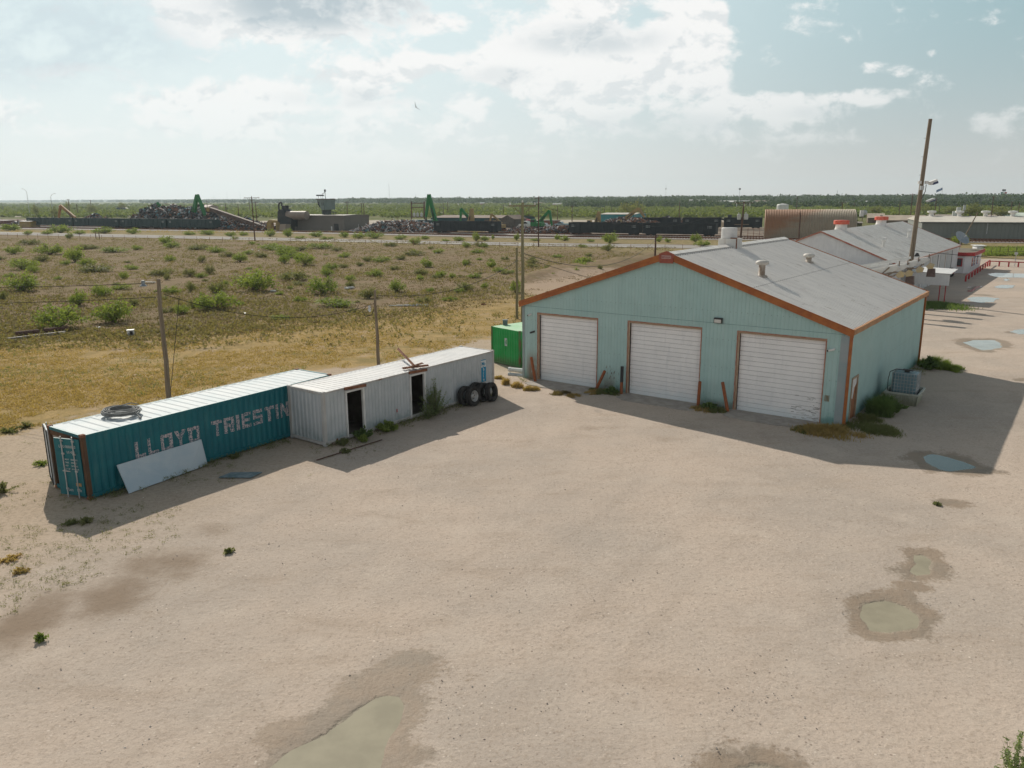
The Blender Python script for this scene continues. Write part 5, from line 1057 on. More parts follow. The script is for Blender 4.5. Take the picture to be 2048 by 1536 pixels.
f.beam((w0*.7, .6, z0-.4), (w0*.7+6.6, .6, z0-.9), .14); f.beam((w0*.7, .6, h_+.8), (w0*.7+6.6, .6, h_+.8), .12); f.build('walkway_frame', DARK, t)
for k, u in enumerate((.03, .36, .62)): f = MB(); f.cyl((u*w0, 1, z1+.3), (u*w0, 1, z1+1.4), .05, n=5); f.cbox((u*w0-.2, 1, z1+1.5), (1.3, .4, .45)); f.build('flood_light', DARK, t)
f = MB(); f.cyl((w0*.97, 1, z1+.3), (w0*.97, 1, z1+3.6), .09, n=6); f.beam((w0*.97, 1, z1+2.6), (w0*.97-1.4, 1, z1+1.9), .12); f.cbox((w0*.97, 1, z1+3.1), (.5, .4, .8)); f.build('aerial_mast', DARK, t)
# dark shredder mill with pipes
P = G(553, 461); t = thing('scrap_shredder', 'tall black shredder mill with curved pipes left of the tan building', 'machine', P, YAW); S_ = lambda px, py: on_plane(P, YAW, px, py)
def pl(*pts, y=0.): return [(S_(*p)[0], y, S_(*p)[1]) for p in pts]
f = MB(); f.prism(pl((555,461),(582,461),(582,437),(571,432),(569,424),(565,419),(558,419),(555,424)), (0, 4, 0)); f.prism(pl((559,419),(566,419),(565,411),(560,411), y=1), (0, 2, 0)); f.build('mill_body', mat('sooty_black_steel', (.018,.024,.028), (.04,.04,.04), .5, .7), t)
f = MB(); f.tube(pl((556,420),(555.5,409),(557,405.5),(559.5,405),(561.5,407),(561.5,412), y=.5), .28, 8); f.tube(pl((565,412),(567.5,412.5),(568,419), y=.5), .22, 8); f.build('pipes', DARK, t)
a, b = pl((563,431), (608,431), y=1.5); f = MB(); f.cyl(a, b, 1.5, n=20); f.build('dust_drum', mat('tan_drum', (.30,.24,.19), (.24,.19,.16), .4, .6), t, smooth=False)
f = MB(); f.prism(pl((568,463),(581,463),(581,448),(570,448)), (0, -2.5, 0)); f.build('small_shed', TANR, t)
YLW = mat('faded_yellow_paint', (.36,.25,.07), (.27,.19,.08), .8, .7, rust=.15)
f = MB(); [f.prism(pl((x0,463),(x0+8,463),(x0+8,445),(x0,445)), (0, 1.5, 0)) for x0 in (533.5, 551.5)]; f.prism(pl((533,445),(538,439.5),(553,440.5),(560,446)), (0, 2, 0)); o = f.build('infeed_frame', YLW, t)
# conveyor
P = G(465, 459); t = thing('conveyor', 'long rusty conveyor belt rising to the left from the shredder', 'conveyor', P, YAW); S_ = lambda px, py: on_plane(P, YAW, px, py)
f = MB(); a, b = [Vector(p) for p in pl((421,419),(532,457))]; f.beam(a, b, 1.8, .9); f.beam(a+Vector((0,0,.7)), b+Vector((0,0,.7)), 1.5, .25); f.build('belt_gallery', mat('rusty_brown_gallery', (.10,.065,.05), (.16,.11,.085), .6), t)
f = MB()
for p, q in (((431,424),(462,459)), ((448,429),(470,459)), ((466,435),(466,459)), ((466,456),(506,446)), ((466,459),(530,459)), ((500,446),(502,459))): a, b = pl(p, q, y=.2); f.beam(a, b, .3)
f.build('supports', mat('pale_rust_frame', (.24,.15,.11), (.3,.22,.17), .5), t)
f = MB(); a, b = pl((420,419),(430,422)); f.cyl(Vector(a)-Vector((0,1.1,0)), Vector(a)+Vector((0,1.1,0)), .8, n=12); f.build('head_pulley', YLW, t)
# scrap heaps
SCR = [mat('scrap_dark', (.035,.033,.035), (.07,.06,.06), 1, .7), mat('scrap_grey', (.16,.155,.155), (.10,.10,.105), 1, .6), mat('scrap_rust', (.20,.085,.045), (.28,.15,.10), 1, .85), mat('scrap_white', (.66,.63,.61), (.48,.46,.46), 1, .6), mat('scrap_bluegrey', (.07,.20,.24), (.16,.26,.28), 1, .6)]
def heap(label, outline, yb, depth, wts, n, big=1., seed=1, name='scrap_heap'):
    """outline: photograph points of the crest; a mound of random plates, bars and boxes"""
    rr = random.Random(seed); P = G(outline[0][0], yb); S_ = lambda px, py: on_plane(P, YAW, px, py)
    cr = [S_(*p) for p in outline]; us = [c[0] for c in cr]; hs = [max(.15, c[1]) for c in cr]; W_ = us[-1]; t = thing(name, label, 'scrap heap', P, YAW); f = MB()
    nx_, ny_ = 40, 10; H_ = lambda u, v: float(np.interp(u, us, hs))*(1-(v/depth*2-1)**2)**.8*(.82+.3*mnoise.noise(Vector((u*.35, v*.5, seed))))
    vs_ = [(W_*i/nx_, depth*j/ny_, max(-.1, H_(W_*i/nx_, depth*j/ny_)*.93)) for j in range(ny_+1) for i in range(nx_+1)]
    f.add(vs_, [(j*(nx_+1)+i, j*(nx_+1)+i+1, (j+1)*(nx_+1)+i+1, (j+1)*(nx_+1)+i) for j in range(ny_) for i in range(nx_)])
    for _ in range(n):
        u = rr.uniform(0, W_); v = rr.uniform(0, depth*.6); z = H_(u, v); f.cur = rr.choices(range(5), wts)[0]; q = rr.random()
        Rm = Matrix.Rotation(rr.uniform(0, 6.3), 3, 'Z') @ Matrix.Rotation(rr.uniform(-1.2, 1.2), 3, 'X') @ Matrix.Rotation(rr.uniform(-1, 1), 3, 'Y')
        if q < .5: sz = (rr.uniform(.4, 1.8)*big, rr.uniform(.3, 1.1)*big, rr.uniform(.03, .25))
        elif q < .8: sz = (rr.uniform(.8, 3.6)*big, rr.uniform(.06, .22), rr.uniform(.06, .2))
        else: sz = (rr.uniform(.3, .9)*big, rr.uniform(.3, .9)*big, rr.uniform(.3, .8)*big)
        f.cbox((u, v, z), sz, Rm)
    f.cur = 0; o = f.build('tangled_scrap', SCR, t); tag(o, kind='stuff'); return t
heap('huge dark scrap mountain behind the left row of wagons', [(206,456),(230,436),(240,424),(252,412),(262,408),(275,411),(290,407),(305,410),(320,411),(345,412),(358,420),(372,424),(390,432),(410,436),(440,440),(470,456)], 456, 26, (7,3,3,1.4,1.2), 2600, 1.5, 1)
heap('small brown scrap heap between the orange crane and the wagons', [(142,452),(150,434),(163,425),(175,432),(190,438),(203,450)], 452, 12, (5,2,3,1,1), 420, 1., 2)
heap('scrap pile under the conveyor at the shredder', [(425,460),(440,436),(460,442),(475,440),(495,444),(520,448),(534,456)], 459, 10, (4,3,4,1,0), 700, .9, 3)
heap('wide heap of pale and rusty scrap pieces right of the tan building', [(700,461),(715,455),(735,447),(752,442),(775,443),(800,444),(830,448),(850,450),(872,458)], 463.5, 14, (2,3,5,4,1), 1700, 1.3, 4)
heap('low litter of rusty scrap in front of the pickups', [(998,469),(1015,458),(1040,456),(1070,459),(1100,453),(1125,452),(1145,456),(1160,466)], 467, 10, (3,2,6,2,.6), 1000, 1.1, 5)
heap('brown scrap heap below the yellow excavator arm', [(1185,462),(1200,443),(1222,437),(1238,434),(1262,436),(1275,441),(1300,446),(1320,458)], 460, 16, (4,2,6,1,.3), 1000, 1.2, 6)
heap('long dark scrap heap behind the rear wagons', [(1270,455),(1290,443),(1310,436),(1330,433),(1345,437),(1372,443),(1400,451)], 453, 14, (5,1,5,1,0), 700, 1., 7)
t = heap('tan sand mound behind the black wagons', [(1398,455),(1412,443),(1425,439),(1440,441),(1462,447),(1475,455)], 453, 12, (0,0,1,0,0), 20, .3, 8, 'sand_mound'); t.children[0].data.materials[0] = mat('tan_sand', (.33,.24,.15), (.26,.19,.12), .5)
t.children[0].data.materials[2] = MATS['tan_sand']; del t.children[0]['kind']; t['category'] = 'mound'; t.children[0].name = 'sand'
# grapple cranes and excavators
GRNM = mat('machine_green', (.015,.21,.05), (.02,.16,.045), .7, .5); OCH = mat('machine_ochre', (.36,.17,.035), (.28,.14,.05), .7, .6, rust=.1); YM = mat('machine_sand_yellow', (.38,.27,.11), (.28,.2,.1), .7, .6, rust=.1)
def crane(label, m, base, body, arm, wd=1.0, grab=True, name='grapple_crane'):
    """base=(px,py) under the body, body=(px0,px1,ytop,ybot) or None, arm=photograph points foot..knee..tip"""
    P = G(*base); S_ = lambda px, py: on_plane(P, YAW, px, py); t = thing(name, label, 'crane' if 'grapple' in name else 'excavator', P, YAW)
    x0, x1, yt, yb = body; (a0, zb_), (a1, _), zt = S_(x0, yb), S_(x1, yb), S_(x0, yt)[1]; zb_ = max(zb_, .9)
    for y in (-1.5, 1.5): f = MB(); f.prism([(a0, y-.35, .25), (a0+.4, y-.35, 0), (a1-.4, y-.35, 0), (a1, y-.35, .25), (a1, y-.35, .7), (a1-.4, y-.35, 1.0), (a0+.4, y-.35, 1.0), (a0, y-.35, .7)], (0, .7, 0)); f.build('crawler_track', DARK, t)
    f = MB(); f.box((a0, -1.4, 1.0), (a1, 1.4, max(zt*.72, 2.2))); f.build('body', m, t)
    f = MB(); f.box((a0+.2, -1.45, max(zt*.72, 2.2)), (a0+(a1-a0)*.42, -.2, max(zt, 3.4))); cb = f.build('cab', m, t); f = MB(); f.box((a0+.3, -1.48, max(zt*.72, 2.2)+.2), (a0+(a1-a0)*.38, -1.451, max(zt, 3.4)-.15)); f.build('window', GLASS, cb)
    ps = [Vector((S_(*p)[0], 0, S_(*p)[1])) for p in arm]; nm = ['boom', 'stick', 'stick']
    for i, (a, b) in enumerate(zip(ps[:-1], ps[1:])):
        f = MB(); f.beam(a, b, wd*.7, wd*(1.15 if i == 0 else .85), w2=.75 if i == 0 else .7); f.build(nm[min(i, 2)], m, t)
    if grab:
        f = MB(); e = ps[-1]; f.cyl(e, e+Vector((0,0,-.9)), .25, n=8)
        for k in range(5): a = k*1.256; f.beam(e+Vector((.2*math.cos(a), .2*math.sin(a), -.9)), e+Vector((.9*math.cos(a), .9*math.sin(a), -1.5)), .22); f.beam(e+Vector((.9*math.cos(a), .9*math.sin(a), -1.5)), e+Vector((.3*math.cos(a), .3*math.sin(a), -2.3)), .2)
        f.build('grapple', DARK, t)
    f = MB(); f.cyl(ps[0].lerp(ps[1], .1)+Vector((0,-.5,-.3)), ps[0].lerp(ps[1], .55)+Vector((0,-.5,-.2)), .16, n=6); f.build('ram', DARK, t); return t
crane('green grapple crane with tall pointed arm at the right end of the left scrap mountain', GRNM, (384, 457), (374,390,440,452), [(384,444),(394,390),(403,410),(410,431)], 1.5)
crane('green grapple crane with folded arm inside the dark scrap mountain', GRNM, (290, 454), (278,294,440,450), [(283,440),(317,407),(322,438)], 1.5)
crane('green grapple crane with the tallest pointed arm, above the single wagon', GRNM, (880, 463), (868,892,441,452), [(872,447),(858,389),(852,434)], 1.2)
crane('small green grapple crane with hooked arm before the dark long shed', GRNM, (948, 460), (942,960,441,450), [(944,444),(922,417),(921,444)], .9)
crane('green crane loading beside the white truck, arm rising to the right', GRNM, (1072, 458), (1064,1086,443,450), [(1080,443),(1099,421),(1104,452)], 1.0)
crane('orange excavator with bent arm at the far left of the scrapyard', OCH, (153, 452), (146,160,436,448), [(150,436),(121,411),(117,440)], 1.2, False, 'excavator')
crane('sand yellow excavator arm folded upright right of the small green crane', YM, (942, 462), (936,950,446,455), [(938,448),(944,417),(947,446)], 1.1, False, 'excavator')
crane('yellow excavator with short arm in front of the dark long shed', YM, (1002, 462), (990,1008,448,455), [(1003,447),(983,428),(979,446)], .7, False, 'excavator')
crane('yellow excavator behind the brown heap with a long arched arm', YM, (1245, 462), (1236,1256,440,452), [(1252,436),(1277,417),(1289,434)], 1.1, False, 'excavator')
crane('yellow excavator standing left of the turquoise shed', YM, (1186, 463), (1176,1196,440,452), [(1192,446),(1198,423),(1200,446)], 1.0, False, 'excavator')
crane('small dark excavator cab behind the rear wagons near the transformer pole', DARK, (1462, 455), (1456,1474,429,441), [(1460,443),(1440,437),(1425,444)], .6, False, 'excavator')
# sheds and containers of the yard
DTEAL = mat('dark_teal_cladding', (.015,.075,.085), (.02,.06,.065), .3, .6); TURQ = mat('turquoise_cladding', (.04,.24,.27), (.05,.2,.22), .3, .6); BRR = mat('brown_rusty_roof', (.20,.15,.11), (.15,.10,.08), .2, .85); REDW = mat('red_cladding', (.30,.02,.03), (.24,.02,.03), .5)
barn('long_shed', 'long low dark teal shed with brown roof in the scrapyard', 'shed', 862, 1022, 431.5, 450, 22, DTEAL, BRR, .22, feats=[('open_bay', .68, .98, .0, .8, INSIDE)])
barn('gable_shed', 'rusty open gable shed at the right end of the long dark shed', 'shed', 1002, 1028, 431, 455, 10, INSIDE, BRR, .3, gable_front=True)
barn('red_shed', 'small bright red gabled shed beside the white truck', 'shed', 1024, 1045, 437, 451, 8, REDW, REDW, .3, gable_front=True)
barn('turquoise_shed', 'turquoise shed with pale flat roof behind the brown scrap heap', 'shed', 1201, 1268, 426.5, 446, 16, TURQ, mat('pale_roof_sheet', (.52,.48,.42), (.42,.39,.35), .3), .12)
barn('site_container', 'blue green site container right of the scrap heap', 'container', 820, 838, 440, 450, 4, TURQ, DTEAL, .04); barn('site_container', 'dark container beside the blue green one below the pole rack', 'container', 838, 866, 440, 452, 4, DTEAL, DTEAL, .04)
barn('scrap_skip', 'green skip under the crane arm by the white truck', 'skip', 1062, 1087, 441.5, 451, 4, GRNM, DARK, .02); barn('scrap_skip', 'brick orange skip right of the green skip', 'skip', 1088, 1112, 441, 452, 4, mat('brick_skip', (.26,.11,.07), (.2,.09,.06), .5), DARK, .02)
# pole rack with three transformers
P = G(823, 446); S_ = lambda px, py: on_plane(P, YAW, px, py); t = thing('transformer_rack', 'tall frame of poles carrying three grey transformers', 'electrical rack', P, YAW)
f = MB(); [f.beam(*pl(a, b), .35) for a, b in (((823,448),(823,403)), ((849,448),(849,403)), ((823,406.5),(849,406.5)), ((823,415),(849,415)), ((823,434),(849,434)))]; f.build('frame', WOODR, t)
for px in (829, 836, 844): a, b = pl((px,433), (px,426), y=-.3); f = MB(); f.cyl(a, b, .55, n=12); f.cyl(b, Vector(b)+Vector((0,0,.6)), .12, n=6); f.build('transformer', STEEL, t)
# trucks
def pickup(px, py, label, m, L=5.4, big=False, yaw=YAW, name='pickup_truck'):
    P = G(px, py); t = thing(name, label, 'truck' if big else 'pickup', P, yaw); k = 1.5 if big else 1.
    f = MB(); f.prism([(0,0,.5*k), (L,0,.5*k), (L,0,1.05*k), (L*.99,0,1.1*k), (L*.58,0,1.1*k), (L*.50,0,1.75*k), (L*.30,0,1.78*k), (L*.22,0,1.15*k), (.05,0,1.05*k), (0,0,.9*k)], (0, 1.9*k, 0)); b_ = f.build('body', m, t, bevel=.05)
    f = MB(); f.prism([(L*.25,-.02,1.18*k), (L*.56,-.02,1.18*k), (L*.49,-.02,1.66*k), (L*.31,-.02,1.68*k)], (0, .019, 0)); f.build('side_window', GLASS, b_)
    for x in (L*.18, L*.8):
        for y in (-.02, 1.9*k-.2): f = MB(); f.lathe([(.001,0),(.2*k,0),(.22*k,.02),(.36*k,.0),(.38*k,.04),(.38*k,.2),(.001,.22)], 16, 'y', (x, y, .38*k)); f.build('wheel', RUBBER, t)
pickup(1037, 457.5, 'white semi truck cab beside the red shed', WHITEP, 6.2, True, name='truck'); pickup(1053, 457.5, 'silver pickup just right of the white truck', mat('silver_paint', (.42,.44,.46), (.36,.38,.4), 2, .35)); pickup(1077, 456, 'pale pickup right of the silver one, before the orange skip', mat('pale_car_paint', (.50,.52,.53), None, rough=.35)); pickup(1109, 453, 'pale blue pickup right of the skips', mat('pale_blue_paint', (.30,.42,.46), None, rough=.35)); pickup(1180, 458, 'white pickup below the yellow excavator', WHITEP, 5.)
P = G(45, 456); barn('rail_loader', 'low yellow and rust machine at the left end of the wagons', 'machine', 40, 62, 442, 454, 4, YLW, DARK, .1); barn('rust_container', 'low rusty red container at the far left edge', 'container', -10, 12, 441, 449, 4, mat('rusty_red_box', (.15,.06,.05), (.2,.1,.08), .5), DARK, .02)
heap('low pinkish scrap row left of the wagons', [(10,452),(16,443),(30,441),(45,448)], 450, 6, (1,3,3,2,0), 200, .7, 11)
barn('grey_green_shed', 'dark round topped tank shape at the left of the scrap mountain', 'shed', 233, 246, 414, 424, 6, mat('dusky_teal', (.05,.10,.11), None), DARK, .3, gable_front=True)
barn('farm_shed', 'pinkish roofed shed behind the pointed green crane', 'shed', 391, 416, 410, 425, 12, mat('faded_pink_wall', (.36,.24,.20), (.28,.19,.16), .5), mat('pink_roof', (.40,.30,.26), None), .3)
# quonset hut, olive shed, tank
P = G(1527, 478); qy = rad(-17); qw = 23; S_ = lambda px, py: on_plane(P, qy, px, py)
QL = S_(1712, 478)[0]; QH = on_plane(loc_of((P.x, P.y, qy), 0, 6), qy, 1560, 419)[1]
t = thing('quonset_hut', 'long rust and sand coloured corrugated half round hut', 'quonset hut', P, qy)
f = MB(); NA, NB = 20, 110
vs_ = []
for j in range(NB+1):
    for i in range(NA+1):
        a = math.pi*i/NA; r = 1+(.014 if (j % 2) else -.014); y = 6.5-math.cos(a)*6.5*r; z = math.sin(a)**.8*QH*r; vs_.append((QL*j/NB, y, z))
f.add(vs_, [(j*(NA+1)+i, j*(NA+1)+i+1, (j+1)*(NA+1)+i+1, (j+1)*(NA+1)+i) for j in range(NB) for i in range(NA)])
def quonset_mat():
    m = bpy.data.materials.new('rusty_hut_sheet'); m.use_nodes = True; t_ = NT(m.node_tree); b = t_.n['Principled BSDF']; co = t_.new('ShaderNodeTexCoord').outputs['Object']; s3 = t_.new('ShaderNodeSeparateXYZ'); t_.l.new(co, s3.inputs[0])
    c = t_.mix(t_.noise(co, .6, 6, .6), (.40,.33,.24), (.30,.25,.19)); rf = t_.math('ADD', t_.math('MULTIPLY', s3.outputs[0], -.10), t_.math('ADD', t_.math('MULTIPLY', s3.outputs[2], .22), t_.math('MULTIPLY', t_.noise(t_.vmul(co, (.3, 1, 1)), .8, 6, .6), 1.2)))
    c = t_.mix(t_.math('MULTIPLY', t_.ss(rf, .35, 1.3), .85), c, (.33,.155,.075)); t_.set(b.inputs['Base Color'], c); b.inputs['Roughness'].default_value = .75; return m
f.build('arched_shell', quonset_mat(), t)
for x in (0.02, QL-.02): f = MB(); f.prism([(x, 6.5-math.cos(math.pi*i/20)*6.4, math.sin(math.pi*i/20)**.8*QH*.985) for i in range(21)], (.1, 0, 0)); f.build('end_wall', mat('drab_end_wall', (.10,.12,.09), (.14,.14,.11), .4), t)
f = MB(); u = S_(1537, 470)[0]; f.box((u-.9, .35, .8), (u+1.0, 1.2, 2.3)); f.build('window_opening', DARK, t)
OLV = mat('olive_cladding', (.16,.16,.08), (.13,.13,.065), .3, .8)
barn('olive_shed', 'olive green lean-to shed in front of the quonset hut', 'shed', 1588, 1722, 444.5, 473, 9, OLV, mat('grey_brown_roof', (.26,.22,.18), (.2,.17,.14), .3), .06, rad(-17), feats=[('window', .13, .18, .52, .78, WHITEP)])
P = G(1563, 447); H_ = height_at(P, 407); t = thing('water_tank', 'white round water tank standing behind the quonset hut', 'water tank', P); f = MB(); r_ = 2.3; f.lathe([(r_, 0), (r_, H_-.7), (r_*.9, H_-.3), (.001, H_)], 28, 'z'); f.build('tank_shell', WHITEP, t); f = MB(); f.cbox((.1, -r_-.1, H_-2.8), (.9, .3, .4)); f.build('manhole', DARK, t)
# warehouses on the right
GREYW = paint_mat('grey_warehouse_siding', (.21,.225,.20), (.185,.20,.18), (.17,.18,.16), .0, sc=.15, rough=.7); CREAM = mat('cream_flat_roof', (.58,.54,.47), (.48,.44,.38), .2, .8)
P = G(1841, 478.5); wy = rad(-20.5); t = thing('long_warehouse', 'long low grey green warehouse with cream roof beyond the railway', 'warehouse', P, wy); S_ = lambda px, py: on_plane(P, wy, px, py); wl = 150; wh_ = S_(1841, 444.5)[1]
f = MB(); sheetwall(f, ribs(wl, .9, .08, .04), lambda u: wh_, lambda u, d, z: (u, d, z)); f.box((0, .1, 0), (wl, 34, wh_)); f.build('walls', GREYW, t)
f = MB(); f.prism([(-.3, -.3, wh_+.02), (-.3, 17, wh_+1.15), (-.3, 34.3, wh_+.02)], (wl+.6, 0, 0)); f.build('roof', CREAM, t); f = MB(); f.box((-.32, -.42, wh_-.22), (wl+.3, -.31, wh_+.1)); f.build('eave_trim', mat('dark_eave', (.10,.11,.10), None), t)
for px in (1878, 1934, 1987, 2042): u = S_(px, 440)[0]*1.07; f = MB(); f.lathe([(.5, 0), (.5, .7), (1.1, 1.0), (1.1, 1.4), (.001, 1.5)], 16, 'z', (u, 17, wh_+1.1)); f.build('roof_ventilator', WHITEP, t)
u = S_(1974, 460)[0]; f = MB(); f.box((u-.08, -.12, wh_*.35), (u+.08, -.045, wh_-.2)); f.build('downpipe', STEEL, t)
for i, a in enumerate([(1735, 1768, 428, 446, 14, BRR, TANR, 'brown barn with tan roof right of the quonset hut'), (1768, 1852, 432, 452, 20, BRR, TANR, 'wide tan roofed shed behind the very tall pole'), (1862, 1926, 430.5, 441, 25, STEEL, mat('brown_grey_roof', (.32,.27,.22), (.26,.22,.18), .3), 'low grey building with brown grey roof behind the long warehouse'), (1762, 1782, 431, 447, 10, INSIDE, BRR, 'dark collapsed looking shed before the wide tan roof')]):
    barn('yard_shed', a[7], 'shed', a[0], a[1], a[2], a[3], a[4], a[5], a[6], .45, rad(-22))
barn('pale_hall', 'pale roofed hall at the right edge behind the long warehouse', 'hall', 2012, 2110, 427, 441, 30, mat('pinkish_wall', (.36,.30,.29), None), mat('pale_green_roof', (.55,.60,.52), (.45,.5,.43), .2), .4, rad(-15)); barn('blue_box', 'small saturated blue box before the pale hall', 'container', 2008, 2015, 431, 438, 3, mat('deep_blue', (.03,.12,.25), None), DARK, .02)
f = MB(); P = G(1916, 443); h0 = height_at(P, 414.5); f.box((-1.0, 0, 0), (.7, .5, h0)); f.box((-2.6, 0, 0), (-1.05, .5, h0-1.6)); o = f.build('sign_pylon', WHITEP); o.location = P; tag(o, 'white stepped pylon sign beyond the long warehouse', 'sign')
# pipe fence and lot at the far right
def fence(name, label, pa, pb_, n, h, m, rails_, pr=.04):
    A, B = G(*pa), G(*pb_); t = thing(name, label, 'fence', A); d = B-A
    for i in range(n+1): p = d*(i/n); f = MB(); f.cyl((p.x, p.y, 0), (p.x, p.y, h), pr, n=5); f.build('post', m, t)
    f = MB(); [f.beam((0, 0, h*k), (d.x, d.y, h*k), pr*1.1) for k in rails_]; f.build('rails', m, t); return t
fence('pipe_fence', 'dark pipe fence before the grass verge at the right edge', (1966, 511), (2200, 513), 14, 1.6, mat('brown_pipe', (.10,.07,.05), None), (.5, .98), .05)
fence('wire_fence', 'sparse wire fence with thin posts along the near side of the paved road', (-60, 473), (1036, 496), 42, 1.25, RUST, (.45, .75, .97), .045)
fence('wire_fence', 'continuation of the wire fence right of the greenish poles', (1066, 497), (1400, 501.5), 10, 1.25, RUST, (.45, .75, .97), .04)
fence('yard_fence', 'rusty mesh fence between the railway and the quonset hut', (1495, 476), (1590, 478), 8, 2.6, RUST, (.05, .5, .98), .06)
for k, (px, py) in enumerate([(192, 477), (199, 477.5)]):
    P = G(px, py); f = MB(); f.cyl((0,0,0), (0,0,1.9), .1, n=6); o = f.build('fence_post', WOODR); o.location = P; tag(o, 'stout dark %s post of the pair under the roadside bush' % ('left', 'right')[k], 'post')
barn('trash_bin', 'brown bin beside the front office', 'bin', 1946, 1958, 503, 512, 1.5, mat('brown_bin', (.14,.09,.06), None), DARK, .03, rad(-15)); barn('white_trailer', 'small pale trailer box behind the satellite dish', 'trailer', 1953, 1968, 492, 500, 3, WSID, WHITEP, .03, rad(-15))
# far houses and signs
rr = random.Random(21); HC = [mat('far_white', (.55,.55,.53), None), mat('far_cream', (.45,.40,.33), None), mat('far_teal', (.22,.40,.42), None), mat('far_brick', (.30,.14,.10), None)]; HRF = [mat('far_roof_grey', (.35,.34,.33), None), mat('far_roof_brown', (.25,.19,.15), None), mat('far_roof_white', (.65,.64,.62), None)]
FH = [(1376,1411,399,410,2,'large turquoise hall in the far town'), (1411,1440,402,410,0,None), (1442,1476,401.5,409,1,None), (1478,1500,401,408,0,None), (1505,1545,401,408,2,None), (1545,1568,400,404,0,'pale shed with ribbed roof above the white tank'), (1590,1604,402,407,1,None), (1666,1690,404,410,0,None), (1718,1748,402,408,1,None), (1870,1890,399,404,0,None), (1888,1905,401,405,1,None), (1935,1952,400,405,0,None), (1975,1990,398,403,2,None), (2000,2030,401,406,0,None), (1190,1200,403,406,0,None),
      (1105,1122,407,412,3,None), (1074,1084,405,409,0,None), (960,968,405,410,3,'small bright red far house'), (840,846,406,409,0,None), (905,925,409,411,0,None), (700,712,402,404,0,None), (560,580,400,402,0,None), (470,484,400,402,0,None), (205,225,401.5,403.5,0,None), (115,135,401.5,403.5,0,None), (70,80,405,407,1,None), (640,655,401,403,0,None), (780,786,406,408,0,None), (1500,1530,406,409,1,None), (1640,1655,403,406,0,None)]
for i, (x0, x1, yt, yb, c, lb) in enumerate(FH):
    t, a, b = barn('far_house', lb or 'tiny pale building among the trees on the horizon', 'building', x0, x1, yt, yb, (x1-x0)*.5, HC[c], HRF[i % 3], .35, rad(-10))
    if not lb: t['group'] = 'tiny far buildings on the horizon'
P = G(2005, 404); h0 = height_at(P, 382); t = thing('tall_road_sign', 'tall sign on a mast with green white and red panel above the trees', 'sign', P); k = P.length/FPX; f = MB(); f.cyl((0,0,0), (0,0,h0), .35*k, n=8); f.build('mast', STEEL, t)
for dx_, dz_, w_, hh, m_ in ((0, 1.2, 6, 3.2, DARK), (-3.4, -2.9, 3.2, 2.6, mat('sign_green', (.03,.2,.12), None)), (0, -2.9, 3.6, 2.6, WHITEP), (3.6, -2.9, 3.4, 2.6, REDP)): f = MB(); f.cbox((dx_*k, 0, h0+dz_*k), (w_*k, .3*k, hh*k)); f.build('sign_panel', m_, t)
P = G(1882, 404); h0 = height_at(P, 375); k = P.length/FPX; t = thing('flagpole', 'flagpole flying a blue flag above the trees', 'flagpole', P); f = MB(); f.cyl((0,0,0), (0,0,h0), .22*k, n=6); f.build('mast', STEEL, t)
f = MB(); nf = 10; vs_ = [(-(10*i/nf)*k, .5*k*math.sin(i*.9), h0-(j*4.2+i*.42)*k) for j in range(2) for i in range(nf+1)]; f.add(vs_, [(i, i+1, nf+2+i, nf+1+i) for i in range(nf)]); f.build('flag', mat('blue_flag', (.03,.10,.26), (.06,.14,.3), .05), t)
for i, (px, pt) in enumerate([(455,383),(481,383),(779,367),(832,388),(1106,387),(1261,390),(1343,389),(1451,386),(1564,387),(1673,381),(1683,386),(1950,383),(428,391)]):
    P = G(px, 402.5); h0 = height_at(P, pt); t = tag(MB().cyl((0,0,0), (0,0,h0), .9, .5, 5).build('far_mast', STEEL), 'hair thin mast far away on the skyline', 'mast', 'hair thin masts on the skyline'); t.location = P
for i, (px, py, lab) in enumerate([(36, 418, 'dark blue car on the far road at the left'), (75, 419, 'green and white car on the far road, right of the dark blue one')]): pickup(px, py, lab, DTEAL if i == 0 else WHITEP, 6, name='far_car')
# litter and lumber in the field
a, b = G(14, 681), G(131, 667); f = MB(); f.beam(a+Vector((0,0,.1)), b+Vector((0,0,.1)), .3, .2); tag(f.build('concrete_beam', CONC), 'long pale concrete beam lying at the edge of the scrub on the left', 'beam')
a, b = G(24, 676)+Vector((0,.6,.2)), G(133, 663)+Vector((0,.4,.2)); f = MB(); f.cyl(a, a.lerp(b, .42), .24, .22, 12); f.cyl(a.lerp(b, .52), b, .24, .2, 12); tag(f.build('fallen_log', WOODR), 'dark broken log lying along the pale concrete beam', 'log')
P = G(262, 671); f = MB(); f.cbox((0,0,.22), (.5,.45,.44), Matrix.Rotation(.3, 3, 'Z')); f.cbox((0,0,.46), (.56,.5,.05), Matrix.Rotation(.3, 3, 'Z')); o = f.build('discarded_box', WHITEP); o.location = P; tag(o, 'small white topped dark box lying in the dry grass', 'box')
f = MB(); f.prism([(.05,-.27,.1),(.3,-.27,.1),(.3,-.27,.4),(.05,-.27,.4)], (0,-.01,0)); f.build('dark_side', DARK, o)
a, b = G(778, 612), G(855, 613); f = MB(); [f.beam(a.lerp(b, k*.2)+Vector((0,k*.12,.06+.03*k)), b+Vector((0,k*.15,.06+.03*k)), .25, .05) for k in range(4)]; tag(f.build('metal_strips', mat('blue_grey_strips', (.17,.19,.21), (.3,.3,.3), 2)), 'bundle of long grey metal strips lying in the field', 'metal strips')
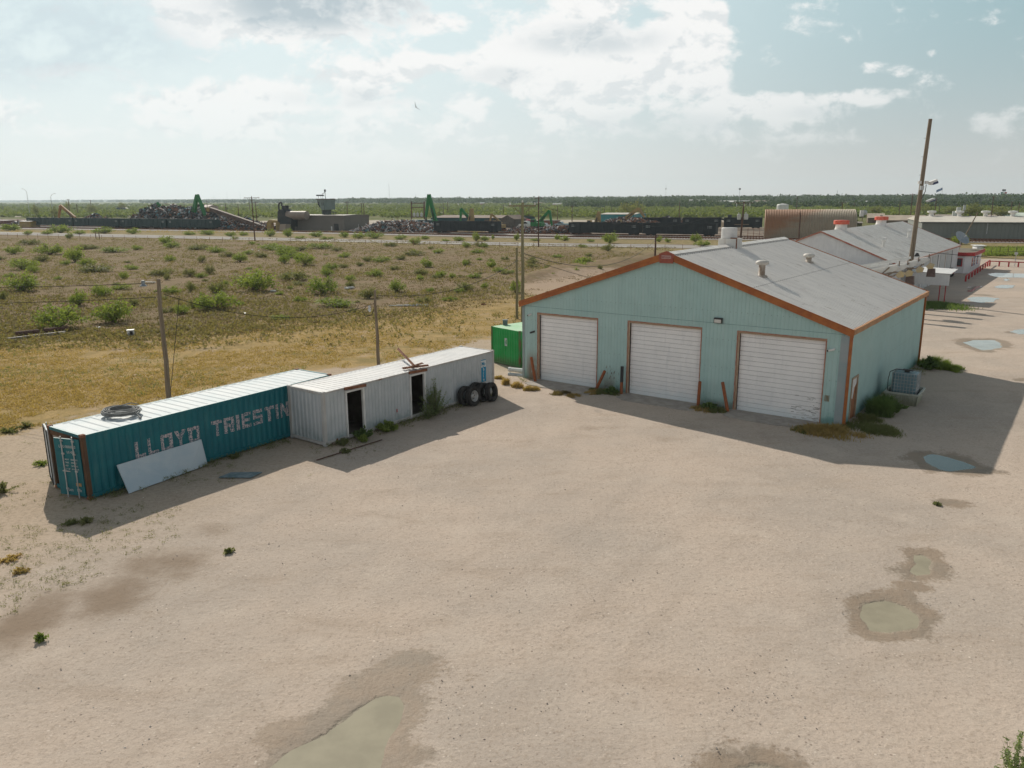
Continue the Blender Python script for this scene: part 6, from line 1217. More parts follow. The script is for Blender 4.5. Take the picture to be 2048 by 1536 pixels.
for i, (px, py, s_, m_, lb) in enumerate([(546, 583, .45, WHITEP, 'white scrap of sheet beside the big open mesquite bush'), (967, 610, .4, RUST, 'rust red lump of debris in the dry grass before the poles'), (1134, 542, .5, RUBBER, 'black tyre carcass at the foot of the dirt bank'), (873, 507, .35, WHITEP, 'white bag far out in the scrub field'), (700, 578, .8, WHITEP, 'patch of white litter between two bushes'), (488, 628, .3, WHITEP, 'white fragment just above the sagging cable'), (1020, 577, .4, WHITEP, 'long white scrap near the greenish poles'),
      (506, 500, .4, WHITEP, 'left of two white scraps before the crossarm pole'), (518, 502, .35, WHITEP, 'right of two white scraps before the crossarm pole'), (75, 493, .5, WHITEP, 'white litter piece high up on the far left of the field'), (305, 520, .35, WHITEP, 'lone white litter piece above the lamp pole'), (197, 656, .3, WHITEP, 'white stone like litter between the two big bushes'), (962, 539, .35, WHITEP, 'white scrap left of the guy wires'), (480, 951, .42, mat('blue_grey_panel', (.10,.16,.18), (.2,.25,.27), 4), 'flat blue grey panel lying in the container shadow')]):
    rr = random.Random(i); P = G(px, py); f = MB(); flat = i in (2, 13)
    if i == 13: f.prism([(-.75,-.3,.02),(.55,-.35,.02),(.8,.3,.02),(-.45,.28,.02)], (0,0,.025))
    elif i == 2: f.lathe([(.5,0),(.55,.15),(.5,.3),(.3,.3),(.28,.15),(.3,0),(.5,0)], 16, 'z')
    else: [f.cbox((rr.uniform(-.4,.4)*s_, rr.uniform(-.3,.3)*s_, s_*.18), (s_*rr.uniform(.5,1.4), s_*rr.uniform(.3,.7), s_*rr.uniform(.1,.4)), Matrix.Rotation(rr.uniform(0,3), 3, 'Z') @ Matrix.Rotation(rr.uniform(-.3,.3), 3, 'X')) for _ in range(3)]
    o = f.build('litter_piece', m_); o.location = P; tag(o, lb, 'litter')
# thin boards and sticks in front of the white container
f = MB(); f.beam((0,0,.03), (3.4,1.4,.03), .05, .03); o = f.build('stick', WOODR); o.location = loc_of(FW, -1.5, -1.2); o.rotation_euler = (0,0,.5); tag(o, 'long thin stick lying on the ground before the teal container', 'stick')
# ------------------------------------------------------------------ vegetation
MESQ = leafmat('mesquite_leaves', (.15,.205,.05), (.25,.295,.08), .9); MESD = leafmat('dusty_leaves', (.14,.16,.065), (.21,.205,.10), .7); TALLG = leafmat('dark_weed_leaves', (.10,.155,.055), (.16,.215,.08), 1.5); STRAW = leafmat('straw_blades', (.30,.22,.09), (.42,.30,.145), 1.5); BROWNT = leafmat('brown_tufts', (.11,.085,.05), (.17,.135,.075), 1.)
TWIG = mat('twig_bark', (.10,.075,.05), (.16,.12,.09), 5)
def cards(cent, size, rng, asp=2.2, tri=False, upb=0.):
    """random leaf-sized faces round the centres"""
    n = len(cent); a = rng.normal(size=(n, 3)); a[:, 2] += upb; a /= np.linalg.norm(a, axis=1)[:, None]; b = np.cross(a, rng.normal(size=(n, 3))); b /= np.linalg.norm(b, axis=1)[:, None]+1e-9
    s = size*(.6+.8*rng.random(n))[:, None]; a = a*s*asp*.5; b = b*s*.5
    if tri: return np.stack([cent-b, cent+b, cent+a*2], 1)
    return np.stack([cent-a-b, cent+a-b, cent+a+b, cent-a+b], 1)
def shrub_mesh(seed, nleaf, size, flat=.62, nl=16, open_=.0, upb=0.):
    """crown of unit radius: leafy twigs gathered on branches that fan out from the base"""
    rng = np.random.default_rng(seed); tips = []; tb = MB()
    for i in range(nl):
        a = rng.random()*6.283; r = (.25+.75*rng.random()**.6); h = flat*(1.0-.55*r*r)*(.65+.5*rng.random())*1.5; tip = np.array([math.cos(a)*r, math.sin(a)*r, h]); tips.append(tip)
        mid = tip*np.array([.45, .45, .55]); tb.cyl((0,0,0), mid, .022, .016, 4, False); tb.cyl(mid, tip, .016, .006, 4, False)
    tips = np.array(tips); k = rng.integers(0, nl, nleaf); q = rng.random(nleaf)**.6; base = tips[k]*(.40+.60*q)[:, None]
    cent = base+rng.normal(size=(nleaf, 3))*np.array([.145, .145, .10])*(1-.2*open_); cent[:, 2] = np.maximum(cent[:, 2], .02)
    return quads_mesh('foliage', cards(cent, size, rng, 2.0, False, upb), None), tb
SHR = []
for s in range(5):
    fm, tb = shrub_mesh(10+s, 1150, .046, .60+.08*(s % 3), 15+3*s); SHR.append((fm, tb))
tw = []
for i, (fm, tb) in enumerate(SHR):
    o = tb.build('stems', TWIG); tw.append(o.data); bpy.data.objects.remove(o)
def variant(i, m):
    k = ('v', i, m.name)
    if k not in MATS: me_ = SHR[i][0].copy(); me_.materials.clear(); me_.materials.append(m); MATS[k] = me_
    return MATS[k]
rs = random.Random(5)
def bush(P, rad_, h, m=MESQ, label=None, group=None, i=None, name='mesquite_bush', cat='bush'):
    i = rs.randrange(5) if i is None else i; t = thing(name, label, cat, (P.x, P.y, -.05), rs.uniform(0, 6.28), group); t.scale = (rad_, rad_, h/1.0)
    link('foliage', variant(i, m), t); link('stems', tw[i], t); return t
BL = [(42,583,63,34,'broad bright bush at the left edge of the scrub field'), (122,657,90,42,'large dark green bush just above the fallen log'), (228,645,76,46,'tall upright bush left of the lamp pole'), (160,611,34,34,'small yellow green tree above the large dark bush'), (205,593,44,24,'compact rounded bush above the tall upright one'), (150,524,44,30,'bright round bush in the upper left of the field'), (100,510,52,22,None), (28,508,36,16,None), (45,540,56,20,None), (190,544,66,18,None),
      (268,612,24,18,None), (248,558,20,16,None), (320,552,40,14,None), (430,620,84,38,'wide bright bush right of the lamp pole'), (365,628,36,20,None), (510,583,88,44,'biggest open branched bush in the middle of the field'), (435,586,42,24,None), (381,583,20,20,None), (480,524,30,20,None), (575,516,50,20,None), (562,506,60,16,None), (570,527,26,18,None), (610,531,40,26,'pair of light green bushes left of centre'), (598,524,26,20,None), (590,561,62,22,None), (645,588,66,34,'large grey green bush with several stems'), (665,615,80,24,None), (600,604,26,14,None), (738,597,42,26,None), (700,562,24,14,None), (852,535,28,24,'small tree shaped bush with clear trunk in the field'), (749,553,36,16,None), (795,584,34,28,None),
      (929,582,38,18,None), (933,529,24,14,None), (930,531,14,12,None), (982,535,24,16,None), (1032,586,26,26,'bush just left of the greenish poles'), (843,550,32,14,None), (840,560,16,14,None), (880,553,20,12,None), (905,556,16,12,None), (970,577,18,12,None), (895,602,26,12,None), (1169,531,40,22,'rounded bush on the dirt bank left of the gable'), (1151,546,18,12,None), (1200,541,12,14,None), (1093,541,16,14,None), (1105,553,14,10,None), (765,524,40,14,None), (735,523,26,12,None), (690,515,30,12,None), (640,498,60,12,None), (540,500,50,14,None), (600,502,40,12,None), (400,500,46,14,None), (430,505,40,14,None), (455,514,30,12,None), (405,525,18,14,None), (380,553,28,16,None), (420,548,22,18,None), (340,523,24,12,None), (275,500,26,10,None), (230,505,50,12,None), (345,496,34,12,None), (60,490,40,10,None), (180,498,34,10,None), (830,511,44,14,None), (800,520,26,12,None), (790,540,24,10,None), (330,600,14,10,None), (480,610,20,10,None), (720,532,20,10,None), (8,600,22,16,None), (335,560,14,12,None), (655,552,34,18,None), (700,575,20,16,None), (1010,520,20,10,None), (1065,520,16,8,None), (560,640,44,10,None), (860,585,20,12,None), (560,590,20,10,None), (450,570,16,10,None)]
def pxbush(px, py, w_, h_, m, label, group, **k):
    P = G(px, py); mp = P.length/FPX*1.0; r = w_*.5*mp*1.0; h = h_*mp*.86
    P = P+Vector((P.x, P.y, 0)).normalized()*r*.35; return bush(P, r, max(h, .3), m, label, group, **k)
for (px, py, w_, h_, lb) in BL: pxbush(px, py, w_, h_, MESQ if lb or rs.random() < .6 else MESD, lb or 'green mesquite bush scattered in the open scrub field', None if lb else 'mesquite bushes of the scrub field')
kx = random.Random(77); nb = 0
while nb < 70:
    px, py = kx.uniform(-10, 1230), kx.triangular(482, 668, 500); P = G(px, py); A_ = np.array([[P.x]]), np.array([[P.y]])
    if sdf(GRASS, *A_)[0, 0] > -1.5 or sdf(DIRT, *A_)[0, 0] > -1 or sdf(YARD, *A_)[0, 0] > -3 or fbm(*A_, .05, 3, 12)[0, 0] < .44: continue
    nb += 1; w_ = kx.uniform(10, 36)*(.75+(py-480)/300); pxbush(px, py, w_, w_*kx.uniform(.3, .5), MESQ if kx.random() < .5 else MESD, 'green mesquite bush scattered in the open scrub field', 'mesquite bushes of the scrub field')
RB = [(22,461,42,14),(120,466,42,18),(140,477,14,14),(208,467,42,14),(265,468,28,14),(330,487,36,17),(417,470,38,12),(461,473,26,10),(487,471,20,9),(540,473,24,15),(576,474,24,18),(632,474,36,12),(690,475,26,14),(717,477,30,15),(750,477,46,15),(803,479,28,12),(830,489,32,16),(850,479,18,10),(933,495,20,13),(917,482,28,9),(952,482,18,18),(970,482,20,12),(986,479,8,11),(1129,482,20,12),(1336,485,16,10),(1405,493,34,14),(968,495,20,10),(57,470,16,8),(95,469,20,8),(160,469,24,8),(378,470,26,9),(505,489,20,8),(470,478,16,6),(600,478,26,8),(655,479,30,8),(890,483,20,7),(1070,482,22,7),(1180,484,20,6)]
for (px, py, w_, h_) in RB: pxbush(px, py, w_, h_, MESQ, 'green bush on the verge between the paved road and the railway', 'roadside bushes by the railway', name='roadside_bush')
for (px, py, w_, h_, lb) in [(1033,481,14,16,'dense egg shaped bush left of the tall greenish pole'), (1115,479,14,13,'bright upright bush right of the dark pole by the road'), (1219,487,40,23,'large round bush between road and railway left of the gable'), (1319,484,14,15,'tall bright bush by the road above the gable peak'), (1391,484,24,18,'bright bush left of the roof vent drum'), (1917,489,32,22,'very bright bush behind the front office'), (1560,473,14,20,'green bush before the quonset hut'), (1690,466,30,30,'dark leafy tree at the right end of the olive shed'), (2035,478,16,8,'low green bush before the long warehouse')]:
    pxbush(px, py, w_, h_, MESQ, lb, None, name='roadside_bush')
# trees beyond the railway
def tree(px, py, w_, h_, label, m=MESD, group=None):
    P = G(px, py); mp = P.length/FPX; h = h_*mp; r = w_*.5*mp; t = thing('tree', label, 'tree', P, rs.uniform(0, 6), group); i = rs.randrange(5)
    c = link('crown', variant(i, m), t); c.location = (0, 0, h*.22); c.scale = (r, r, h*.8); f = MB(); f.cyl((0,0,-.1), (0,0,h*.35), r*.07, r*.05, 8); f.build('trunk', WOODR, t)
for a in [(1262,440,58,30,'broad dark tree behind the turquoise shed'), (1102,442,26,20,'round tree behind the green crane by the skips'), (137,430,14,22,'dark conical tree by the orange excavator'), (72,437,13,20,'dark conical tree left on the far track'), (110,437,13,20,'second dark conical tree right of the left one'), (184,430,16,16,'dark tree between the orange crane and the scrap mountain'), (246,424,14,16,'tree at the left foot of the scrap mountain'), (1750,433,30,18,'yellow green tree behind the brown barn'),
          (1845,432,38,20,'leafy tree right behind the very tall pole'), (1898,434,34,18,'yellow green tree left of the white pylon'), (1940,440,46,26,'wide airy tree right of the white pylon'), (1995,440,46,24,'wide airy tree before the tall road sign'), (1707,452,24,14,'low tree beside the grey barns')]: tree(*a[:4], a[4])
# dead shrubs
def dead(px, py, h_px, label):
    P = G(px, py); mp = P.length/FPX; h = h_px*mp; rr = random.Random(px); f = MB()
    def br(p, d, l, r, k):
        q = p+d*l; f.cyl(p, q, r, r*.6, 5, False)
        if k: [br(q, (d+Vector((rr.uniform(-.8,.8), rr.uniform(-.5,.5), rr.uniform(-.1,.4)))).normalized(), l*.72, r*.6, k-1) for _ in range(3)]
    for _ in range(4): br(Vector((0,0,0)), Vector((rr.uniform(-.6,.6), rr.uniform(-.3,.3), 1)).normalized(), h*.34, .09, 3)
    o = f.build('dead_shrub', mat('bleached_wood', (.33,.30,.27), (.24,.21,.19), 3) if px < 1800 else WOODR); o.location = P; tag(o, label, 'dead shrub')
dead(1623, 470, 24, 'bleached bare shrub by the left corner of the white workshop gable'); dead(1974, 478, 20, 'dark bare shrub before the long grey warehouse')
def scatter_mask(n, x0, x1, y0, y1, rng, f=None, pw=1.):
    """points on the ground spread evenly as seen in the photograph's region"""
    px = rng.uniform(x0, x1, n); py = y0+(y1-y0)*rng.random(n)**pw; d = [px_dir(a, b) for a, b in zip(px, py)]
    P = np.array([[v.x*(-HCAM/v.z), v.y*(-HCAM/v.z), 0] for v in d]); return P
rng = np.random.default_rng(3)
def stuff(name, quads, m, label, cat):
    o = link(name, quads_mesh(name, quads, m)); return tag(o, label, cat, kind='stuff')
# low weeds and tufts over the scrub field
WEEDM = leafmat('scrub_weed_leaves', (.17,.15,.075), (.22,.185,.09), .5)
P = scatter_mask(26000, -150, 1350, 478, 700, rng, pw=1.35); gs = sdf(GRASS, P[:, 0], P[:, 1])+rng.normal(size=len(P))*5; ys = sdf(YARD, P[:, 0], P[:, 1]); nz_ = fbm(P[:, 0], P[:, 1], .11, 4, 50); dr_ = sdf(DIRT, P[:, 0], P[:, 1])
k = (gs < 3) & (ys < -1) & (nz_ > .42) & (dr_ < 0) & ((P[:, 0]*.46+P[:, 1]*.888) < 172); P = P[k]; c = np.repeat(P, 6, 0); c += rng.normal(size=c.shape)*np.array([.24, .24, .0]); c[:, 2] = rng.random(len(c))*.22+.02
stuff('scrub_weeds', cards(c, .075, rng, 2.4), WEEDM, 'low green weeds covering the brown scrub field', 'weeds')
P = scatter_mask(26000, -150, 1350, 480, 700, rng, pw=1.2); gs = sdf(GRASS, P[:, 0], P[:, 1]); ys = sdf(YARD, P[:, 0], P[:, 1]); nz_ = fbm(P[:, 0], P[:, 1], .2, 4, 61)
k = (gs < 2) & (ys < -1) & (nz_ > .40) & ((P[:, 0]*.46+P[:, 1]*.888) < 172); P = P[k]; c = np.repeat(P, 5, 0); c += rng.normal(size=c.shape)*np.array([.2, .2, .0]); c[:, 2] = .02
stuff('dry_tufts', cards(c, .07, rng, 2.2, True, 1.2), BROWNT, 'small brown dry tufts all over the scrub field', 'dry grass')
# straw-coloured grass behind the containers
P = scatter_mask(52000, -200, 1060, 575, 880, rng); gs = sdf(GRASS, P[:, 0], P[:, 1]); ys = sdf(YARD, P[:, 0], P[:, 1]); gs = gs+rng.normal(size=len(P))*4; nz_ = fbm(P[:, 0], P[:, 1], .3, 4, 71)
k = (gs+(nz_-.5)*9 > -1) & (ys+(nz_-.5)*6 < -.2) & (nz_ > .36); P = P[k]; c = np.repeat(P, 5, 0); c += rng.normal(size=c.shape)*np.array([.13, .13, .0]); c[:, 2] = 0
stuff('straw_grass', cards(c, .05, rng, 1.8, True, 1.4), STRAW, 'yellow dry grass behind the containers', 'dry grass')
P = scatter_mask(5000, -200, 1060, 575, 880, rng); ys = sdf(YARD, P[:, 0], P[:, 1]); nz_ = fbm(P[:, 0], P[:, 1], .25, 4, 81); k = (ys < 1.5) & (nz_ > .52); P = P[k]; c = np.repeat(P, 7, 0); c += rng.normal(size=c.shape)*np.array([.16, .16, 0]); c[:, 2] = rng.random(len(c))*.1
stuff('green_tufts', cards(c, .05, rng, 2.4, True, 1.), MESD, 'greenish tufts in the dry grass', 'grass')
# verges
def verge(x0, x1, y0, y1, n, size, m, label, sp=.5, zz=.5):
    P = scatter_mask(n, x0, x1, y0, y1, rng); c = np.repeat(P, 6, 0); c += rng.normal(size=c.shape)*np.array([sp, sp, 0]); c[:, 2] = rng.random(len(c))*zz; stuff('verge_grass', cards(c, size, rng, 2.2, True, .8), m, label, 'grass')
verge(1968, 2130, 497.5, 512, 2600, .16, MESQ, 'green weeds between the entrance fence and the railway', .3, .45)
verge(-60, 1420, 462, 466, 900, .14, STRAW, 'dry grass strip along the ballast', .5, .3)
# the green plain and the tree belts
def clumps(P, R_, H_, per, size, rng):
    c = np.repeat(P, per, 0); u = rng.normal(size=(len(c), 3)); u /= np.linalg.norm(u, axis=1)[:, None]; u *= (rng.random(len(c))**.35)[:, None]
    rr_ = np.repeat(R_, per); hh = np.repeat(H_, per); c = c+np.stack([u[:, 0]*rr_, u[:, 1]*rr_, hh*(.55+.45*u[:, 2])], 1); return c, np.repeat(size, per)
def cardsv(c, s, rng, asp=1.5):
    q = cards(c, 1., rng, asp); return c[:, None, :]+(q-c[:, None, :])*s[:, None, None]
PLG = leafmat('plain_brush_leaves', (.11,.15,.045), (.17,.19,.07), .06); BELT = leafmat('far_belt_leaves', (.035,.06,.025), (.06,.085,.035), .02)
P = np.concatenate([scatter_mask(8500, -100, 2150, 409, 436, rng, pw=1.15), scatter_mask(3500, 1380, 2150, 404, 430, rng)]); q = rng.random(len(P)); D = np.linalg.norm(P[:, :2], axis=1)
ok = (P[:, 0]*.46+P[:, 1]*.888) > 322; P, q, D = P[ok], q[ok], D[ok]
c, s = clumps(P, 1.4+1.8*q, 1.5+1.4*q, 16, .35+D*.0009, rng); stuff('plain_brush', cardsv(c, s, rng), PLG, 'green brush covering the plain beyond the scrapyard', 'brush')
def belt(n, x0, x1, ynear, yfar, h0, seed, label, m, per=34, k=1.):
    r = np.random.default_rng(seed); P = scatter_mask(n, x0, x1, yfar, ynear, r, pw=.9); D = np.linalg.norm(P[:, :2], axis=1); q = r.random(n); H_ = h0*(.6+.8*q); c, s = clumps(P, H_*(.55+.35*r.random(n)), H_, per, (.5+D*.00075)*k, r); stuff('tree_belt', cardsv(c, s, r), m, label, 'trees')
belt(1700, -60, 760, 404.2, 400.8, 9, 1, 'thin hazy line of trees along the left horizon', BELT)
belt(1400, 690, 1420, 408, 399.5, 10, 2, 'dark tree belt along the middle of the horizon', BELT)
belt(500, 1130, 1420, 418, 404, 6, 5, 'dark wooded band behind the turquoise shed', BELT)
belt(1500, 1370, 2150, 408, 396.5, 10, 3, 'dark tree belt of the town on the right horizon', BELT)
belt(600, 1370, 2150, 420, 405, 5, 4, 'darker brush band before the town on the right', BELT)
belt(500, 280, 700, 406.5, 402.5, 8, 6, 'hazy tree band behind the shredder', BELT)
# weeds close by
def blades(n, R_, h, size, seed, m, name='blades'):  # blades gathered in ragged tufts
    r = np.random.default_rng(seed); kc = 7+int(R_*9); ca = r.random(kc)*6.283; cd = R_*r.random(kc)**.6*.95; cr_ = R_*(.16+.22*r.random(kc)); k_ = r.integers(0, kc, n)
    x_ = np.cos(ca[k_])*cd[k_]+r.normal(size=n)*cr_[k_]*.6; y_ = np.sin(ca[k_])*cd[k_]+r.normal(size=n)*cr_[k_]*.6; d = np.minimum(np.hypot(x_, y_), R_*1.2); a = r.random(n)*6.283
    b = np.stack([x_, y_, np.zeros(n)], 1); ln = np.stack([np.cos(a)*(.15+.6*r.random(n)), np.sin(a)*(.15+.6*r.random(n)), np.ones(n)], 1)
    hh = (h*(.5+.6*r.random(n))*(1-.4*d/R_))[:, None]; sd_ = np.stack([-np.sin(a+r.random(n)*2), np.cos(a+r.random(n)*2), np.zeros(n)], 1)*size; tip = b+ln*hh; mid = b+ln*hh*np.array([.35, .35, .6]); Q1 = np.stack([b-sd_, b+sd_, mid+sd_*.8, mid-sd_*.8], 1); Q2 = np.stack([mid-sd_*.8, mid+sd_*.8, tip+sd_*.1, tip-sd_*.1], 1)
    me_ = quads_mesh(name, np.concatenate([Q1, Q2]), m); return me_
def weed(P, R_, h, m, label, n=400, size=.012, group=None, name='weed_clump', sx=1., rz=0.):
    o = link(name, blades(n, R_, h, size, rs.randrange(9999), m)); o.location = (P[0], P[1], -.02); o.scale = (sx, 1, 1); o.rotation_euler = (0, 0, rz); return tag(o, label, 'weeds', group)
def leafy(P, r, h, m, label, n=900, leaf=.03, name='leafy_weed', stems=26, group=None):
    """tall weed: stems rising from one root, narrow leaves all along them"""
    g_ = np.random.default_rng(rs.randrange(9999)); a = g_.random(stems)*6.283; d = r*g_.random(stems)**.7; H_ = h*(.55+.45*g_.random(stems)); tips = np.stack([np.cos(a)*d*1.15, np.sin(a)*d*1.15, H_*(1.15-.6*d/max(r, .01))], 1); k = g_.integers(0, stems, n); q = .06+.94*g_.random(n)
    c = tips[k]*np.stack([q**1.2, q**1.2, q], 1)+g_.normal(size=(n, 3))*.022; t = thing(name, label, 'weeds', (P[0], P[1], 0), 0, group); link('leaves', quads_mesh('leaves', cards(c, leaf, g_, 3.2, False, .5), m), t)
    f = MB(); [f.cyl((0,0,-.02), tuple(x), .008, .003, 4, False) for x in tips]; f.build('stems', TWIG, t); return t
FEATH = leafmat('feathery_leaves', (.17,.225,.10), (.23,.28,.13), 2.)
leafy(loc_of(FW, 6.75, -.40), .80, 1.85, FEATH, 'tall feathery weed at the right side of the second doorway', 5200, .017, stems=90)
leafy(loc_of(FW, 6.1, -.55), .45, .9, FEATH, 'shorter feathery weed in front of the second doorway', 1500, .017, stems=40)
leafy(loc_of(FW, 3.35, -.45), .50, .55, MESQ, 'bushy weed between the two doorways of the white container', 2200, .034, stems=40)
leafy(loc_of(FW, 1.9, -.35), .45, .55, TALLG, 'weed growing in the first doorway', 1500, .034); leafy(loc_of(FW, .75, -.4), .35, .30, MESD, 'low weed at the near corner of the white container', 900, .03); leafy(loc_of(FW, 1.5, -.8), .25, .35, MESQ, 'small weed on the gravel before the first doorway', 700, .03)
leafy(G(2026, 1580), .45, 1.2, FEATH, 'green feathery weed poking in at the bottom right corner', 3400, .016, stems=34)
weed(loc_of(FG, 19.75, 3.5), .75, 1.0, TALLG, 'tall dark green grass between side door and plastic bin', 2600, .014, sx=1., rz=FG[2]); weed(loc_of(FG, 19.6, 4.6), .6, .9, TALLG, 'dark green grass just left of the plastic bin', 1500, .014)
leafy(loc_of(FG, 20.0, 4.1), .75, .75, TALLG, 'leafy weeds hanging over the plastic bin edge', 2600, .045)
weed(loc_of(FG, 18.5, -1.1), 1.15, .38, STRAW, 'yellow green grass patch at the front right corner of the garage', 2600, .014, sx=1.3, rz=FG[2]); weed(loc_of(FG, 20.0, .2), 1.25, .35, MESD, 'green grass patch running round the right garage corner', 2600, .014); weed(loc_of(FG, 19.5, 1.9), .55, .42, MESD, 'short grass at the broken side door', 900, .013); weed(loc_of(FG, 17.6, -1.6), .7, .22, MESD, 'low grass at the end of the right apron', 900, .012)
leafy(loc_of(FG, 12.3, -.55), .5, .35, TALLG, 'green weed clump between the middle and right doors', 1500, .035); weed(loc_of(FG, 12.7, -.7), .55, .28, MESD, 'grass between middle and right doors', 900, .012); weed(loc_of(FG, 12.1, -.85), .6, .25, STRAW, 'straw grass before the weed between the middle and right doors', 900, .012)
leafy(loc_of(FG, 6.55, -.6), .42, .42, TALLG, 'green weed left of the middle door', 1300, .035); weed(loc_of(FG, 6.0, -.7), .65, .30, MESD, 'dry greenish grass between left and middle doors', 1300, .012, sx=1.4, rz=FG[2]); weed(loc_of(FG, 5.6, -1.0), .5, .25, STRAW, 'straw tuft by the hard leaning post', 700, .012)
for i, (px, py, r, h, lb) in enumerate([(1012, 768, .32, .42, 'leftmost pale straw tuft by the garage corner'), (1035, 774, .32, .40, 'pale straw tuft right of the leftmost one'), (1062, 779, .42, .36, 'widest pale straw tuft at the left door corner'), (1120, 787, .55, .22, 'flat brownish tuft before the left apron'), (1000, 757, .3, .25, 'straw tuft below the green container'), (1145, 792, .4, .18, 'flat brownish tuft right of the other on the left apron')]): weed(G(px, py), r, h, STRAW if i != 3 else BROWNT, lb, 900, .011)
weed(loc_of(FG, 19.9, 18.0), .9, .75, MESQ, 'bright grass at the rear right corner of the garage', 1800, .015); weed(loc_of(FG, 20.9, 17.3), .8, .45, MESQ, 'lower bright grass right of the rear garage corner', 1300, .015); leafy(loc_of(FG, 19.8, 16.6), .6, .8, TALLG, 'dark weeds along the side wall behind the caged tank', 2000, .05)
weed(G(1855, 612), 3.2, .45, TALLG, 'dark grass strip beneath the canopy posts', 3500, .03, sx=1.2)
for i, (px, py, r, h, m_, lb) in enumerate([(6, 985, .42, .42, MESD, 'rounded grey green bush at the left picture edge'), (84, 930, .28, .22, MESQ, 'small green bush left of the open container door'), (171, 1045, .26, .20, MESD, 'dark little weed in the shadow below the container post'), (143, 1048, .22, .12, MESD, 'flat weed left of the dark little one in the shadow'), (80, 1282, .14, .22, MESQ, 'lone small weed low on the left gravel'), (458, 1105, .13, .12, MESD, 'small yellowish weed below the pole shadow'), (40, 1145, .22, .14, STRAW, 'tan weed at the left edge'), (352, 845, .2, .3, MESQ, 'thin weed behind the teal container'),
        (18, 865, .5, .25, MESD, 'olive weed patch left behind the container'), (52, 855, .4, .3, MESD, 'olive weed right of the patch behind the container'), (470, 915, .25, .16, MESD, 'low weed beside the flat panel'), (690, 905, .25, .16, MESD, 'low weed before the near corner of the white container'), (1875, 1010, .12, .08, MESD, 'tiny sprig on the gravel at the right'), (18, 1120, .3, .12, STRAW, 'flat straw patch at the left edge')]): leafy(G(px, py), r*1.15, h, m_, lb, int(260+1500*r), .022, name='small_weed', stems=16)
r_ = np.random.default_rng(18); P = scatter_mask(2600, -60, 760, 800, 1330, r_); ys = sdf(YARD, P[:, 0], P[:, 1]); wl = (P[:, 0]-.55*P[:, 1]) < -24; nn_ = fbm(P[:, 0], P[:, 1], .5, 3, 33); k = wl & (ys > -1) & (nn_ > .5); P = P[k]; c = np.repeat(P, 14, 0); c += r_.normal(size=c.shape)*np.array([.07, .07, 0]); c[:, 2] = r_.random(len(c))*.05
stuff('dry_sprigs', cards(c, .016, r_, 3.4, True, .8), MESD, 'tiny dry sprigs scattered over the dirt around the containers', 'weeds')
gb = [(0.2+19*i/150., -.15-.5*abs(r_.normal())) for i in range(150)]; gb = [g for g in gb if not any(a-.1 < g[0] < b+.1 for a, b in ((1.0,5.6),(7.1,11.7),(13.3,18.0)))]+[(GW+.15+.4*abs(r_.normal()), 17.5*r_.random()) for _ in range(160)]
P = np.array([list(loc_of(FG, x_, y_)) for x_, y_ in gb]+[list(loc_of(FW, 12*r_.random(), -.05-.35*abs(r_.normal()))) for _ in range(120)]+[list(loc_of(FT, 9.*r_.random(), -.05-.3*abs(r_.normal()))) for _ in range(90)]); c = np.repeat(P, 22, 0); c += r_.normal(size=c.shape)*np.array([.09, .09, 0]); c[:, 2] = r_.random(len(c))*.16
stuff('edge_weeds', cards(c, .026, r_, 3.2, True, 1.), MESD, 'thin ragged weeds along the foot of the garage and container walls', 'weeds')
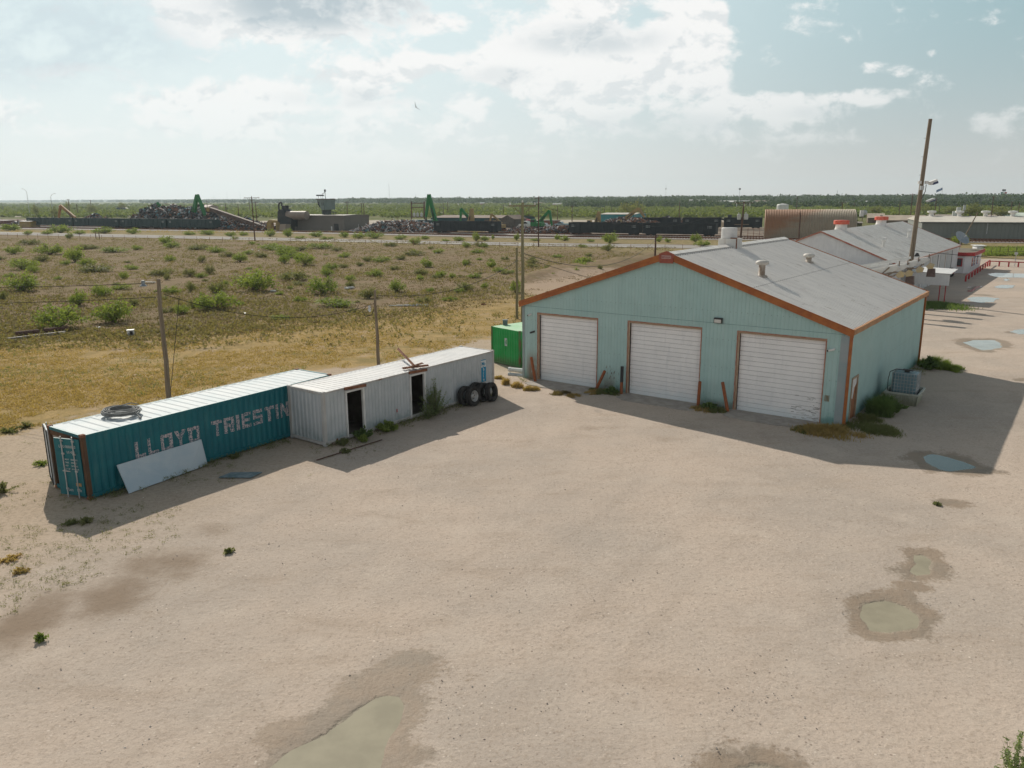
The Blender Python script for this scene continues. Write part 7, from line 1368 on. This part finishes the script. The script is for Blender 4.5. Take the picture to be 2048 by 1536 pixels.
# pebbles strewn over the yard
r = np.random.default_rng(8); P = scatter_mask(3000, -50, 2100, 760, 1560, r, pw=.8); ys = sdf(YARD, P[:, 0], P[:, 1]); D = np.linalg.norm(P[:, :2], axis=1); nn_ = fbm(P[:, 0], P[:, 1], .35, 3, 90); k = (ys > 0) & (nn_ > .47) & (sdf([tuple(loc_of(FG, *c_)[:2]) for c_ in ((0,0),(GW,0),(GW,GD),(0,GD))], P[:, 0], P[:, 1]) < -.2); P = P[k]
oct_ = np.array([(1,0,0),(0,1,0),(-1,0,0),(0,-1,0),(0,0,.8)]); n = len(P); s = (.007+.022*r.random(n)**4)[:, None, None]; V = P[:, None, :]+oct_[None]*s*(.7+.6*r.random((n, 5, 3))); T = np.stack([V[:, [0, 1, 4]], V[:, [1, 2, 4]], V[:, [2, 3, 4]], V[:, [3, 0, 4]]], 1).reshape(-1, 3, 3); T[:, :, 2] += .004
def peb(): 
    m = bpy.data.materials.new('mixed_pebbles'); m.use_nodes = True; t = NT(m.node_tree); vo = t.new('ShaderNodeTexVoronoi'); vo.inputs['Scale'].default_value = 6; t.l.new(t.new('ShaderNodeNewGeometry').outputs['Position'], vo.inputs['Vector']); sc = t.new('ShaderNodeSeparateColor'); t.l.new(vo.outputs['Color'], sc.inputs[0])
    t.set(t.n['Principled BSDF'].inputs['Base Color'], t.mix(t.ss(sc.outputs[0], .2, .8), (.24,.19,.16), (.60,.53,.46))); return m
stuff('pebbles', T, peb(), 'loose pebbles strewn over the gravel yard', 'pebbles')
# bird in the sky
P = px_dir(832, 214)*60+Vector((0, 0, HCAM)); f = MB(); f.add([(0,0,0),(.14,0,.02),(.42,.05,.16),(.12,.12,.03)], [(0,1,2,3)]); f.add([(0,0,0),(-.14,0,.02),(-.40,.05,.20),(-.12,.12,.03)], [(0,1,2,3)]); f.lathe([(.001,-.2),(.045,-.05),(.05,.05),(.001,.2)], 8, 'y'); o = f.build('bird', DARK); o.location = P; o.rotation_euler = (.3, .9, .5); tag(o, 'small dark bird flying in the pale sky', 'bird')
# ------------------------------------------------------------------ air
f = MB(); f.box((-7500, -800, -1.5), (7500, 7400, 140)); hz = f.build('haze', None); hz.data.materials.clear()
hm = bpy.data.materials.new('pale_haze'); hm.use_nodes = True; t = NT(hm.node_tree); t.n.clear(); pv = t.new('ShaderNodeVolumePrincipled'); pv.inputs['Color'].default_value = (.80, .93, 1., 1); pv.inputs['Density'].default_value = .00011; pv.inputs['Anisotropy'].default_value = .3
ou = t.new('ShaderNodeOutputMaterial'); t.l.new(pv.outputs[0], ou.inputs[1]); hz.data.materials.append(hm); tag(hz, 'thin pale haze in the air', 'haze', kind='stuff')
